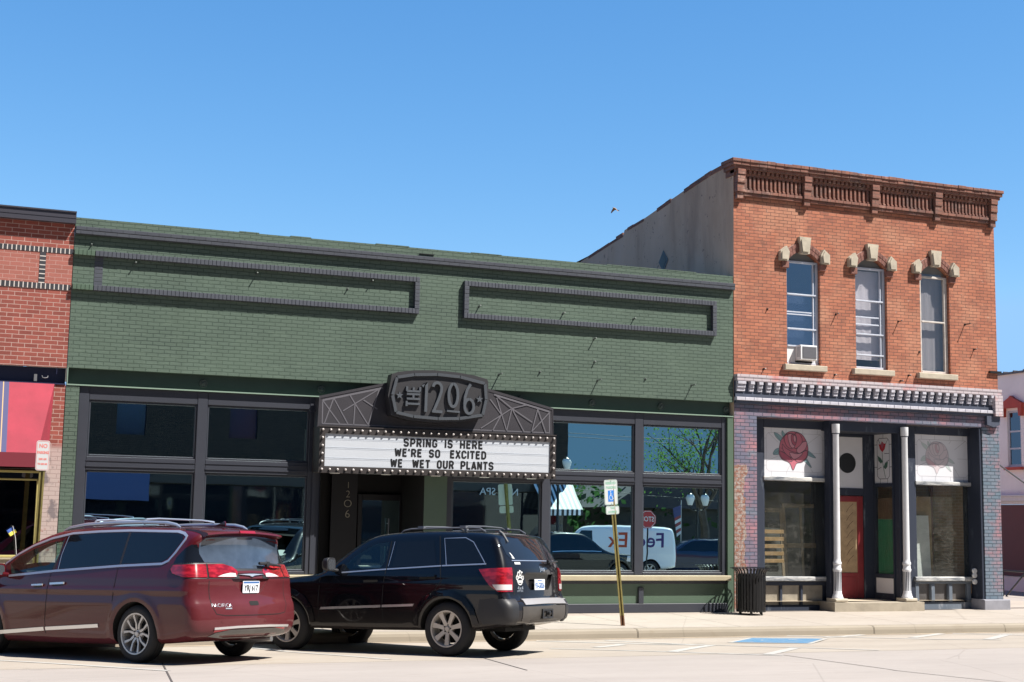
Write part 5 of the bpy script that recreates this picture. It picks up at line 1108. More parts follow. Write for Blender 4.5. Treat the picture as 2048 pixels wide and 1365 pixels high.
def grid_poly(poly, res):
    res, rz = res if isinstance(res, tuple) else (res, res)
    bm = bmesh.new(); vs = [bm.verts.new((a, b, 0)) for a, b in poly]; bm.faces.new(vs)
    xs = [q[0] for q in poly]; ys = [q[1] for q in poly]
    for k in range(1, int((max(xs)-min(xs))/res)+1): bmesh.ops.bisect_plane(bm, geom=bm.verts[:]+bm.edges[:]+bm.faces[:], plane_co=(min(xs)+k*res+.0007, 0, 0), plane_no=(1, 0, 0))
    for k in range(1, int((max(ys)-min(ys))/rz)+1): bmesh.ops.bisect_plane(bm, geom=bm.verts[:]+bm.edges[:]+bm.faces[:], plane_co=(0, min(ys)+k*rz+.0007, 0), plane_no=(0, 1, 0))
    bm.verts.index_update(); V = np.array([(v.co.x, v.co.y) for v in bm.verts]); Fc = [[v.index for v in f.verts] for f in bm.faces]; bm.free(); return V, Fc
def nrm(P):
    e = 1e-3; g = np.stack([Fb(P+np.array(d)*e)-Fb(P-np.array(d)*e) for d in ((1, 0, 0), (0, 1, 0), (0, 0, 1))], 1); return g/(np.linalg.norm(g, axis=1, keepdims=True)+1e-9)
def patch(poly, how, off=.004, res=.06, side=1, cen=(-.35, .45), thick=.0, mi=0, mb=None):
    V, Fc = grid_poly(poly, (res if res < 3 else 2.6, .05) if how == 'cyl' else res); n = len(V)
    if how == 'side': O = np.stack([V[:, 0], np.full(n, 1.25*side), V[:, 1]], 1); D = np.tile((0., -side, 0.), (n, 1))
    elif how == 'rear': O = np.stack([np.full(n, -1.7), V[:, 0], V[:, 1]], 1); D = np.tile((1., 0., 0.), (n, 1))
    elif how == 'front': O = np.stack([np.full(n, 5.2), V[:, 0], V[:, 1]], 1); D = np.tile((-1., 0., 0.), (n, 1))
    elif how == 'top': O = np.stack([V[:, 0], V[:, 1], np.full(n, 2.4)], 1); D = np.tile((0., 0., -1.), (n, 1))
    else:  # 'cyl': V = (degrees from straight back towards the side, height)
        a = np.radians(V[:, 0]); D = np.stack([np.cos(a), -np.sin(a)*side, np.zeros(n)], 1); C0 = np.stack([np.full(n, cen[0]), np.full(n, cen[1]*side), V[:, 1]], 1); O = C0-D*1.3
    P = solve(O, D, 140, 2.4 if how in ('front',) else 1.7); N = nrm(P); top = P+N*off
    mb = mb or MB(); b0 = len(mb.v)
    mb.add(top, Fc, mi, True)
    if thick > 0:
        # rim skirt down into the body
        from collections import Counter
        E = Counter(); 
        for f in Fc:
            for i in range(len(f)): E[tuple(sorted((f[i], f[(i+1) % len(f)])))] += 1
        bot = P+N*(off-thick); b1 = len(mb.v); mb.v += [tuple(q) for q in bot]
        for (i, j), c in E.items():
            if c == 1: mb.f.append([b0+i, b0+j, b1+j, b1+i]); mb.m.append(mi); mb.s.append(False)
    return mb
def strip_poly(pts, w):
    P = [Vector(q) for q in pts]; Lf = []; Rt = []
    for i, q in enumerate(P):
        d = (P[min(i+1, len(P)-1)]-P[max(i-1, 0)]).normalized(); n = Vector((-d.y, d.x))*w/2; Lf.append(tuple(q+n)); Rt.append(tuple(q-n))
    return Lf+Rt[::-1]
def mesh_obj(name, vs, fs):
    me = bpy.data.meshes.new(name); me.from_pydata([tuple(map(float, v)) for v in vs], [], fs); bm = bmesh.new(); bm.from_mesh(me); bmesh.ops.recalc_face_normals(bm, faces=bm.faces[:]); bm.to_mesh(me); bm.free()
    o = bpy.data.objects.new(name, me); COL.objects.link(o); return o
def evaluate(o):
    dg = bpy.context.evaluated_depsgraph_get(); dg.update(); return bpy.data.meshes.new_from_object(o.evaluated_get(dg), depsgraph=dg)
def car_body(Cc, name, mats, parent, wheels, rarch, cabin=None, windows=(), windscreen=None, vox=.03, depth=.42, recess=()):
    """body shell with wheel arches and, when given, a hollow cabin with real window openings.  mats = [paint, dark, cabin]"""
    CREF[0] = Cc; P = Cc['P']; n = len(P); hw = float(np.max(Cc['ww']))+.03
    o = mesh_obj('raw', [(a, -hw, b) for a, b in P]+[(a, hw, b) for a, b in P], [tuple(range(n)), tuple(range(2*n-1, n-1, -1))]+[(i, (i+1) % n, n+(i+1) % n, n+i) for i in range(n)])
    md = o.modifiers.new('r', 'REMESH'); md.mode = 'VOXEL'; md.voxel_size = vox
    me = evaluate(o); bpy.data.objects.remove(o)
    V = np.empty(len(me.vertices)*3, np.float32); me.vertices.foreach_get('co', V); V = V.reshape(-1, 3).astype(float)
    for it in range(7):
        f = Fb(V); e = 2e-3
        g = np.stack([(Fb(V+np.array(d)*e)-f)/e for d in ((1, 0, 0), (0, 1, 0), (0, 0, 1))], 1)
        stp = (f/np.maximum((g*g).sum(1), .25))[:, None]*g; ln = np.linalg.norm(stp, axis=1, keepdims=True); stp *= np.minimum(1, .12/np.maximum(ln, 1e-9)); V -= stp
    me.vertices.foreach_set('co', V.astype(np.float32).ravel()); me.update()
    o = bpy.data.objects.new('body', me); COL.objects.link(o)
    me.materials.clear()
    for m_ in mats: me.materials.append(m_)
    cutters = []
    mb = MB()
    for (wx, wz) in wheels:
        for s_ in (-1, 1): mb.lathe([(0, .98*s_-.0), (rarch, .98*s_+.0), (rarch, (.98-depth)*s_), (0, (.98-depth)*s_)], (wx, 0, wz), 'y', 40, 1) if False else mb.lathe([(.0001, 1.2*s_), (rarch, 1.2*s_), (rarch, (hw-depth)*s_), (.0001, (hw-depth)*s_)], (wx, 0, wz), 'y', 44, 1)
    cutters.append(mb)
    if cabin: mb = MB(); mb.prism(cabin, 'xz', -.70, .70, 2); cutters.append(mb)
    for w_ in windows: mb = MB(); mb.prism(w_, 'xz', -1.3, 1.3, 1); cutters.append(mb)
    if windscreen: mb = MB(); mb.prism(windscreen, 'xz', -.60, .60, 1); cutters.append(mb)
    for (poly, a_, b_) in recess: mb = MB(); mb.prism(poly, 'yz', a_, b_, 0); cutters.append(mb)
    for mb in cutters:
        c = mb.build('cut', mats); 
        md = o.modifiers.new('b', 'BOOLEAN'); md.operation = 'DIFFERENCE'; md.object = c; md.solver = 'EXACT'; md.material_mode = 'INDEX'
        me2 = evaluate(o); o.modifiers.clear(); o.data = me2; bpy.data.objects.remove(c)
    me = o.data; me.polygons.foreach_set('use_smooth', [True]*len(me.polygons)); me.set_sharp_from_angle(angle=R(32)); me.update()
    o.name = name; o.parent = parent; ORG[o.name] = Vector((0, 0, 0))
    return o
def wheel(parent, x, y, z, rt, rr, style, m_rim, m_tyre, m_dark, steer=0.0):
    s_ = 1 if y > 0 else -1
    T = Matrix.Translation((x, y, z)) @ Matrix.Rotation(steer, 4, 'Z') @ (Matrix.Identity(4) if s_ > 0 else Matrix.Rotation(math.pi, 4, 'Z'))
    w = .115
    mb = MB(); mb.lathe([(rr-.01, -w), (rr+.03, -w-.008), (rt-.03, -w+.004), (rt-.006, -w+.03), (rt, -w+.05), (rt, w-.05), (rt-.006, w-.03), (rt-.03, w-.004), (rr+.05, w+.006), (rr+.02, w+.004), (rr, w-.004), (rr-.012, w-.03), (rr-.012, -w+.02), (rr-.01, -w)], (0, 0, 0), 'y', 56)
    for k in range(3): mb.lathe([(rt+.0015, -.05+k*.045), (rt+.0015, -.04+k*.045)], (0, 0, 0), 'y', 56, 1)
    mb.tx(T); wh = mb.build('wheel', [m_tyre, m_dark], parent)
    mb = MB(); mb.lathe([(rr+.004, w-.002), (rr+.006, w+.006), (rr-.012, w+.004), (rr-.022, w-.018), (rr-.03, w-.06), (rr-.04, -.05), (rr-.012, -.09)], (0, 0, 0), 'y', 56)
    def radial(poly, y0, y1):
        for k in range(ns):
            a = 2*math.pi*k/ns+ph; ca, sa = math.cos(a), math.sin(a)
            P = [(u*ca-v*sa, u*sa+v*ca) for u, v in poly]; n = len(P); b = MB()
            vs = [(p[0], y0(math.hypot(*p)), p[1]) for p in P]+[(p[0], y1, p[1]) for p in P]
            mb.add(vs, [tuple(range(n)), tuple(range(2*n-1, n-1, -1))]+[(i, (i+1) % n, n+(i+1) % n, n+i) for i in range(n)])
    yf = lambda r: w-.012-.028*max(0, 1-r/rr)**1.5
    if style == 'seven':
        ns = 7; ph = .22; radial([(.05, -.030), (rr*.55, -.028), (rr-.015, -.038), (rr-.015, .038), (rr*.55, .028), (.05, .030)], yf, w-.055)
    elif style == 'twin':
        ns = 5; ph = math.pi/2+.1
        for sg in (1, -1): radial([(.05, sg*.002), (rr*.45, sg*.012), (rr-.018, sg*.072), (rr-.018, sg*.116), (rr*.5, sg*.042), (.05, sg*.036)], yf, w-.055)
    else:
        ns = 6; ph = 0; radial([(.05, -.03), (rr-.02, -.03), (rr-.02, .03), (.05, .03)], yf, w-.05)
    mb.lathe([(0, w-.018), (.028, w-.018), (.034, w-.024), (.036, w-.04), (.075, w-.042), (.082, w-.05), (.085, w-.08)], (0, 0, 0), 'y', 28)
    mb.tx(T); mb.build('rim', m_rim, wh)
    mb = MB()
    for k in range(5): a = 2*math.pi*k/5+.5; mb.lathe([(0, w-.028), (.01, w-.028), (.012, w-.044)], (.056*math.cos(a), 0, .056*math.sin(a)), 'y', 8)
    mb.lathe([(.0, -.03), (rr-.05, -.03)], (0, 0, 0), 'y', 32); mb.tx(T); mb.build('hub', m_dark, wh)
    return wh
# materials
def paint(name, col, dusty=.0, rough=.35, coat=1.0, dust_sun_col=(.3, .25, .2), zlo=.3, zhi=.9, metal=0.0, rear=0.0):
    t = NT(name); t.set(rough=rough, coat=coat, coat_rough=.02, metal=metal, spec=.05)
    if dusty > 0:
        g = t.obj(); sp = t.node('ShaderNodeSeparateXYZ'); t.link(g, sp.inputs[0]); z = sp.outputs[2]
        k = t.ramp(t.math('MULTIPLY', z, .5), [(zlo*.5, 1.0), (zhi*.5, 0.0)]); n = t.noise(g, 3, 5, .65, mapscale=(1, 1, 2.2))
        rr_ = t.ramp(t.math('ADD', .5, t.math('MULTIPLY', sp.outputs[0], .25)), [(.20, 1.0), (.31, 0.0)]); k = t.math('MAXIMUM', k, t.math('MULTIPLY', rr_, rear)); f = t.math('MULTIPLY', t.math('MULTIPLY', k, t.math('ADD', .5, n)), dusty); t.base(t.mix(f, col, dust_sun_col))  # rear end paler: tailgate dust, with sunlight put into the colour too
        t.setin(t.b.inputs['Coat Weight'], t.math('SUBTRACT', coat, t.math('MULTIPLY', f, 1.2))); 
    else: t.base(col)
    return t.m
M['maroon'] = paint('maroon_car_paint', (.062, .004, .0075), .32, dust_sun_col=(.19, .068, .072), zlo=.2, zhi=.8, rear=.95)
M['blackpaint'] = paint('black_car_paint', (.003, .0035, .006), .5, dust_sun_col=(.06, .05, .043), zlo=.3, zhi=.72, rear=.5)
M['car_dark'] = mat('black_wheel_well', (.006, .006, .006), .9); M['trim'] = mat('black_plastic_trim', (.018, .018, .02), .5); M['grey_plastic'] = mat('grey_plastic_valance', (.16, .155, .15), .5, var=.15)
M['chrome'] = mat('chrome_trim', (.72, .72, .73), .28, .75); M['satin'] = mat('satin_silver_rail', (.40, .44, .52), .3, .6); M['satin2'] = mat('dull_grey_rack', (.16, .165, .18), .4, .4); M['rearglass2'] = mat('dark_rear_glass', (.012, .014, .018), .04, spec=.7); M['grey_plastic2'] = mat('dusty_bumper_plastic', (.06, .053, .046), .55, var=.2); M['chrome2'] = mat('dusty_chrome_step', (.36, .35, .35), .4, .4)
M['tyre'] = mat('tyre_rubber', (.016, .016, .017), .8, var=.2, bump=.1); M['alloy'] = mat('alloy_wheel', (.50, .48, .46), .35, .55, var=.06); M['alloy2'] = mat('dusty_alloy_wheel', (.52, .48, .43), .45, .4, var=.08)
M['tint'] = mat('tinted_car_glass', (.006, .007, .01), .03, spec=.5); M['rearglass'] = mat('sky_toned_rear_glass', (.045, .06, .085), .1, spec=.9, var=.25, vs_=4); M['carglass'] = glass_clear('clear_car_glass', tint=(.55, .72, .68), refl=.03)  # rearglass: grey-blue base colour stands for sky mirrored in it
t = NT('red_lamp_lens'); t.base(t.mix(t.ramp(t.noise(t.obj(), 9, 2, .5, mapscale=(1, 1, 2.5)), [(.4, 0.0), (.62, 1.0)]), (.16, .004, .008), (.34, .012, .02))); t.set(rough=.12, coat=1); t.b.inputs['Emission Color'].default_value = (0, 0, 0, 1); M['lens'] = t.m
M['lens_dark'] = mat('dark_red_lens', (.26, .008, .014), .15, coat=1); M['lens_clear'] = mat('clear_lamp_lens', (.55, .5, .5), .15, coat=1); M['cabin'] = mat('cabin_lining', (.03, .03, .034), .8); M['seat'] = mat('seat_fabric', (.045, .045, .05), .8); M['dash'] = mat('pale_dashboard', (.22, .24, .22), .6)
M['plate'] = mat('licence_plate_white', (.72, .74, .78), .4); M['plate_blue'] = mat('licence_plate_blue', (.05, .13, .32), .4)
def cabin_bits(T, xw, zb, y0=.38):
    mb = MB(); mb.lathe([(.165, -.012), (.18, -.014), (.19, 0), (.18, .014), (.165, .012), (.165, -.012)], (0, 0, 0), 'x', 28)
    for a in (.3, 2.84, 4.7): mb.box(-.012, .012, -.014, .014, 0, .17) if False else mb.tube([(0, 0, 0), (0, .17*math.cos(a), .17*math.sin(a))], .015, 6)
    mb.lathe([(0, -.03), (.06, -.02), (.06, .02), (0, .03)], (0, 0, 0), 'x', 14); mb.tx(Matrix.Translation((xw, y0, zb)) @ Matrix.Rotation(-.4, 4, 'Y')); mb.build('steering_wheel', M['trim'], T)
    for y in (-.38, .38):
        mb = MB(); 
        mb.bbox(-.06, .06, -.24, .24, 0, .62, .03); mb.tx(Matrix.Translation((xw-.78, y, zb-.45)) @ Matrix.Rotation(-.22, 4, 'Y')); mb.box(xw-.75, xw-.25, y-.24, y+.24, zb-.5, zb-.4); mb.bbox(xw-1.0, xw-.9, y-.13, y+.13, zb+.17, zb+.36, .02); mb.build('seat', M['seat'], T)
    mb = MB(); mb.prism([(xw+.2, zb-.3), (xw+.12, zb+.06), (xw+.3, zb+.13), (xw+.9, zb+.06), (xw+.9, zb-.3)], 'xz', -.68, .68); mb.build('dashboard', M['dash'], T)
def plate_mesh(parent, y, z, x, tilt, txt, style, w=.31, h=.155):
    T = Matrix.Translation((x, y, z)) @ Matrix.Rotation(-math.pi/2, 4, 'Z') @ Matrix.Rotation(tilt, 4, 'X')
    mb = MB(); mb.prism(rrect(w, h, .012), 'xz', -.006, .004); mb.tx(T); pl = mb.build('licence_plate', M['plate'], parent)
    mb = MB(); mb.text(txt, .10, T @ Matrix.Translation((0, -.0075, -.016)) @ Matrix.Rotation(math.pi/2, 4, 'X'), off=.004, sx=.78)
    mb.build('plate_number', M['plate_blue'] if style else M['trim'], pl, recalc=False)
    mb = MB(); mb.prism([(-w*.47, h*.30), (w*.47, h*.30), (w*.47, h*.46), (-w*.47, h*.46)], 'xz', -.0072, -.006) if not style else mb.prism([(-w*.22, h*.33), (w*.22, h*.33), (w*.22, h*.42), (-w*.22, h*.42)], 'xz', -.0072, -.006); mb.tx(T)
    mb.build('plate_band', M['plate_blue'], pl, recalc=False); return pl
def rtext(parent, s, y, z, size, mt, off=.006, sx=1.0, name='badge'):
    """raised lettering on the rear face, wrapped onto the body"""
    b = MB(); b.text(s, size, Matrix.Identity(4), off=.0, sx=sx, sp=1.1); V = np.array(b.v); O = np.stack([np.full(len(V), -1.7), y-V[:, 0], z+V[:, 1]], 1)
    P = solve(O, np.tile((1., 0, 0), (len(V), 1))); P[:, 0] -= off; b.v = [tuple(q) for q in P]; return b.build(name, mt, parent, recalc=False)
def mirror_shell(mb, x, y, z, hw_, hh_):
    n = 24; rings = []
    for dx, k in ((-.066, .94), (-.06, 1.0), (-.02, 1.0), (.03, .9), (.06, .65), (.075, .3)): rings.append([(x+dx, y+a*k, z+b*k) for a, b in rrect(hw_*1.8, hh_*1.8, .06)])
    m = len(rings[0]); mb.add([q for r_ in rings for q in r_], [(i*m+k, i*m+(k+1) % m, (i+1)*m+(k+1) % m, (i+1)*m+k) for i in range(len(rings)-1) for k in range(m)]+[tuple(range(m))[::-1], tuple(range((len(rings)-1)*m, len(rings)*m))], 0, True)
M['mirror'] = mat('mirror_glass', (.5, .53, .58), .05, .9)
def carpose(o, rows): return o, Matrix(((rows[0][0], rows[1][0], rows[2][0]), (rows[0][1], rows[1][1], rows[2][1]), (rows[0][2], rows[1][2], rows[2][2])))
def both(parent, name, mt, poly, off=.004, thick=0.0, res=.06, sides=(1, -1)):
    for s_ in sides: patch(poly, 'side', off, res, s_, thick=thick).build(name, mt, parent, recalc=False)
VAN=dict(P=chaikin([(-0.625,.25),(-0.995,.31),(-1.155,.36),(-1.205,.52),(-1.185,.74),(-1.125,.83),(-1.105,.98),(-1.115,1.10),(-1.055,1.22),(-0.975,1.40),(-0.935,1.52),(-0.975,1.64),(-0.915,1.72),(-0.450,1.77),(.2,1.80),(.9,1.815),(1.5,1.80),(2.0,1.755),(2.6,1.53),(3.2,1.20),(3.5,1.08),(3.85,.93),(4.05,.72),(4.09,.5),(3.98,.3),(3.7,.2),(2.5,.2),(1.0,.2)],2),
 rbow=.16,fbow=.20,rx=-.3,fx=2.6,crown=.07,rt=.04,ft=.06,k=.12,
 wz=[.15,.3,.5,.75,.95,1.08,1.2,1.4,1.6,1.8],ww=[.90,.96,1.0,1.01,1.0,.985,.955,.885,.815,.745],flare=[(0,.37,.47,.012),(3.09,.37,.47,.012)],crease=[(.93,.012,.03)])
SJ=1.02
JEEP=dict(P=chaikin(np.array([(-0.450,.36),(-0.855,.42),(-1.065,.46),(-1.105,.55),(-1.105,.71),(-1.055,.765),(-1.005,.78),(-1.000,.95),(-0.990,1.08),(-0.995,1.19),(-0.895,1.42),(-0.765,1.63),(-0.675,1.70),(-0.250,1.73),(.4,1.745),(1.0,1.73),(1.42,1.68),(1.76,1.47),(2.14,1.17),(2.3,1.115),(3.1,1.05),(3.5,.98),(3.66,.85),(3.7,.6),(3.62,.42),(3.3,.33),(2.0,.33),(1.0,.33)])*SJ,2),
 rbow=.13,fbow=.15,rx=-.3,fx=2.6,crown=.04,rt=.02,ft=.03,k=.09,
 wz=np.array([.25,.4,.6,.85,1.0,1.1,1.16,1.4,1.65,1.8])*SJ,ww=np.array([.85,.895,.915,.925,.92,.91,.89,.81,.735,.69])*SJ,flare=[(0,.37*SJ,.47,.02),(2.78*SJ,.37*SJ,.47,.02)],crease=[(1.0,.008,.03)])

# ---- maroon minivan
o_, m3 = carpose((2.9292, -5.7553, -.1359), [[-.5824, .8122, -.0331], [-.8129, -.5819, .0237], [0, .0407, .9992]])
VN = thing('maroon_minivan', 'maroon minivan with chrome window trim and silver roof rails parked nearest the camera', 'minivan', o_, m3)
fwin = [(2.58, 1.135), (2.66, 1.27), (2.52, 1.375), (2.28, 1.475), (1.98, 1.56), (1.70, 1.60), (1.69, 1.40), (1.73, 1.19)]
car_body(VAN, 'body', [M['maroon'], M['car_dark'], M['cabin']], VN, [(0, .37), (3.09, .37)], .415, cabin=[(-.6, .95), (-.6, 1.62), (-.3, 1.68), (1.5, 1.72), (2.0, 1.64), (2.5, 1.42), (2.9, 1.18), (2.9, .95)], windows=[fwin], windscreen=[(2.1, 1.74), (2.95, 1.40), (3.1, 1.18), (2.86, 1.17), (2.0, 1.6)],
 recess=[([(-.36, 1.085), (.36, 1.085), (.30, 1.02), (.20, .92), (.16, .885), (-.16, .885), (-.20, .92), (-.30, 1.02)], -2, -1.07)])
both(VN, 'front_door_glass', M['carglass'], fwin, .002)
slider = [(.41, 1.265), (1.50, 1.205), (1.63, 1.205), (1.655, 1.38), (1.63, 1.645), (1.5, 1.665), (.95, 1.685), (.41, 1.685)]
both(VN, 'sliding_door_glass', M['tint'], slider, .003)
both(VN, 'quarter_glass', M['tint'], [(.37, 1.685), (.37, 1.27), (-.37, 1.295), (-.48, 1.345), (-.56, 1.44), (-.655, 1.59), (-.62, 1.635), (-.5, 1.665)], .003)
both(VN, 'window_chrome', M['satin'], strip_poly([(2.62, 1.105), (1.68, 1.175), (.38, 1.245), (-.40, 1.272), (-.50, 1.31), (-.58, 1.41), (-.69, 1.585), (-.69, 1.63), (-.62, 1.665), (-.5, 1.69), (.4, 1.715), (1.0, 1.71), (1.55, 1.69), (1.95, 1.625), (2.3, 1.525), (2.56, 1.41), (2.78, 1.27)], .03), .008, .012)
both(VN, 'pillar_line', M['satin'], strip_poly([(1.60, 1.20), (1.625, 1.40), (1.60, 1.655)], .012), .007)
both(VN, 'black_pillar', M['trim'], [(1.665, 1.20), (1.725, 1.20), (1.685, 1.40), (1.695, 1.60), (1.66, 1.64)], .0035)
both(VN, 'black_pillar', M['trim'], [(-.005+.375, 1.265), (.408, 1.262), (.408, 1.69), (.372, 1.69)], .0035)
both(VN, 'door_seam', M['car_dark'], strip_poly([(1.73, 1.15), (1.745, 1.0), (1.77, .6), (1.78, .33)], .010), .0015)
both(VN, 'door_seam', M['car_dark'], strip_poly([(.41, 1.22), (.405, 1.08), (.43, .78)], .010), .0015)
both(VN, 'door_seam', M['car_dark'], strip_poly([(-.55, 1.02), (.4, .985), (1.4, .95)], .007), .0012, sides=())
both(VN, 'side_trim', M['chrome'], strip_poly([(2.75, .325), (1.80, .395)], .05), .012, .016); both(VN, 'side_trim', M['chrome'], strip_poly([(1.765, .398), (1.3, .425), (.69, .462)], .046), .012, .016)
for s_ in (1, -1):
    for a, b, z0, z1 in ((2.06, 1.84, .975, .985), (1.68, 1.40, 1.0, 1.012)):
        patch([(a-.02, z0-.03), (b+.02, z1-.03), (b+.05, z1-.01), (a-.05, z0-.01)], 'side', .002, .05, s_).build('handle_recess', M['car_dark'], VN, recalc=False)
        patch(strip_poly([(a, z0), (b, z1)], .028), 'side', .035, .05, s_, thick=.02).build('door_handle', M['chrome'], VN, recalc=False)
# tail lamps
for s_ in (1, -1):
    cen = (-.45, .45)
    patch([(8, 1.07), (68, 1.09), (80, 1.17), (74, 1.285), (8, 1.285)], 'cyl', .003, 4, s_, cen).build('lamp_surround', M['trim'], VN, recalc=False) if False else None
    patch([(-19.5, 1.085), (50, 1.085), (70, 1.135), (77, 1.195), (74, 1.27), (60, 1.285), (23, 1.285), (0, 1.285), (-16, 1.25), (-21, 1.19)], 'cyl', .003, 2.6, s_, cen).build('lamp_surround', M['trim'], VN, recalc=False)
    lamp = patch([(26, 1.100), (52, 1.10), (70, 1.15), (74, 1.20), (71, 1.255), (26, 1.268)], 'cyl', .012, 2.1, s_, cen, .02).build('tail_lamp', M['lens'], VN, recalc=False)
    lm2 = patch([(-19, 1.19), (-14, 1.235), (-2, 1.268), (23.5, 1.268), (23.5, 1.10), (-12, 1.10), (-18, 1.145)], 'cyl', .012, 2.1, s_, cen, .02).build('tail_lamp', M['lens'], VN, recalc=False)
    patch([(-15, 1.107), (12, 1.107), (4, 1.135), (-8, 1.155), (-15, 1.15)], 'cyl', .0145, 4.1, s_, cen).build('reversing_lens', M['lens_clear'], lm2, recalc=False)
    patch([(23.7, 1.09), (25.8, 1.09), (25.8, 1.275), (23.7, 1.275)], 'cyl', .006, 4.1, s_, cen).build('lamp_gap', M['car_dark'], VN, recalc=False)
    patch([(28, 1.285), (72, 1.27), (68, 1.36), (55, 1.47), (46, 1.52), (38, 1.52), (31, 1.40)], 'cyl', .003, 4.1, s_, cen).build('corner_glass', M['tint'], VN, recalc=False)
patch([(-.66, 1.275), (-.58, 1.225), (-.3, 1.215), (.3, 1.215), (.36, 1.255), (.44, 1.285), (.70, 1.29), (.74, 1.40), (.735, 1.54), (.66, 1.605), (.4, 1.63), (-.4, 1.63), (-.66, 1.605), (-.735, 1.54), (-.74, 1.40), (-.70, 1.29), (-.66, 1.285)], 'rear', .004, .08).build('rear_glass', M['rearglass'], VN, recalc=False)
patch([(-.4, 1.16), (-.32, 1.155), (.3, 1.155), (.37, 1.17), (.36, 1.25), (.3, 1.213), (-.3, 1.213), (-.38, 1.25)], 'rear', .005, .06).build('glass_lower_band', M['trim'], VN, recalc=False)
patch(strip_poly([(-.36, 1.155), (-.22, 1.165), (0, 1.17), (.22, 1.165), (.36, 1.155)], .03), 'rear', .012, .06, thick=.02).build('tailgate_lip', M['maroon'], VN, recalc=False)
plate_mesh(VN, 0, .975, -1.10, .05, 'YRJ 617', 0)
patch([(-.24, 1.135), (-.05, 1.12), (0, 1.105), (.05, 1.12), (.24, 1.135), (.05, 1.142), (-.05, 1.142)], 'rear', .02, .05, thick=.015).build('wing_badge', M['chrome'], VN, recalc=False)
rtext(VN, 'PACIFICA', .55, .745, .062, M['chrome'], .004, 1.1); patch(strip_poly([(.50, .705), (.40, .705)], .016), 'rear', .005, .05).build('badge', M['chrome'], VN, recalc=False)
patch(rrect(.17, .055, .02), 'rear', .002, .05) ; V_ = [(q[0]+.0, q[1]+.765) for q in rrect(.17, .055, .02)]
patch(V_, 'rear', .003, .05).build('tailgate_handle', M['car_dark'], VN, recalc=False)
for s_ in (1, -1): patch(strip_poly([(.70*s_, 1.06), (.70*s_, .74), (.64*s_, .635), (.5*s_, .615)], .010), 'rear', .002, .05).build('hatch_seam', M['car_dark'], VN, recalc=False)
patch(strip_poly([(.5, .615), (0, .612), (-.5, .615)], .010), 'rear', .002, .06).build('hatch_seam', M['car_dark'], VN, recalc=False)
patch(strip_poly([(.66, .455), (.3, .468), (0, .47), (-.3, .468), (-.74, .455)], .026), 'rear', .014, .06, thick=.02).build('bumper_chrome', M['chrome'], VN, recalc=False)
patch([(.70, .355), (.62, .40), (.40, .435), (-.4, .435), (-.66, .42), (-.74, .355), (-.4, .32), (.4, .32)], 'rear', .006, .06, thick=.012).build('bumper_valance', M['grey_plastic'], VN, recalc=False)
for s_ in (1, -1): patch([(.40*s_, .44), (.66*s_, .41), (.66*s_, .44)], 'rear', .011, .06).build('reflector', M['lens_dark'], VN, recalc=False)
for y in (.55, .2, -.2, -.55):
    patch([(y+.02*math.cos(a), .54+.02*math.sin(a)) for a in [k*math.pi/5 for k in range(10)]], 'rear', .002, .05).build('parking_sensor', M['maroon'], VN, recalc=False)
# roof spoiler, rails, bars, fin, wiper
sp = MB(); top_ = [(-.60, 1.795), (-.98, 1.70), (-1.0, 1.675), (-.93, 1.655)]
vs_ = []; ny = 15
for j in range(ny):
    y = -.70+1.4*j/(ny-1); k = 1-(abs(y)/.70)**3*.16; dz = -.07*y*y
    vs_ += [(-.55, y, 1.765+dz), (-.80-.0*k, y, 1.745+dz), (-.86-.13*k, y, 1.705+dz), (-.87-.135*k, y, 1.68+dz), (-.85-.08*k, y, 1.655+dz), (-.82, y, 1.635+dz)]
sp.add(vs_, [(j*6+i, j*6+i+1, (j+1)*6+i+1, (j+1)*6+i) for j in range(ny-1) for i in range(5)]+[tuple(range(6)), tuple(range((ny-1)*6+5, (ny-1)*6-1, -1))], 0, True); sp.build('roof_spoiler', M['maroon'], VN)
patch([(-.14, 1.655), (.14, 1.655), (.14, 1.672), (-.14, 1.672)], 'rear', .07, .05, thick=.02).build('brake_lamp', M['lens_dark'], VN, recalc=False)
for s_ in (1, -1):
    mb = MB(); mb.tube([(1.88, .66*s_, 1.735), (1.75, .66*s_, 1.775), (1.4, .655*s_, 1.815), (.8, .65*s_, 1.832), (.3, .645*s_, 1.83), (-.15, .635*s_, 1.815), (-.32, .63*s_, 1.785), (-.40, .63*s_, 1.75)], [.012, .024, .027, .027, .027, .027, .024, .012], 10); mb.build('roof_rail', M['satin'], VN)
for x in (1.28, .28):
    mb = MB(); mb.tube([(x, .655, 1.80), (x-.02, .63, 1.868), (x-.02, .4, 1.885), (x-.02, -.4, 1.885), (x-.02, -.63, 1.868), (x, -.655, 1.80)], [.022, .016, .013, .013, .016, .022], 8); mb.build('cross_bar', M['satin'], VN)
mb = MB(); mb.prism([(-.40, 1.79), (-.60, 1.78), (-.595, 1.835), (-.575, 1.85), (-.54, 1.83)], 'xz', -.010, .010); mb.build('antenna_fin', M['maroon'], VN)
mb = MB(); mb.lathe([(0, -.05), (.035, -.045), (.035, .0)], (-1.06, -.32, 1.275), 'x', 12); mb.tube([(-1.075, -.30, 1.28), (-1.07, -.5, 1.262), (-1.02, -.66, 1.25)], [.022, .016, .008], 8); mb.tube([(-1.085, -.16, 1.285), (-1.08, -.33, 1.285)], [.02, .022], 8); mb.build('rear_wiper', M['trim'], VN)
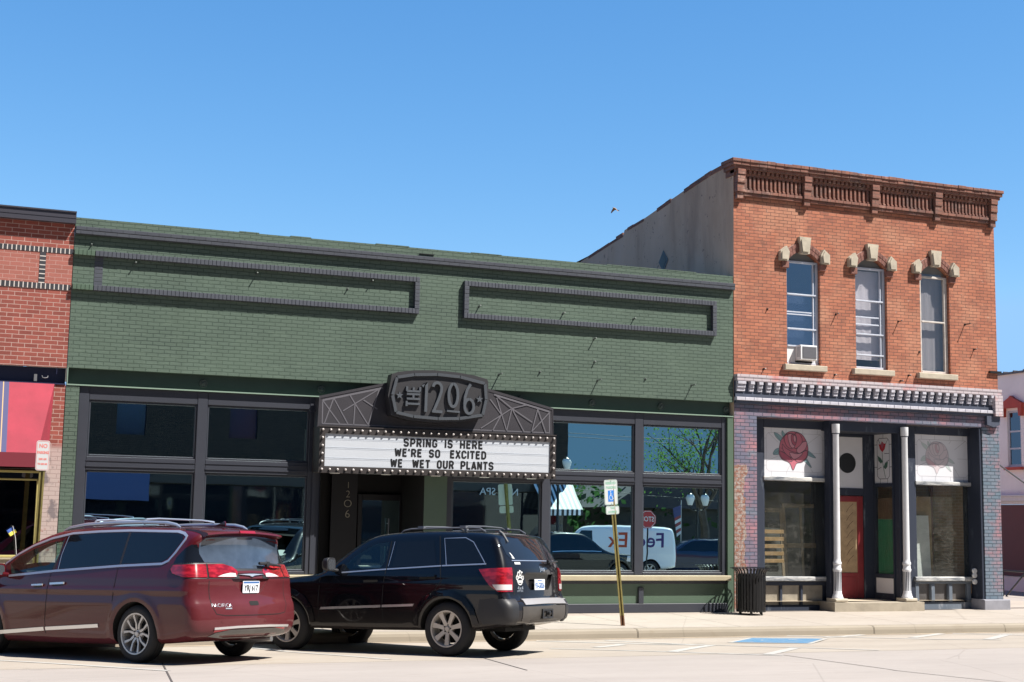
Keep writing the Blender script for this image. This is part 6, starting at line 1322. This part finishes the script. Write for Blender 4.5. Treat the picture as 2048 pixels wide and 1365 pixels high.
for s_ in (1, -1):
    mb = MB(); mb.tube([(2.66, .94*s_, 1.12), (2.68, 1.06*s_, 1.13)], [.03, .04], 8); mirror_shell(mb, 2.72, 1.13*s_, 1.19, .13, .10); mir = mb.build('door_mirror', M['maroon'], VN)
    mb = MB(); mb.add([(2.652, 1.13*s_+a, 1.19+b) for a, b in rrect(.19, .135, .05)], [tuple(range(24))]); mb.build('mirror_glass', M['mirror'], mir)
for x, st_ in ((0, 0), (3.09, .05)):
    for y in (.855, -.855): wheel(VN, x, y, .372, .372, .262, 'twin', M['alloy'], M['tyre'], M['car_dark'])
mb = MB(); mb.tube([(.2, -.35, .25), (-.85, -.42, .27), (-1.08, -.45, .285)], .035, 10); mb.build('exhaust', M['steel'], VN)
cabin_bits(VN, 2.02, 1.06)
# ---- black suv
o_, m3 = carpose((7.1253, -5.7322, -.1368), [[-.6398, .7679, -.0313], [-.7686, -.6392, .0260], [0, .0407, .9992]])
JP = thing('black_suv', 'dusty black four wheel drive with roof rack and paw print sticker on its tailgate', 'suv', o_, m3)
fw2 = [(1.79, 1.215), (1.77, 1.29), (1.62, 1.415), (1.43, 1.53), (1.27, 1.585), (1.09, 1.61), (1.10, 1.35), (1.13, 1.235)]
car_body(JEEP, 'body', [M['blackpaint'], M['car_dark'], M['cabin']], JP, [(0, .38), (2.835, .38)], .43, cabin=[(-.5, 1.0), (-.5, 1.58), (1.3, 1.64), (1.62, 1.50), (2.05, 1.17), (2.05, 1.0)], windows=[fw2], windscreen=[(1.35, 1.72), (1.80, 1.56), (2.2, 1.24), (2.02, 1.19), (1.4, 1.62)],
 recess=[([(-.44, 1.145), (.44, 1.145), (.38, 1.02), (.28, .925), (-.28, .925), (-.38, 1.02)], -2, -.955)])
both(JP, 'front_door_glass', M['carglass'], fw2, .002)
both(JP, 'rear_door_glass', M['tint'], [(.95, 1.245), (.93, 1.61), (.31, 1.625), (.20, 1.275)], .003)
both(JP, 'quarter_glass', M['tint'], [(.02, 1.285), (.12, 1.64), (-.22, 1.645), (-.34, 1.59), (-.45, 1.48), (-.58, 1.31)], .003)
both(JP, 'window_line', M['satin'], strip_poly([(1.02, 1.255), (.985, 1.615)], .008), .005); both(JP, 'window_line', M['satin'], strip_poly([(.145, 1.29), (.155, 1.40), (.165, 1.64)][::-1] if False else [(.03, 1.275), (.135, 1.655), (-.22, 1.662), (-.36, 1.60), (-.6, 1.305)], .012), .005)
both(JP, 'belt_moulding', M['satin'], strip_poly([(1.83, 1.162), (1.05, 1.212)], .018), .008, .01); both(JP, 'belt_moulding', M['satin'], strip_poly([(1.03, 1.213), (.12, 1.262)], .018), .008, .01); both(JP, 'belt_moulding', M['satin'], strip_poly([(.10, 1.263), (-.62, 1.29)], .018), .008, .01)
both(JP, 'door_seam', M['car_dark'], strip_poly([(1.045, 1.62), (1.05, 1.2), (1.09, .7), (1.07, .44)], .012), .0015); both(JP, 'door_seam', M['car_dark'], strip_poly([(.22, 1.69), (.13, 1.26), (.08, 1.05), (.19, .92), (.38, .82), (.5, .6), (.5, .45)], .012), .0015)
both(JP, 'door_seam', M['car_dark'], strip_poly([(2.21, 1.1), (2.24, .7), (2.22, .43), (1.05, .452), (.48, .47)], .012), .0015)
both(JP, 'side_trim', M['chrome'], [(2.20, .62), (1.115, .665), (1.115, .70), (2.18, .655)], .014, .016); both(JP, 'side_trim', M['chrome'], [(1.085, .667), (.56, .69), (.53, .725), (1.085, .702)], .014, .016)
for s_ in (1, -1):
    for a, b, z in ((1.42, 1.17, 1.065), (.45, .18, 1.115)):
        patch([(a, z-.045), (b, z-.04), (b, z-.005), (a, z-.01)], 'side', .003, .05, s_).build('handle_recess', M['car_dark'], JP, recalc=False)
        patch(strip_poly([(a, z+.002), (b, z+.008)], .03), 'side', .035, .05, s_, thick=.02).build('door_handle', M['blackpaint'], JP, recalc=False)
    cen = (-.45, .45)
    lamp = patch([(27, .905), (50, .905), (62, 1.0), (73, 1.13), (81, 1.215), (55, 1.23), (27, 1.24)], 'cyl', .010, 2.1, s_, cen, .02).build('tail_lamp', M['lens_dark'] if False else M['lens'], JP, recalc=False)
    patch([(29, .93), (52, .93), (57, 1.005), (29, 1.005)], 'cyl', .0125, 4.1, s_, cen).build('reversing_lens', M['lens_clear'], lamp, recalc=False)
    patch(strip_poly([(.66*s_, 1.24), (.67*s_, .86)], .012), 'rear', .002, .05).build('hatch_seam', M['car_dark'], JP, recalc=False)
patch([(-.62, 1.345), (.62, 1.345), (.70, 1.42), (.70, 1.60), (.64, 1.655), (-.64, 1.655), (-.70, 1.60), (-.70, 1.42)], 'rear', .004, .08).build('rear_glass', M['rearglass2'] if 'rearglass2' in M else M['tint'], JP, recalc=False)
patch(strip_poly([(-.64, 1.338), (.64, 1.338)], .012), 'rear', .006, .08).build('glass_line', M['satin'], JP, recalc=False)
patch([(-.46, 1.15), (.46, 1.15), (.48, 1.16), (.46, 1.172), (-.46, 1.172), (-.48, 1.16)], 'rear', .02, .06, thick=.03).build('tailgate_lip', M['blackpaint'], JP, recalc=False)
plate_mesh(JP, -.02, 1.0, -1.0, .0, '93-G826', 1)
rtext(JP, 'Jeep', -.10, 1.225, .085, M['chrome'], .005); rtext(JP, '4x4', .53, .955, .07, M['chrome'], .005, 1.2); rtext(JP, 'LIMITED', .54, .915, .036, M['chrome'], .005)
def rblob(cy, cz, ry, rz, off, mt, name, parent, tilt=0):
    pts = []
    for k in range(14):
        a = 2*math.pi*k/14; u, v = ry*math.cos(a), rz*math.sin(a); pts.append((cy+u*math.cos(tilt)-v*math.sin(tilt), cz+u*math.sin(tilt)+v*math.cos(tilt)))
    return patch(pts, 'rear', off, .05)
pw = MB(); pk = MB()
for (cy, cz, ry, rz) in ((.53, 1.055, .058, .052), (.565, 1.145, .022, .034), (.525, 1.165, .02, .034), (.485, 1.145, .022, .034), (.595, 1.10, .018, .028), (.462, 1.10, .018, .028)):
    b = rblob(cy, cz, ry+.008, rz+.008, .003, None, '', None); pw.add(b.v, b.f, 0, True); b = rblob(cy, cz, ry-.008, rz-.01, .0055, None, '', None); pk.add(b.v, b.f, 0, True)
ps = pw.build('paw_sticker', M['white'], JP, recalc=False); pk.build('paw_fill', M['trim'], ps, recalc=False)
patch([(.47, 1.03), (.59, 1.03), (.58, 1.062), (.48, 1.062)], 'rear', .008, .05).build('sticker_band', M['white'], ps, recalc=False)
patch(strip_poly([(.60, 1.30), (.47, 1.30)], .03), 'rear', .006, .05).build('sticker', M['white'], JP, recalc=False); patch([(.615, 1.37), (.60, 1.40), (.625, 1.45), (.60, 1.44), (.57, 1.39), (.56, 1.36)], 'rear', .007, .05).build('sticker', M['white'], JP, recalc=False)
patch([(.16, 1.70), (-.2, 1.70), (-.2, 1.755), (.16, 1.755)], 'rear', .008, .06, thick=.01).build('brake_lamp', M['lens'], JP, recalc=False)
mb = MB(); mb.tube([(-.60, .44, 1.75), (-.68, .50, 1.72), (-.80, .56, 1.60)], [.022, .018, .010], 8); mb.build('roof_aerial_strip', M['grey_plastic'], JP)
# bumper
patch([(.95, .47), (.95, .83), (.60, .83), (.60, .5)], 'rear', .0, .08) if False else None
patch(strip_poly([(.56, .76), (0, .765), (-.56, .76), (-.86, .75)], .075), 'rear', .018, .06, thick=.03).build('bumper_chrome', M['chrome2'] if 'chrome2' in M else M['chrome'], JP, recalc=False)
patch([(.62, .50), (.62, .70), (-.86, .70), (-.86, .52), (-.4, .48), (.4, .48)], 'rear', .008, .06, thick=.015).build('bumper_lower', M['grey_plastic2'] if 'grey_plastic2' in M else M['grey_plastic'], JP, recalc=False)
both(JP, 'bumper_side', M['trim'], [(-.60, .455), (-.52, .62), (-.56, .80), (-.85, .80), (-.85, .47)], .010, .02)
patch([(24, .47), (70, .47), (70, .80), (60, .815), (24, .80)], 'cyl', .016, 2.6, 1, (-.45, .45), .02).build('bumper_corner', M['trim'], JP, recalc=False); patch([(24, .47), (70, .47), (70, .80), (60, .815), (24, .80)], 'cyl', .016, 2.6, -1, (-.45, .45), .02).build('bumper_corner', M['trim'], JP, recalc=False)
mb = MB()
for a, b, c, d in ((-.16, .16, .635, .66), (-.16, .16, .525, .55), (.13, .16, .55, .635), (-.16, -.13, .55, .635)): mb.box(-1.155, -1.05, a, b, c, d)
mb.box(-1.15, -1.0, -.035, .035, .56, .625); mb.lathe([(0, -1.2), (.03, -1.19), (.03, -1.1)], (0, 0, .60), 'x', 12); mb.build('tow_hitch', M['trim'], JP)
both(JP, 'wheel_flare', M['blackpaint'], [(x_ * 1, z_) for x_, z_ in []] or strip_poly([(.50, .42), (.485, .62), (.36, .78), (.17, .87), (-.08, .88), (-.30, .80), (-.44, .64), (-.50, .46)], .075), .018, .02)
both(JP, 'wheel_flare', M['blackpaint'], strip_poly([(2.835+.50, .42), (2.835+.47, .62), (2.835+.33, .79), (2.835+.1, .88), (2.835-.12, .88), (2.835-.32, .79), (2.835-.46, .62), (2.835-.50, .44)], .075), .018, .02)
for s_ in (1, -1):
    mb = MB(); mb.tube([(1.0, .62*s_, 1.72), (.93, .62*s_, 1.775), (.80, .62*s_, 1.80), (.3, .61*s_, 1.808), (-.25, .60*s_, 1.808), (-.36, .60*s_, 1.80), (-.46, .60*s_, 1.745)], .013, 8); mb.build('roof_rail', M['satin2'] if 'satin2' in M else M['satin'], JP)
for x in (.62, -.10):
    mb = MB(); mb.tube([(x, .62, 1.80), (x, .5, 1.835), (x, 0, 1.845), (x, -.5, 1.835), (x, -.62, 1.80)], .010, 8); mb.box(x-.05, x+.05, .59, .65, 1.80, 1.84); mb.box(x-.05, x+.05, -.65, -.59, 1.80, 1.84); mb.build('cross_bar', M['satin2'] if 'satin2' in M else M['satin'], JP)
mb = MB(); mb.lathe([(0, -.06), (.035, -.055), (.035, 0)], (-.99, -.30, 1.315), 'x', 12); mb.tube([(-1.03, -.22, 1.33), (-1.02, -.4, 1.325), (-.96, -.66, 1.335)], [.022, .016, .01], 8); mb.build('rear_wiper', M['trim'], JP)
for s_ in (1, -1):
    mb = MB(); mb.tube([(1.92, .88*s_, 1.19), (1.94, .99*s_, 1.20)], [.025, .03], 8); mirror_shell(mb, 1.98, 1.06*s_, 1.28, .12, .11); mr_ = mb.build('door_mirror', M['trim'], JP)
    mb = MB(); mb.add([(1.912, 1.06*s_+a, 1.28+b) for a, b in rrect(.17, .15, .04)], [tuple(range(24))]); mb.build('mirror_glass', M['mirror'], mr_)
for x in (0, 2.835):
    for y in (.80, -.80): wheel(JP, x, y, .382, .382, .252, 'seven', M['alloy2'], M['tyre'], M['car_dark'])
mb = MB(); mb.tube([(-.2, .2, .42), (-.9, .25, .42)], .04, 8); mb.box(-.7, .4, -.45, .45, .34, .40); mb.build('underbody', M['car_dark'], JP)
cabin_bits(JP, 1.45, 1.14, .36)
# ---- silver car beyond the minivan (only its rear corner shows)
SUV = dict(P=chaikin([(-.5,.3),(-.9,.38),(-.95,.55),(-.92,.85),(-.90,1.08),(-.80,1.28),(-.62,1.52),(-.55,1.58),(-.1,1.63),(.7,1.64),(1.3,1.60),(1.8,1.36),(2.2,1.08),(2.9,1.0),(3.4,.88),(3.55,.7),(3.55,.4),(3.3,.28),(1.5,.28)], 2),
 rbow=.10, fbow=.15, rx=-.3, fx=2.5, crown=.06, rt=.04, ft=.04, k=.12, wz=[.2,.4,.6,.9,1.05,1.4,1.65], ww=[.84,.88,.91,.915,.89,.76,.66], flare=[], crease=[])
M['silver'] = paint('silver_car_paint', (.30, .29, .28), 0, .3, metal=.4)
SV = thing('silver_hatchback', 'silver hatchback across the street, mirrored in the window of the red brick shop', 'car', (-1.0, -27.6, -.45), math.pi)
car_body(SUV, 'body', [M['silver'], M['car_dark'], M['cabin']], SV, [(0, .33), (2.65, .33)], .37, vox=.045)
patch([(-.58, 1.10), (.58, 1.10), (.66, 1.2), (.62, 1.42), (.52, 1.5), (-.52, 1.5), (-.62, 1.42), (-.66, 1.2)], 'rear', .004, .08).build('rear_glass', M['tint'], SV, recalc=False)
both(SV, 'side_glass', M['tint'], [(1.95, 1.10), (1.3, 1.52), (.4, 1.56), (-.3, 1.52), (-.55, 1.30), (-.5, 1.12)], .003)
for s_ in (1, -1): patch([(30, .85), (72, .9), (80, 1.05), (60, 1.1), (30, 1.08)], 'cyl', .01, 4.1, s_, (-.4, .4), .02).build('tail_lamp', M['lens'], SV, recalc=False)
for x in (0, 2.65):
    for y in (.78, -.78): wheel(SV, x, y, .33, .33, .23, 'plain', M['alloy'], M['tyre'], M['car_dark'])
FL = thing('small_flag', 'blue and yellow flag on a thin stick before the dark window of the red shop', 'flag', (.80, -.35, 0))
fx, fy = .80, -.35
mb = MB(); mb.tube([(fx+.1, fy, 0), (fx+.02, fy, 1.0), (fx-.02, fy, 1.36), (fx-.075, fy, 1.56)], .005, 6); mb.build('stick', M['white'], FL)
mb = MB(); n = 6
for k in range(n):
    for b, mi in ((0, 0), (1, 1)):
        f = lambda t, q: (fx-.085-.105*t*.9+.035*q-.0, fy+.012*math.sin(t*5), 1.575-.085*t-.06*q-.02*q*t)
        t0, t1, q0, q1 = k/n, (k+1)/n, b, b+1
        f = lambda t, q: (fx-.068-.10*t+.033*q, fy+.012*math.sin(t*5), 1.55-.07*t-.048*q)
        mb.quad(f(t0, q0), f(t1, q0), f(t1, q1), f(t0, q1), mi)
mb.build('cloth', [mat('flag_blue', (.03, .08, .3), .8), mat('flag_yellow', (.68, .58, .08), .8)], FL, recalc=False)
# ------------------------------------------------------------------ the other side of the street, seen mirrored in the shop glass
darkbrick = brick('shade_dark_brick', (.018, .015, .013), (.024, .019, .016), (.02, .018, .017), mottle=.3)  # shade on the block's street front is put into this brick colour
AB = thing('opposite_brick_block', 'dark brick block across the street, mirrored in the left shop windows', 'building', (0, -33, -.55))
mb = MB(); yw = -29.3; wins = [(x, x+1.1, 4.7, 6.6) for x in (-4.0, -1.0, 2.0, 5.1, 9.4, 12.6, 15.8, 19)]
wall_sheet(mb, -14, 23.9, -.55, 9.0, wins, yw, yw-.25); mb.quad((23.9, yw, -.55), (23.9, yw-14, -.55), (23.9, yw-14, 9), (23.9, yw, 9)); mb.quad((-14, yw, 9), (23.9, yw, 9), (23.9, yw-14, 9), (-14, yw-14, 9)); mb.quad((-14, yw-14, -.55), (23.9, yw-14, -.55), (23.9, yw-14, 9), (-14, yw-14, 9)); mb.quad((-14, yw, -.55), (-14, yw-14, -.55), (-14, yw-14, 9), (-14, yw, 9)); mb.build('wall', darkbrick, AB)
for a, b, c, d in wins:
    mb = MB(); mb.box(a, b, yw-.26, yw-.2, c, d); mb.build('window', mat('night_blue_pane', (.005, .008, .03), .15) if 'nbp' not in M else M['nbp'], AB)
mb = MB(); mb.box(-14, 23.85, yw, yw+.15, 3.4, 3.7); mb.box(-14, 23.85, yw, yw+.08, 2.9, 3.38); mb.build('shop_fascia', M['black'], AB)
mb = MB(); mb.box(-13.8, 23.7, yw, yw+.02, -.4, 2.85); mb.build('shop_glass', M['tint'], AB)
mb = MB(); mb.box(3.6, 6.4, yw+.16, yw+.22, 2.2, 3.25); mb.build('blue_fascia', mat('blue_sign_board', (.010, .04, .14), .5), AB)
mb = MB(); mb.text('NAIL SPA', .42, Matrix.Translation((20.7, yw+.2, 2.85)) @ Matrix.Rotation(math.pi, 4, 'Z') @ Matrix.Rotation(math.pi/2, 4, 'X'), ext=.01); mb.build('shop_lettering', M['sign_white'], AB)
SA = thing('striped_awning', 'black and white striped awning across the street, mirrored beside the parking sign', 'awning', (23.2, -28.6, 3.2))
for mi in (0,):
    mb = MB(); n = 16
    for k in range(n):
        a, b = 22.3+1.75*k/n, 22.3+1.75*(k+1)/n; mb.quad((a, yw+.03, 3.35), (b, yw+.03, 3.35), (b, yw+1.3, 2.2), (a, yw+1.3, 2.2), k % 2); mb.quad((a, yw+1.3, 2.2), (b, yw+1.3, 2.2), (b, yw+1.3, 1.95), (a, yw+1.3, 1.95), k % 2)
    mb.build('canopy', [M['white_paint'], M['black']], SA, recalc=False)
def leaf_mat(name, a, b):
    t = NT(name); n = t.noise(t.pos(), 1.3, 3); t.base(t.mix(t.ramp(n, [(.35, 0.0), (.65, 1.0)]), a, b)); t.set(rough=.6, spec=.2)
    tl = t.node('ShaderNodeBsdfTranslucent'); t.link(t.b.inputs['Base Color'].links[0].from_socket, tl.inputs['Color']); ad = t.node('ShaderNodeAddShader'); t.link(t.b.outputs[0], ad.inputs[0]); t.link(tl.outputs[0], ad.inputs[1]); t.link(ad.outputs[0], t.out.inputs['Surface']); return t.m
LM = [leaf_mat('spring_leaf', (.022, .06, .012), (.05, .10, .022)), leaf_mat('dark_leaf', (.010, .028, .010), (.022, .05, .016))]; BK = mat('tree_bark', (.055, .045, .04), .9, var=.3)
def tree(x, y, h, r, label, lm, dens=1.0, seed=0, z0=-.6):
    rg = random.Random(seed); T = thing('street_tree', label, 'tree', (x, y, z0), group='trees across the street')
    tk = MB(); tips = []
    def branch(p, d, L_, rad, lvl):
        pts = [p]; q = p
        for k in range(4):
            d = (d+Vector((rg.uniform(-1, 1), rg.uniform(-1, 1), rg.uniform(-.3, .6)))*.22).normalized(); q = q+d*L_/4; pts.append(q)
        tk.tube(pts, [rad*(1-.55*k/4) for k in range(5)], 6)
        if lvl >= 3: tips.append(q); tips.append(pts[2]); return
        for k in range(3 if lvl else 5):
            s_ = pts[rg.choice((2, 3, 4))]; nd = (d+Vector((rg.uniform(-1, 1), rg.uniform(-1, 1), rg.uniform(-.2, .7)))*.9).normalized(); branch(s_, nd, L_*rg.uniform(.55, .75), rad*.45, lvl+1)
    branch(Vector((x, y, z0)), Vector((0, 0, 1)), h*.42, r*.07, 0); tk.build('trunk', BK, T)
    lf = MB()
    for tp in tips:
        for k in range(int(34*dens)):
            c = tp+Vector((rg.gauss(0, 1), rg.gauss(0, 1), rg.gauss(0, .8)))*r*.14; s_ = rg.uniform(.04, .09)
            u = Vector((rg.uniform(-1, 1), rg.uniform(-1, 1), rg.uniform(-1, 1))).normalized(); w_ = u.orthogonal().normalized()
            lf.add([c-u*s_, c+w_*s_*.5, c+u*s_, c-w_*s_*.5], [(0, 1, 2, 3)])
    lf.build('crown', lm, T, recalc=False); return T
tree(32.8, -33, 9.5, 4.0, 'bare limbed tree in young leaf across the street, mirrored in the top right pane', LM[0], .8, 3)
tree(37.5, -44, 6.5, 3.5, 'leafy tree behind the delivery van across the street', LM[0], 1.0, 5)
tree(32.5, -45, 5.2, 3.2, 'round green tree beside the opposite brick block', LM[0], 1.2, 8)
tree(36, -52, 6, 4, 'tall dark tree far across the street', LM[1], 1.2, 11)
tree(46, -36, 11, 5, 'big spreading tree at the far corner across the street', LM[0], .8, 13)
tree(28, -40, 4.6, 2.8, 'dense dark green tree next to the opposite block', LM[1], 1.4, 17)
HD = MB(); rg = random.Random(4)
for k in range(5200):
    c = Vector((rg.uniform(24.5, 60), rg.gauss(-40, 1.6), rg.uniform(-.5, 3.4+.5*math.sin(k)))); s_ = rg.uniform(.1, .28); u = Vector((rg.uniform(-1, 1), rg.uniform(-1, 1), rg.uniform(-1, 1))).normalized(); w_ = u.orthogonal().normalized()
    HD.add([c-u*s_, c+w_*s_*.6, c+u*s_, c-w_*s_*.6], [(0, 1, 2, 3)])
o = HD.build('hedge_foliage', LM[1], None, recalc=False); o['kind'] = 'stuff'; o['label'] = 'dark green hedge growth across the street'
DB = thing('dark_roofed_house', 'low dark house with a big shingled roof across the street, mirrored above the delivery van', 'house', (33, -36, -.55))
mb = MB(); mb.box(30.0, 38.5, -44, -37.5, -.5, 2.4); mb.build('wall', mat('dark_siding', (.03, .03, .03), .8), DB)
mb = MB(); mb.prism([(29.4, 2.4), (39, 2.4), (36.5, 4.0), (32, 4.0)], 'xz', -44.5, -36.9); mb.build('roof', mat('dark_shingles', (.04, .038, .045), .9), DB)
def lamp_post(x, y, top, label):
    L_ = thing('street_lamp', label, 'street lamp', (x, y, -.5), group='twin globe street lamps across the street')
    mb = MB(); mb.lathe([(0, 0), (.16, 0), (.16, .25), (.09, .4), (.06, .6), (.05, top+.5-.75), (.0, top+.5-.75)], (x, y, -.5), 'z', 14); mb.tube([(x-.38, y, top-.72), (x-.3, y, top-.86), (x, y, top-.9), (x+.3, y, top-.86), (x+.38, y, top-.72)], .025, 8); mb.build('post', M['bin'], L_)
    for s_ in (-1, 1):
        mb = MB(); mb.lathe([(0, -.62), (.09, -.62), (.11, -.58), (.19, -.36), (.2, -.25), (.14, -.14), (.05, -.08), (0, -.08)], (x+.38*s_, y, top-.05), 'z', 16); g = mb.build('globe', M['white'], L_)
        mb = MB(); mb.lathe([(.0, .06), (.012, .04), (.02, 0), (.06, -.06), (.15, -.12), (.15, -.14), (0, -.14)], (x+.38*s_, y, top-.05), 'z', 12); mb.build('finial', M['bin'], g)
lamp_post(22.6, -27.3, 4.45, 'black lamp post with two white acorn globes near the striped awning'); lamp_post(30.6, -30.0, 3.15, 'black lamp post with two white globes behind the delivery van')
SS = thing('stop_sign', 'red octagonal stop sign across the street, mirrored in front of the delivery van', 'sign', (25.2, -24.3, -.5))
mb = MB(); mb.tube([(25.2, -24.33, -.5), (25.2, -24.33, 2.1)], .03, 8); mb.build('post', M['bin'], SS)
oc = [(25.2+.38*math.cos(R(22.5+45*k)), 1.83+.38*math.sin(R(22.5+45*k))) for k in range(8)]
mb = MB(); mb.prism(oc, 'xz', -24.31, -24.30); sg = mb.build('octagon', mat('stop_red', (.35, .015, .02), .5), SS)
mb = MB(); mb.text('STOP', .27, Matrix.Translation((25.2, -24.295, 1.83)) @ Matrix.Rotation(math.pi, 4, 'Z') @ Matrix.Rotation(math.pi/2, 4, 'X'), off=.004, sx=.85); mb.line(arc(25.2, 1.83, .34, .34, 22.5, 382.5, 8), .02, -24.294); mb.build('lettering', M['sign_white'], sg, recalc=False)
FP = thing('flag_pole', 'pole with a striped flag hanging beside the far lamp post', 'flag pole', (29.5, -29.5, -.5))
mb = MB(); mb.tube([(29.5, -29.5, -.5), (29.5, -29.5, 2.7)], .025, 8); mb.build('pole', M['steel'], FP)
mb = MB()
for k in range(9): mb.quad((29.5, -29.48, 2.5-.14*k), (29.1+.02*k, -29.45, 2.35-.14*k), (29.1+.02*k, -29.45, 2.21-.14*k), (29.5, -29.48, 2.36-.14*k), k % 2 if k > 2 else 2)
mb.build('flag', [M['sign_white'], M['stop'] if 'stop' in M else M['door_red'], M['awn_navy']], FP, recalc=False)
# pickup, delivery van, sedan
PK = dict(P=chaikin([(-1.2,.45),(-1.25,.6),(-1.25,1.02),(-1.15,1.08),(.62,1.10),(.75,1.2),(.82,1.62),(.95,1.84),(1.3,1.9),(2.1,1.88),(2.5,1.75),(3.05,1.28),(3.3,1.2),(4.1,1.14),(4.5,1.05),(4.6,.8),(4.58,.45),(4.3,.4),(1.5,.4)], 2), rbow=.05, fbow=.12, rx=-.5, fx=3.2, crown=.04, rt=.02, ft=.03, k=.12, wz=[.3,.5,.9,1.15,1.3,1.7,1.95], ww=[.9,.96,.985,.97,.92,.78,.68], flare=[(0,.4,.47,.02),(3.6,.4,.47,.02)], crease=[])
PT = thing('black_pickup', 'black pickup truck parked across the street, mirrored in the right shop window', 'pickup truck', (18.75, -21.9, -.56), 0.0)
car_body(PK, 'body', [M['blackpaint'], M['car_dark'], M['cabin']], PT, [(0, .4), (3.6, .4)], .45, vox=.05)
both(PT, 'front_door_glass', M['tint'], [(1.95, 1.22), (2.9, 1.25), (2.45, 1.68), (1.95, 1.76)], .004); both(PT, 'rear_door_glass', M['tint'], [(1.0, 1.22), (1.85, 1.22), (1.85, 1.76), (1.1, 1.74)], .004)
both(PT, 'window_chrome', M['chrome'], strip_poly([(.95, 1.19), (2.9, 1.22)], .02), .006)
for s_ in (1, -1): patch([(3.9, .85), (4.6, .85), (4.6, 1.05), (3.95, 1.06)], 'side', .012, .06, s_, thick=.02).build('headlight', M['lens_clear'], PT, recalc=False); patch([(1.0*s_ if False else .55*s_, .8), (.9*s_, .8), (.9*s_, 1.02), (.55*s_, 1.02)], 'front', .012, .06, thick=.02).build('headlight', M['lens_clear'], PT, recalc=False)
patch([(-.5, .75), (.5, .75), (.5, 1.02), (-.5, 1.02)], 'front', .01, .08, thick=.02).build('grille', M['chrome'], PT, recalc=False)
for x in (0, 3.6):
    for y in (.84, -.84): wheel(PT, x, y, .39, .39, .25, 'plain', M['alloy'], M['tyre'], M['car_dark'])
DV = dict(P=chaikin([(-1.0,.4),(-1.05,.6),(-1.03,1.4),(-.95,1.95),(-.8,2.08),(.5,2.12),(2.6,2.1),(2.95,2.0),(3.5,1.35),(3.75,1.15),(4.25,1.0),(4.4,.75),(4.35,.4),(4.0,.32),(1.5,.32)], 2), rbow=.03, fbow=.15, rx=-.5, fx=3.0, crown=.04, rt=.01, ft=.05, k=.12, wz=[.25,.5,1.0,1.3,1.9,2.1], ww=[.93,.97,.98,.97,.88,.82], flare=[], crease=[])
M['vanwhite'] = paint('white_van_paint', (.72, .73, .74), 0, .3)
h_ = math.atan2(-.45, -.89)
DVN = thing('white_delivery_van', 'white delivery van with purple and red lettering across the street, mirrored in shop glass', 'van', (26.35, -26.3, -.55), h_)
car_body(DV, 'body', [M['vanwhite'], M['car_dark'], M['cabin']], DVN, [(0, .36), (3.3, .36)], .42, vox=.05)
both(DVN, 'front_door_glass', M['tint'], [(2.35, 1.3), (3.3, 1.3), (2.8, 1.88), (2.35, 1.88)], .004)
def side_text(s, x, z, size, mt, sx=1.0):
    b = MB(); b.text(s, size, Matrix.Identity(4), off=.01, sx=sx); V = np.array(b.v); O = np.stack([x+V[:, 0], np.full(len(V), -1.4), z+V[:, 1]], 1); P = solve(O, np.tile((0., 1., 0.), (len(V), 1))); P[:, 1] -= .008; b.v = [tuple(q) for q in P]; b.build('lettering', mt, DVN, recalc=False)
side_text('Fed', .0, 1.52, .82, mat('purple_letter', (.05, .02, .12), .5)); side_text('Ex', 1.30, 1.52, .82, mat('orange_letter', (.45, .06, .015), .5))
for s_ in (1, -1): patch([(.74*s_, .55), (.9*s_, .55), (.88*s_, 1.3), (.76*s_, 1.3)], 'rear', .01, .1, thick=.02).build('tail_lamp', M['lens_dark'], DVN, recalc=False)
for s_ in (1, -1): patch([(.08*s_, 1.35), (.7*s_, 1.35), (.66*s_, 1.85), (.08*s_, 1.85)], 'rear', .006, .1).build('rear_glass', mat('white_panel', (.6, .62, .62), .4) if s_ < 0 and False else M['vanwhite'], DVN, recalc=False)
patch(strip_poly([(0, .5), (0, 2.0)], .02), 'rear', .004, .1).build('door_seam', M['car_dark'], DVN, recalc=False)
for x in (0, 3.3):
    for y in (.82, -.82): wheel(DVN, x, y, .36, .36, .22, 'plain', M['alloy'], M['tyre'], M['car_dark'])
M['bluepaint'] = paint('dark_blue_car_paint', (.012, .02, .05), 0, .2)
SD = thing('dark_blue_car', 'dark blue hatchback parked right of the delivery van across the street', 'car', (29.8, -26.6, -.55), R(200))
car_body(SUV, 'body', [M['bluepaint'], M['car_dark'], M['cabin']], SD, [(0, .33), (2.65, .33)], .37, vox=.06)
patch([(-.58, 1.10), (.58, 1.10), (.66, 1.2), (.62, 1.42), (.52, 1.5), (-.52, 1.5), (-.62, 1.42), (-.66, 1.2)], 'rear', .004, .08).build('rear_glass', M['tint'], SD, recalc=False)
both(SD, 'side_glass', M['tint'], [(1.95, 1.10), (1.3, 1.52), (.4, 1.56), (-.3, 1.52), (-.55, 1.30), (-.5, 1.12)], .003)
for x in (0, 2.65):
    for y in (.78, -.78): wheel(SD, x, y, .33, .33, .23, 'plain', M['alloy'], M['tyre'], M['car_dark'])
# wires over the street
for i, (x0, z0, x1, z1) in enumerate(((24, 5.6, 60, 6.4), (24, 5.45, 60, 6.1), (24, 3.2, 60, 2.6))):
    mb = MB(); mb.tube([(x0+(x1-x0)*k/12, -31-.2*i, z0+(z1-z0)*k/12-.5*math.sin(math.pi*k/12)) for k in range(13)], .012, 5)
    props(mb.build('overhead_wire', M['black']), ['highest wire over the far side of the street', 'second wire over the far side of the street', 'lowest wire over the far side of the street'][i], 'wire', group='wires across the street')
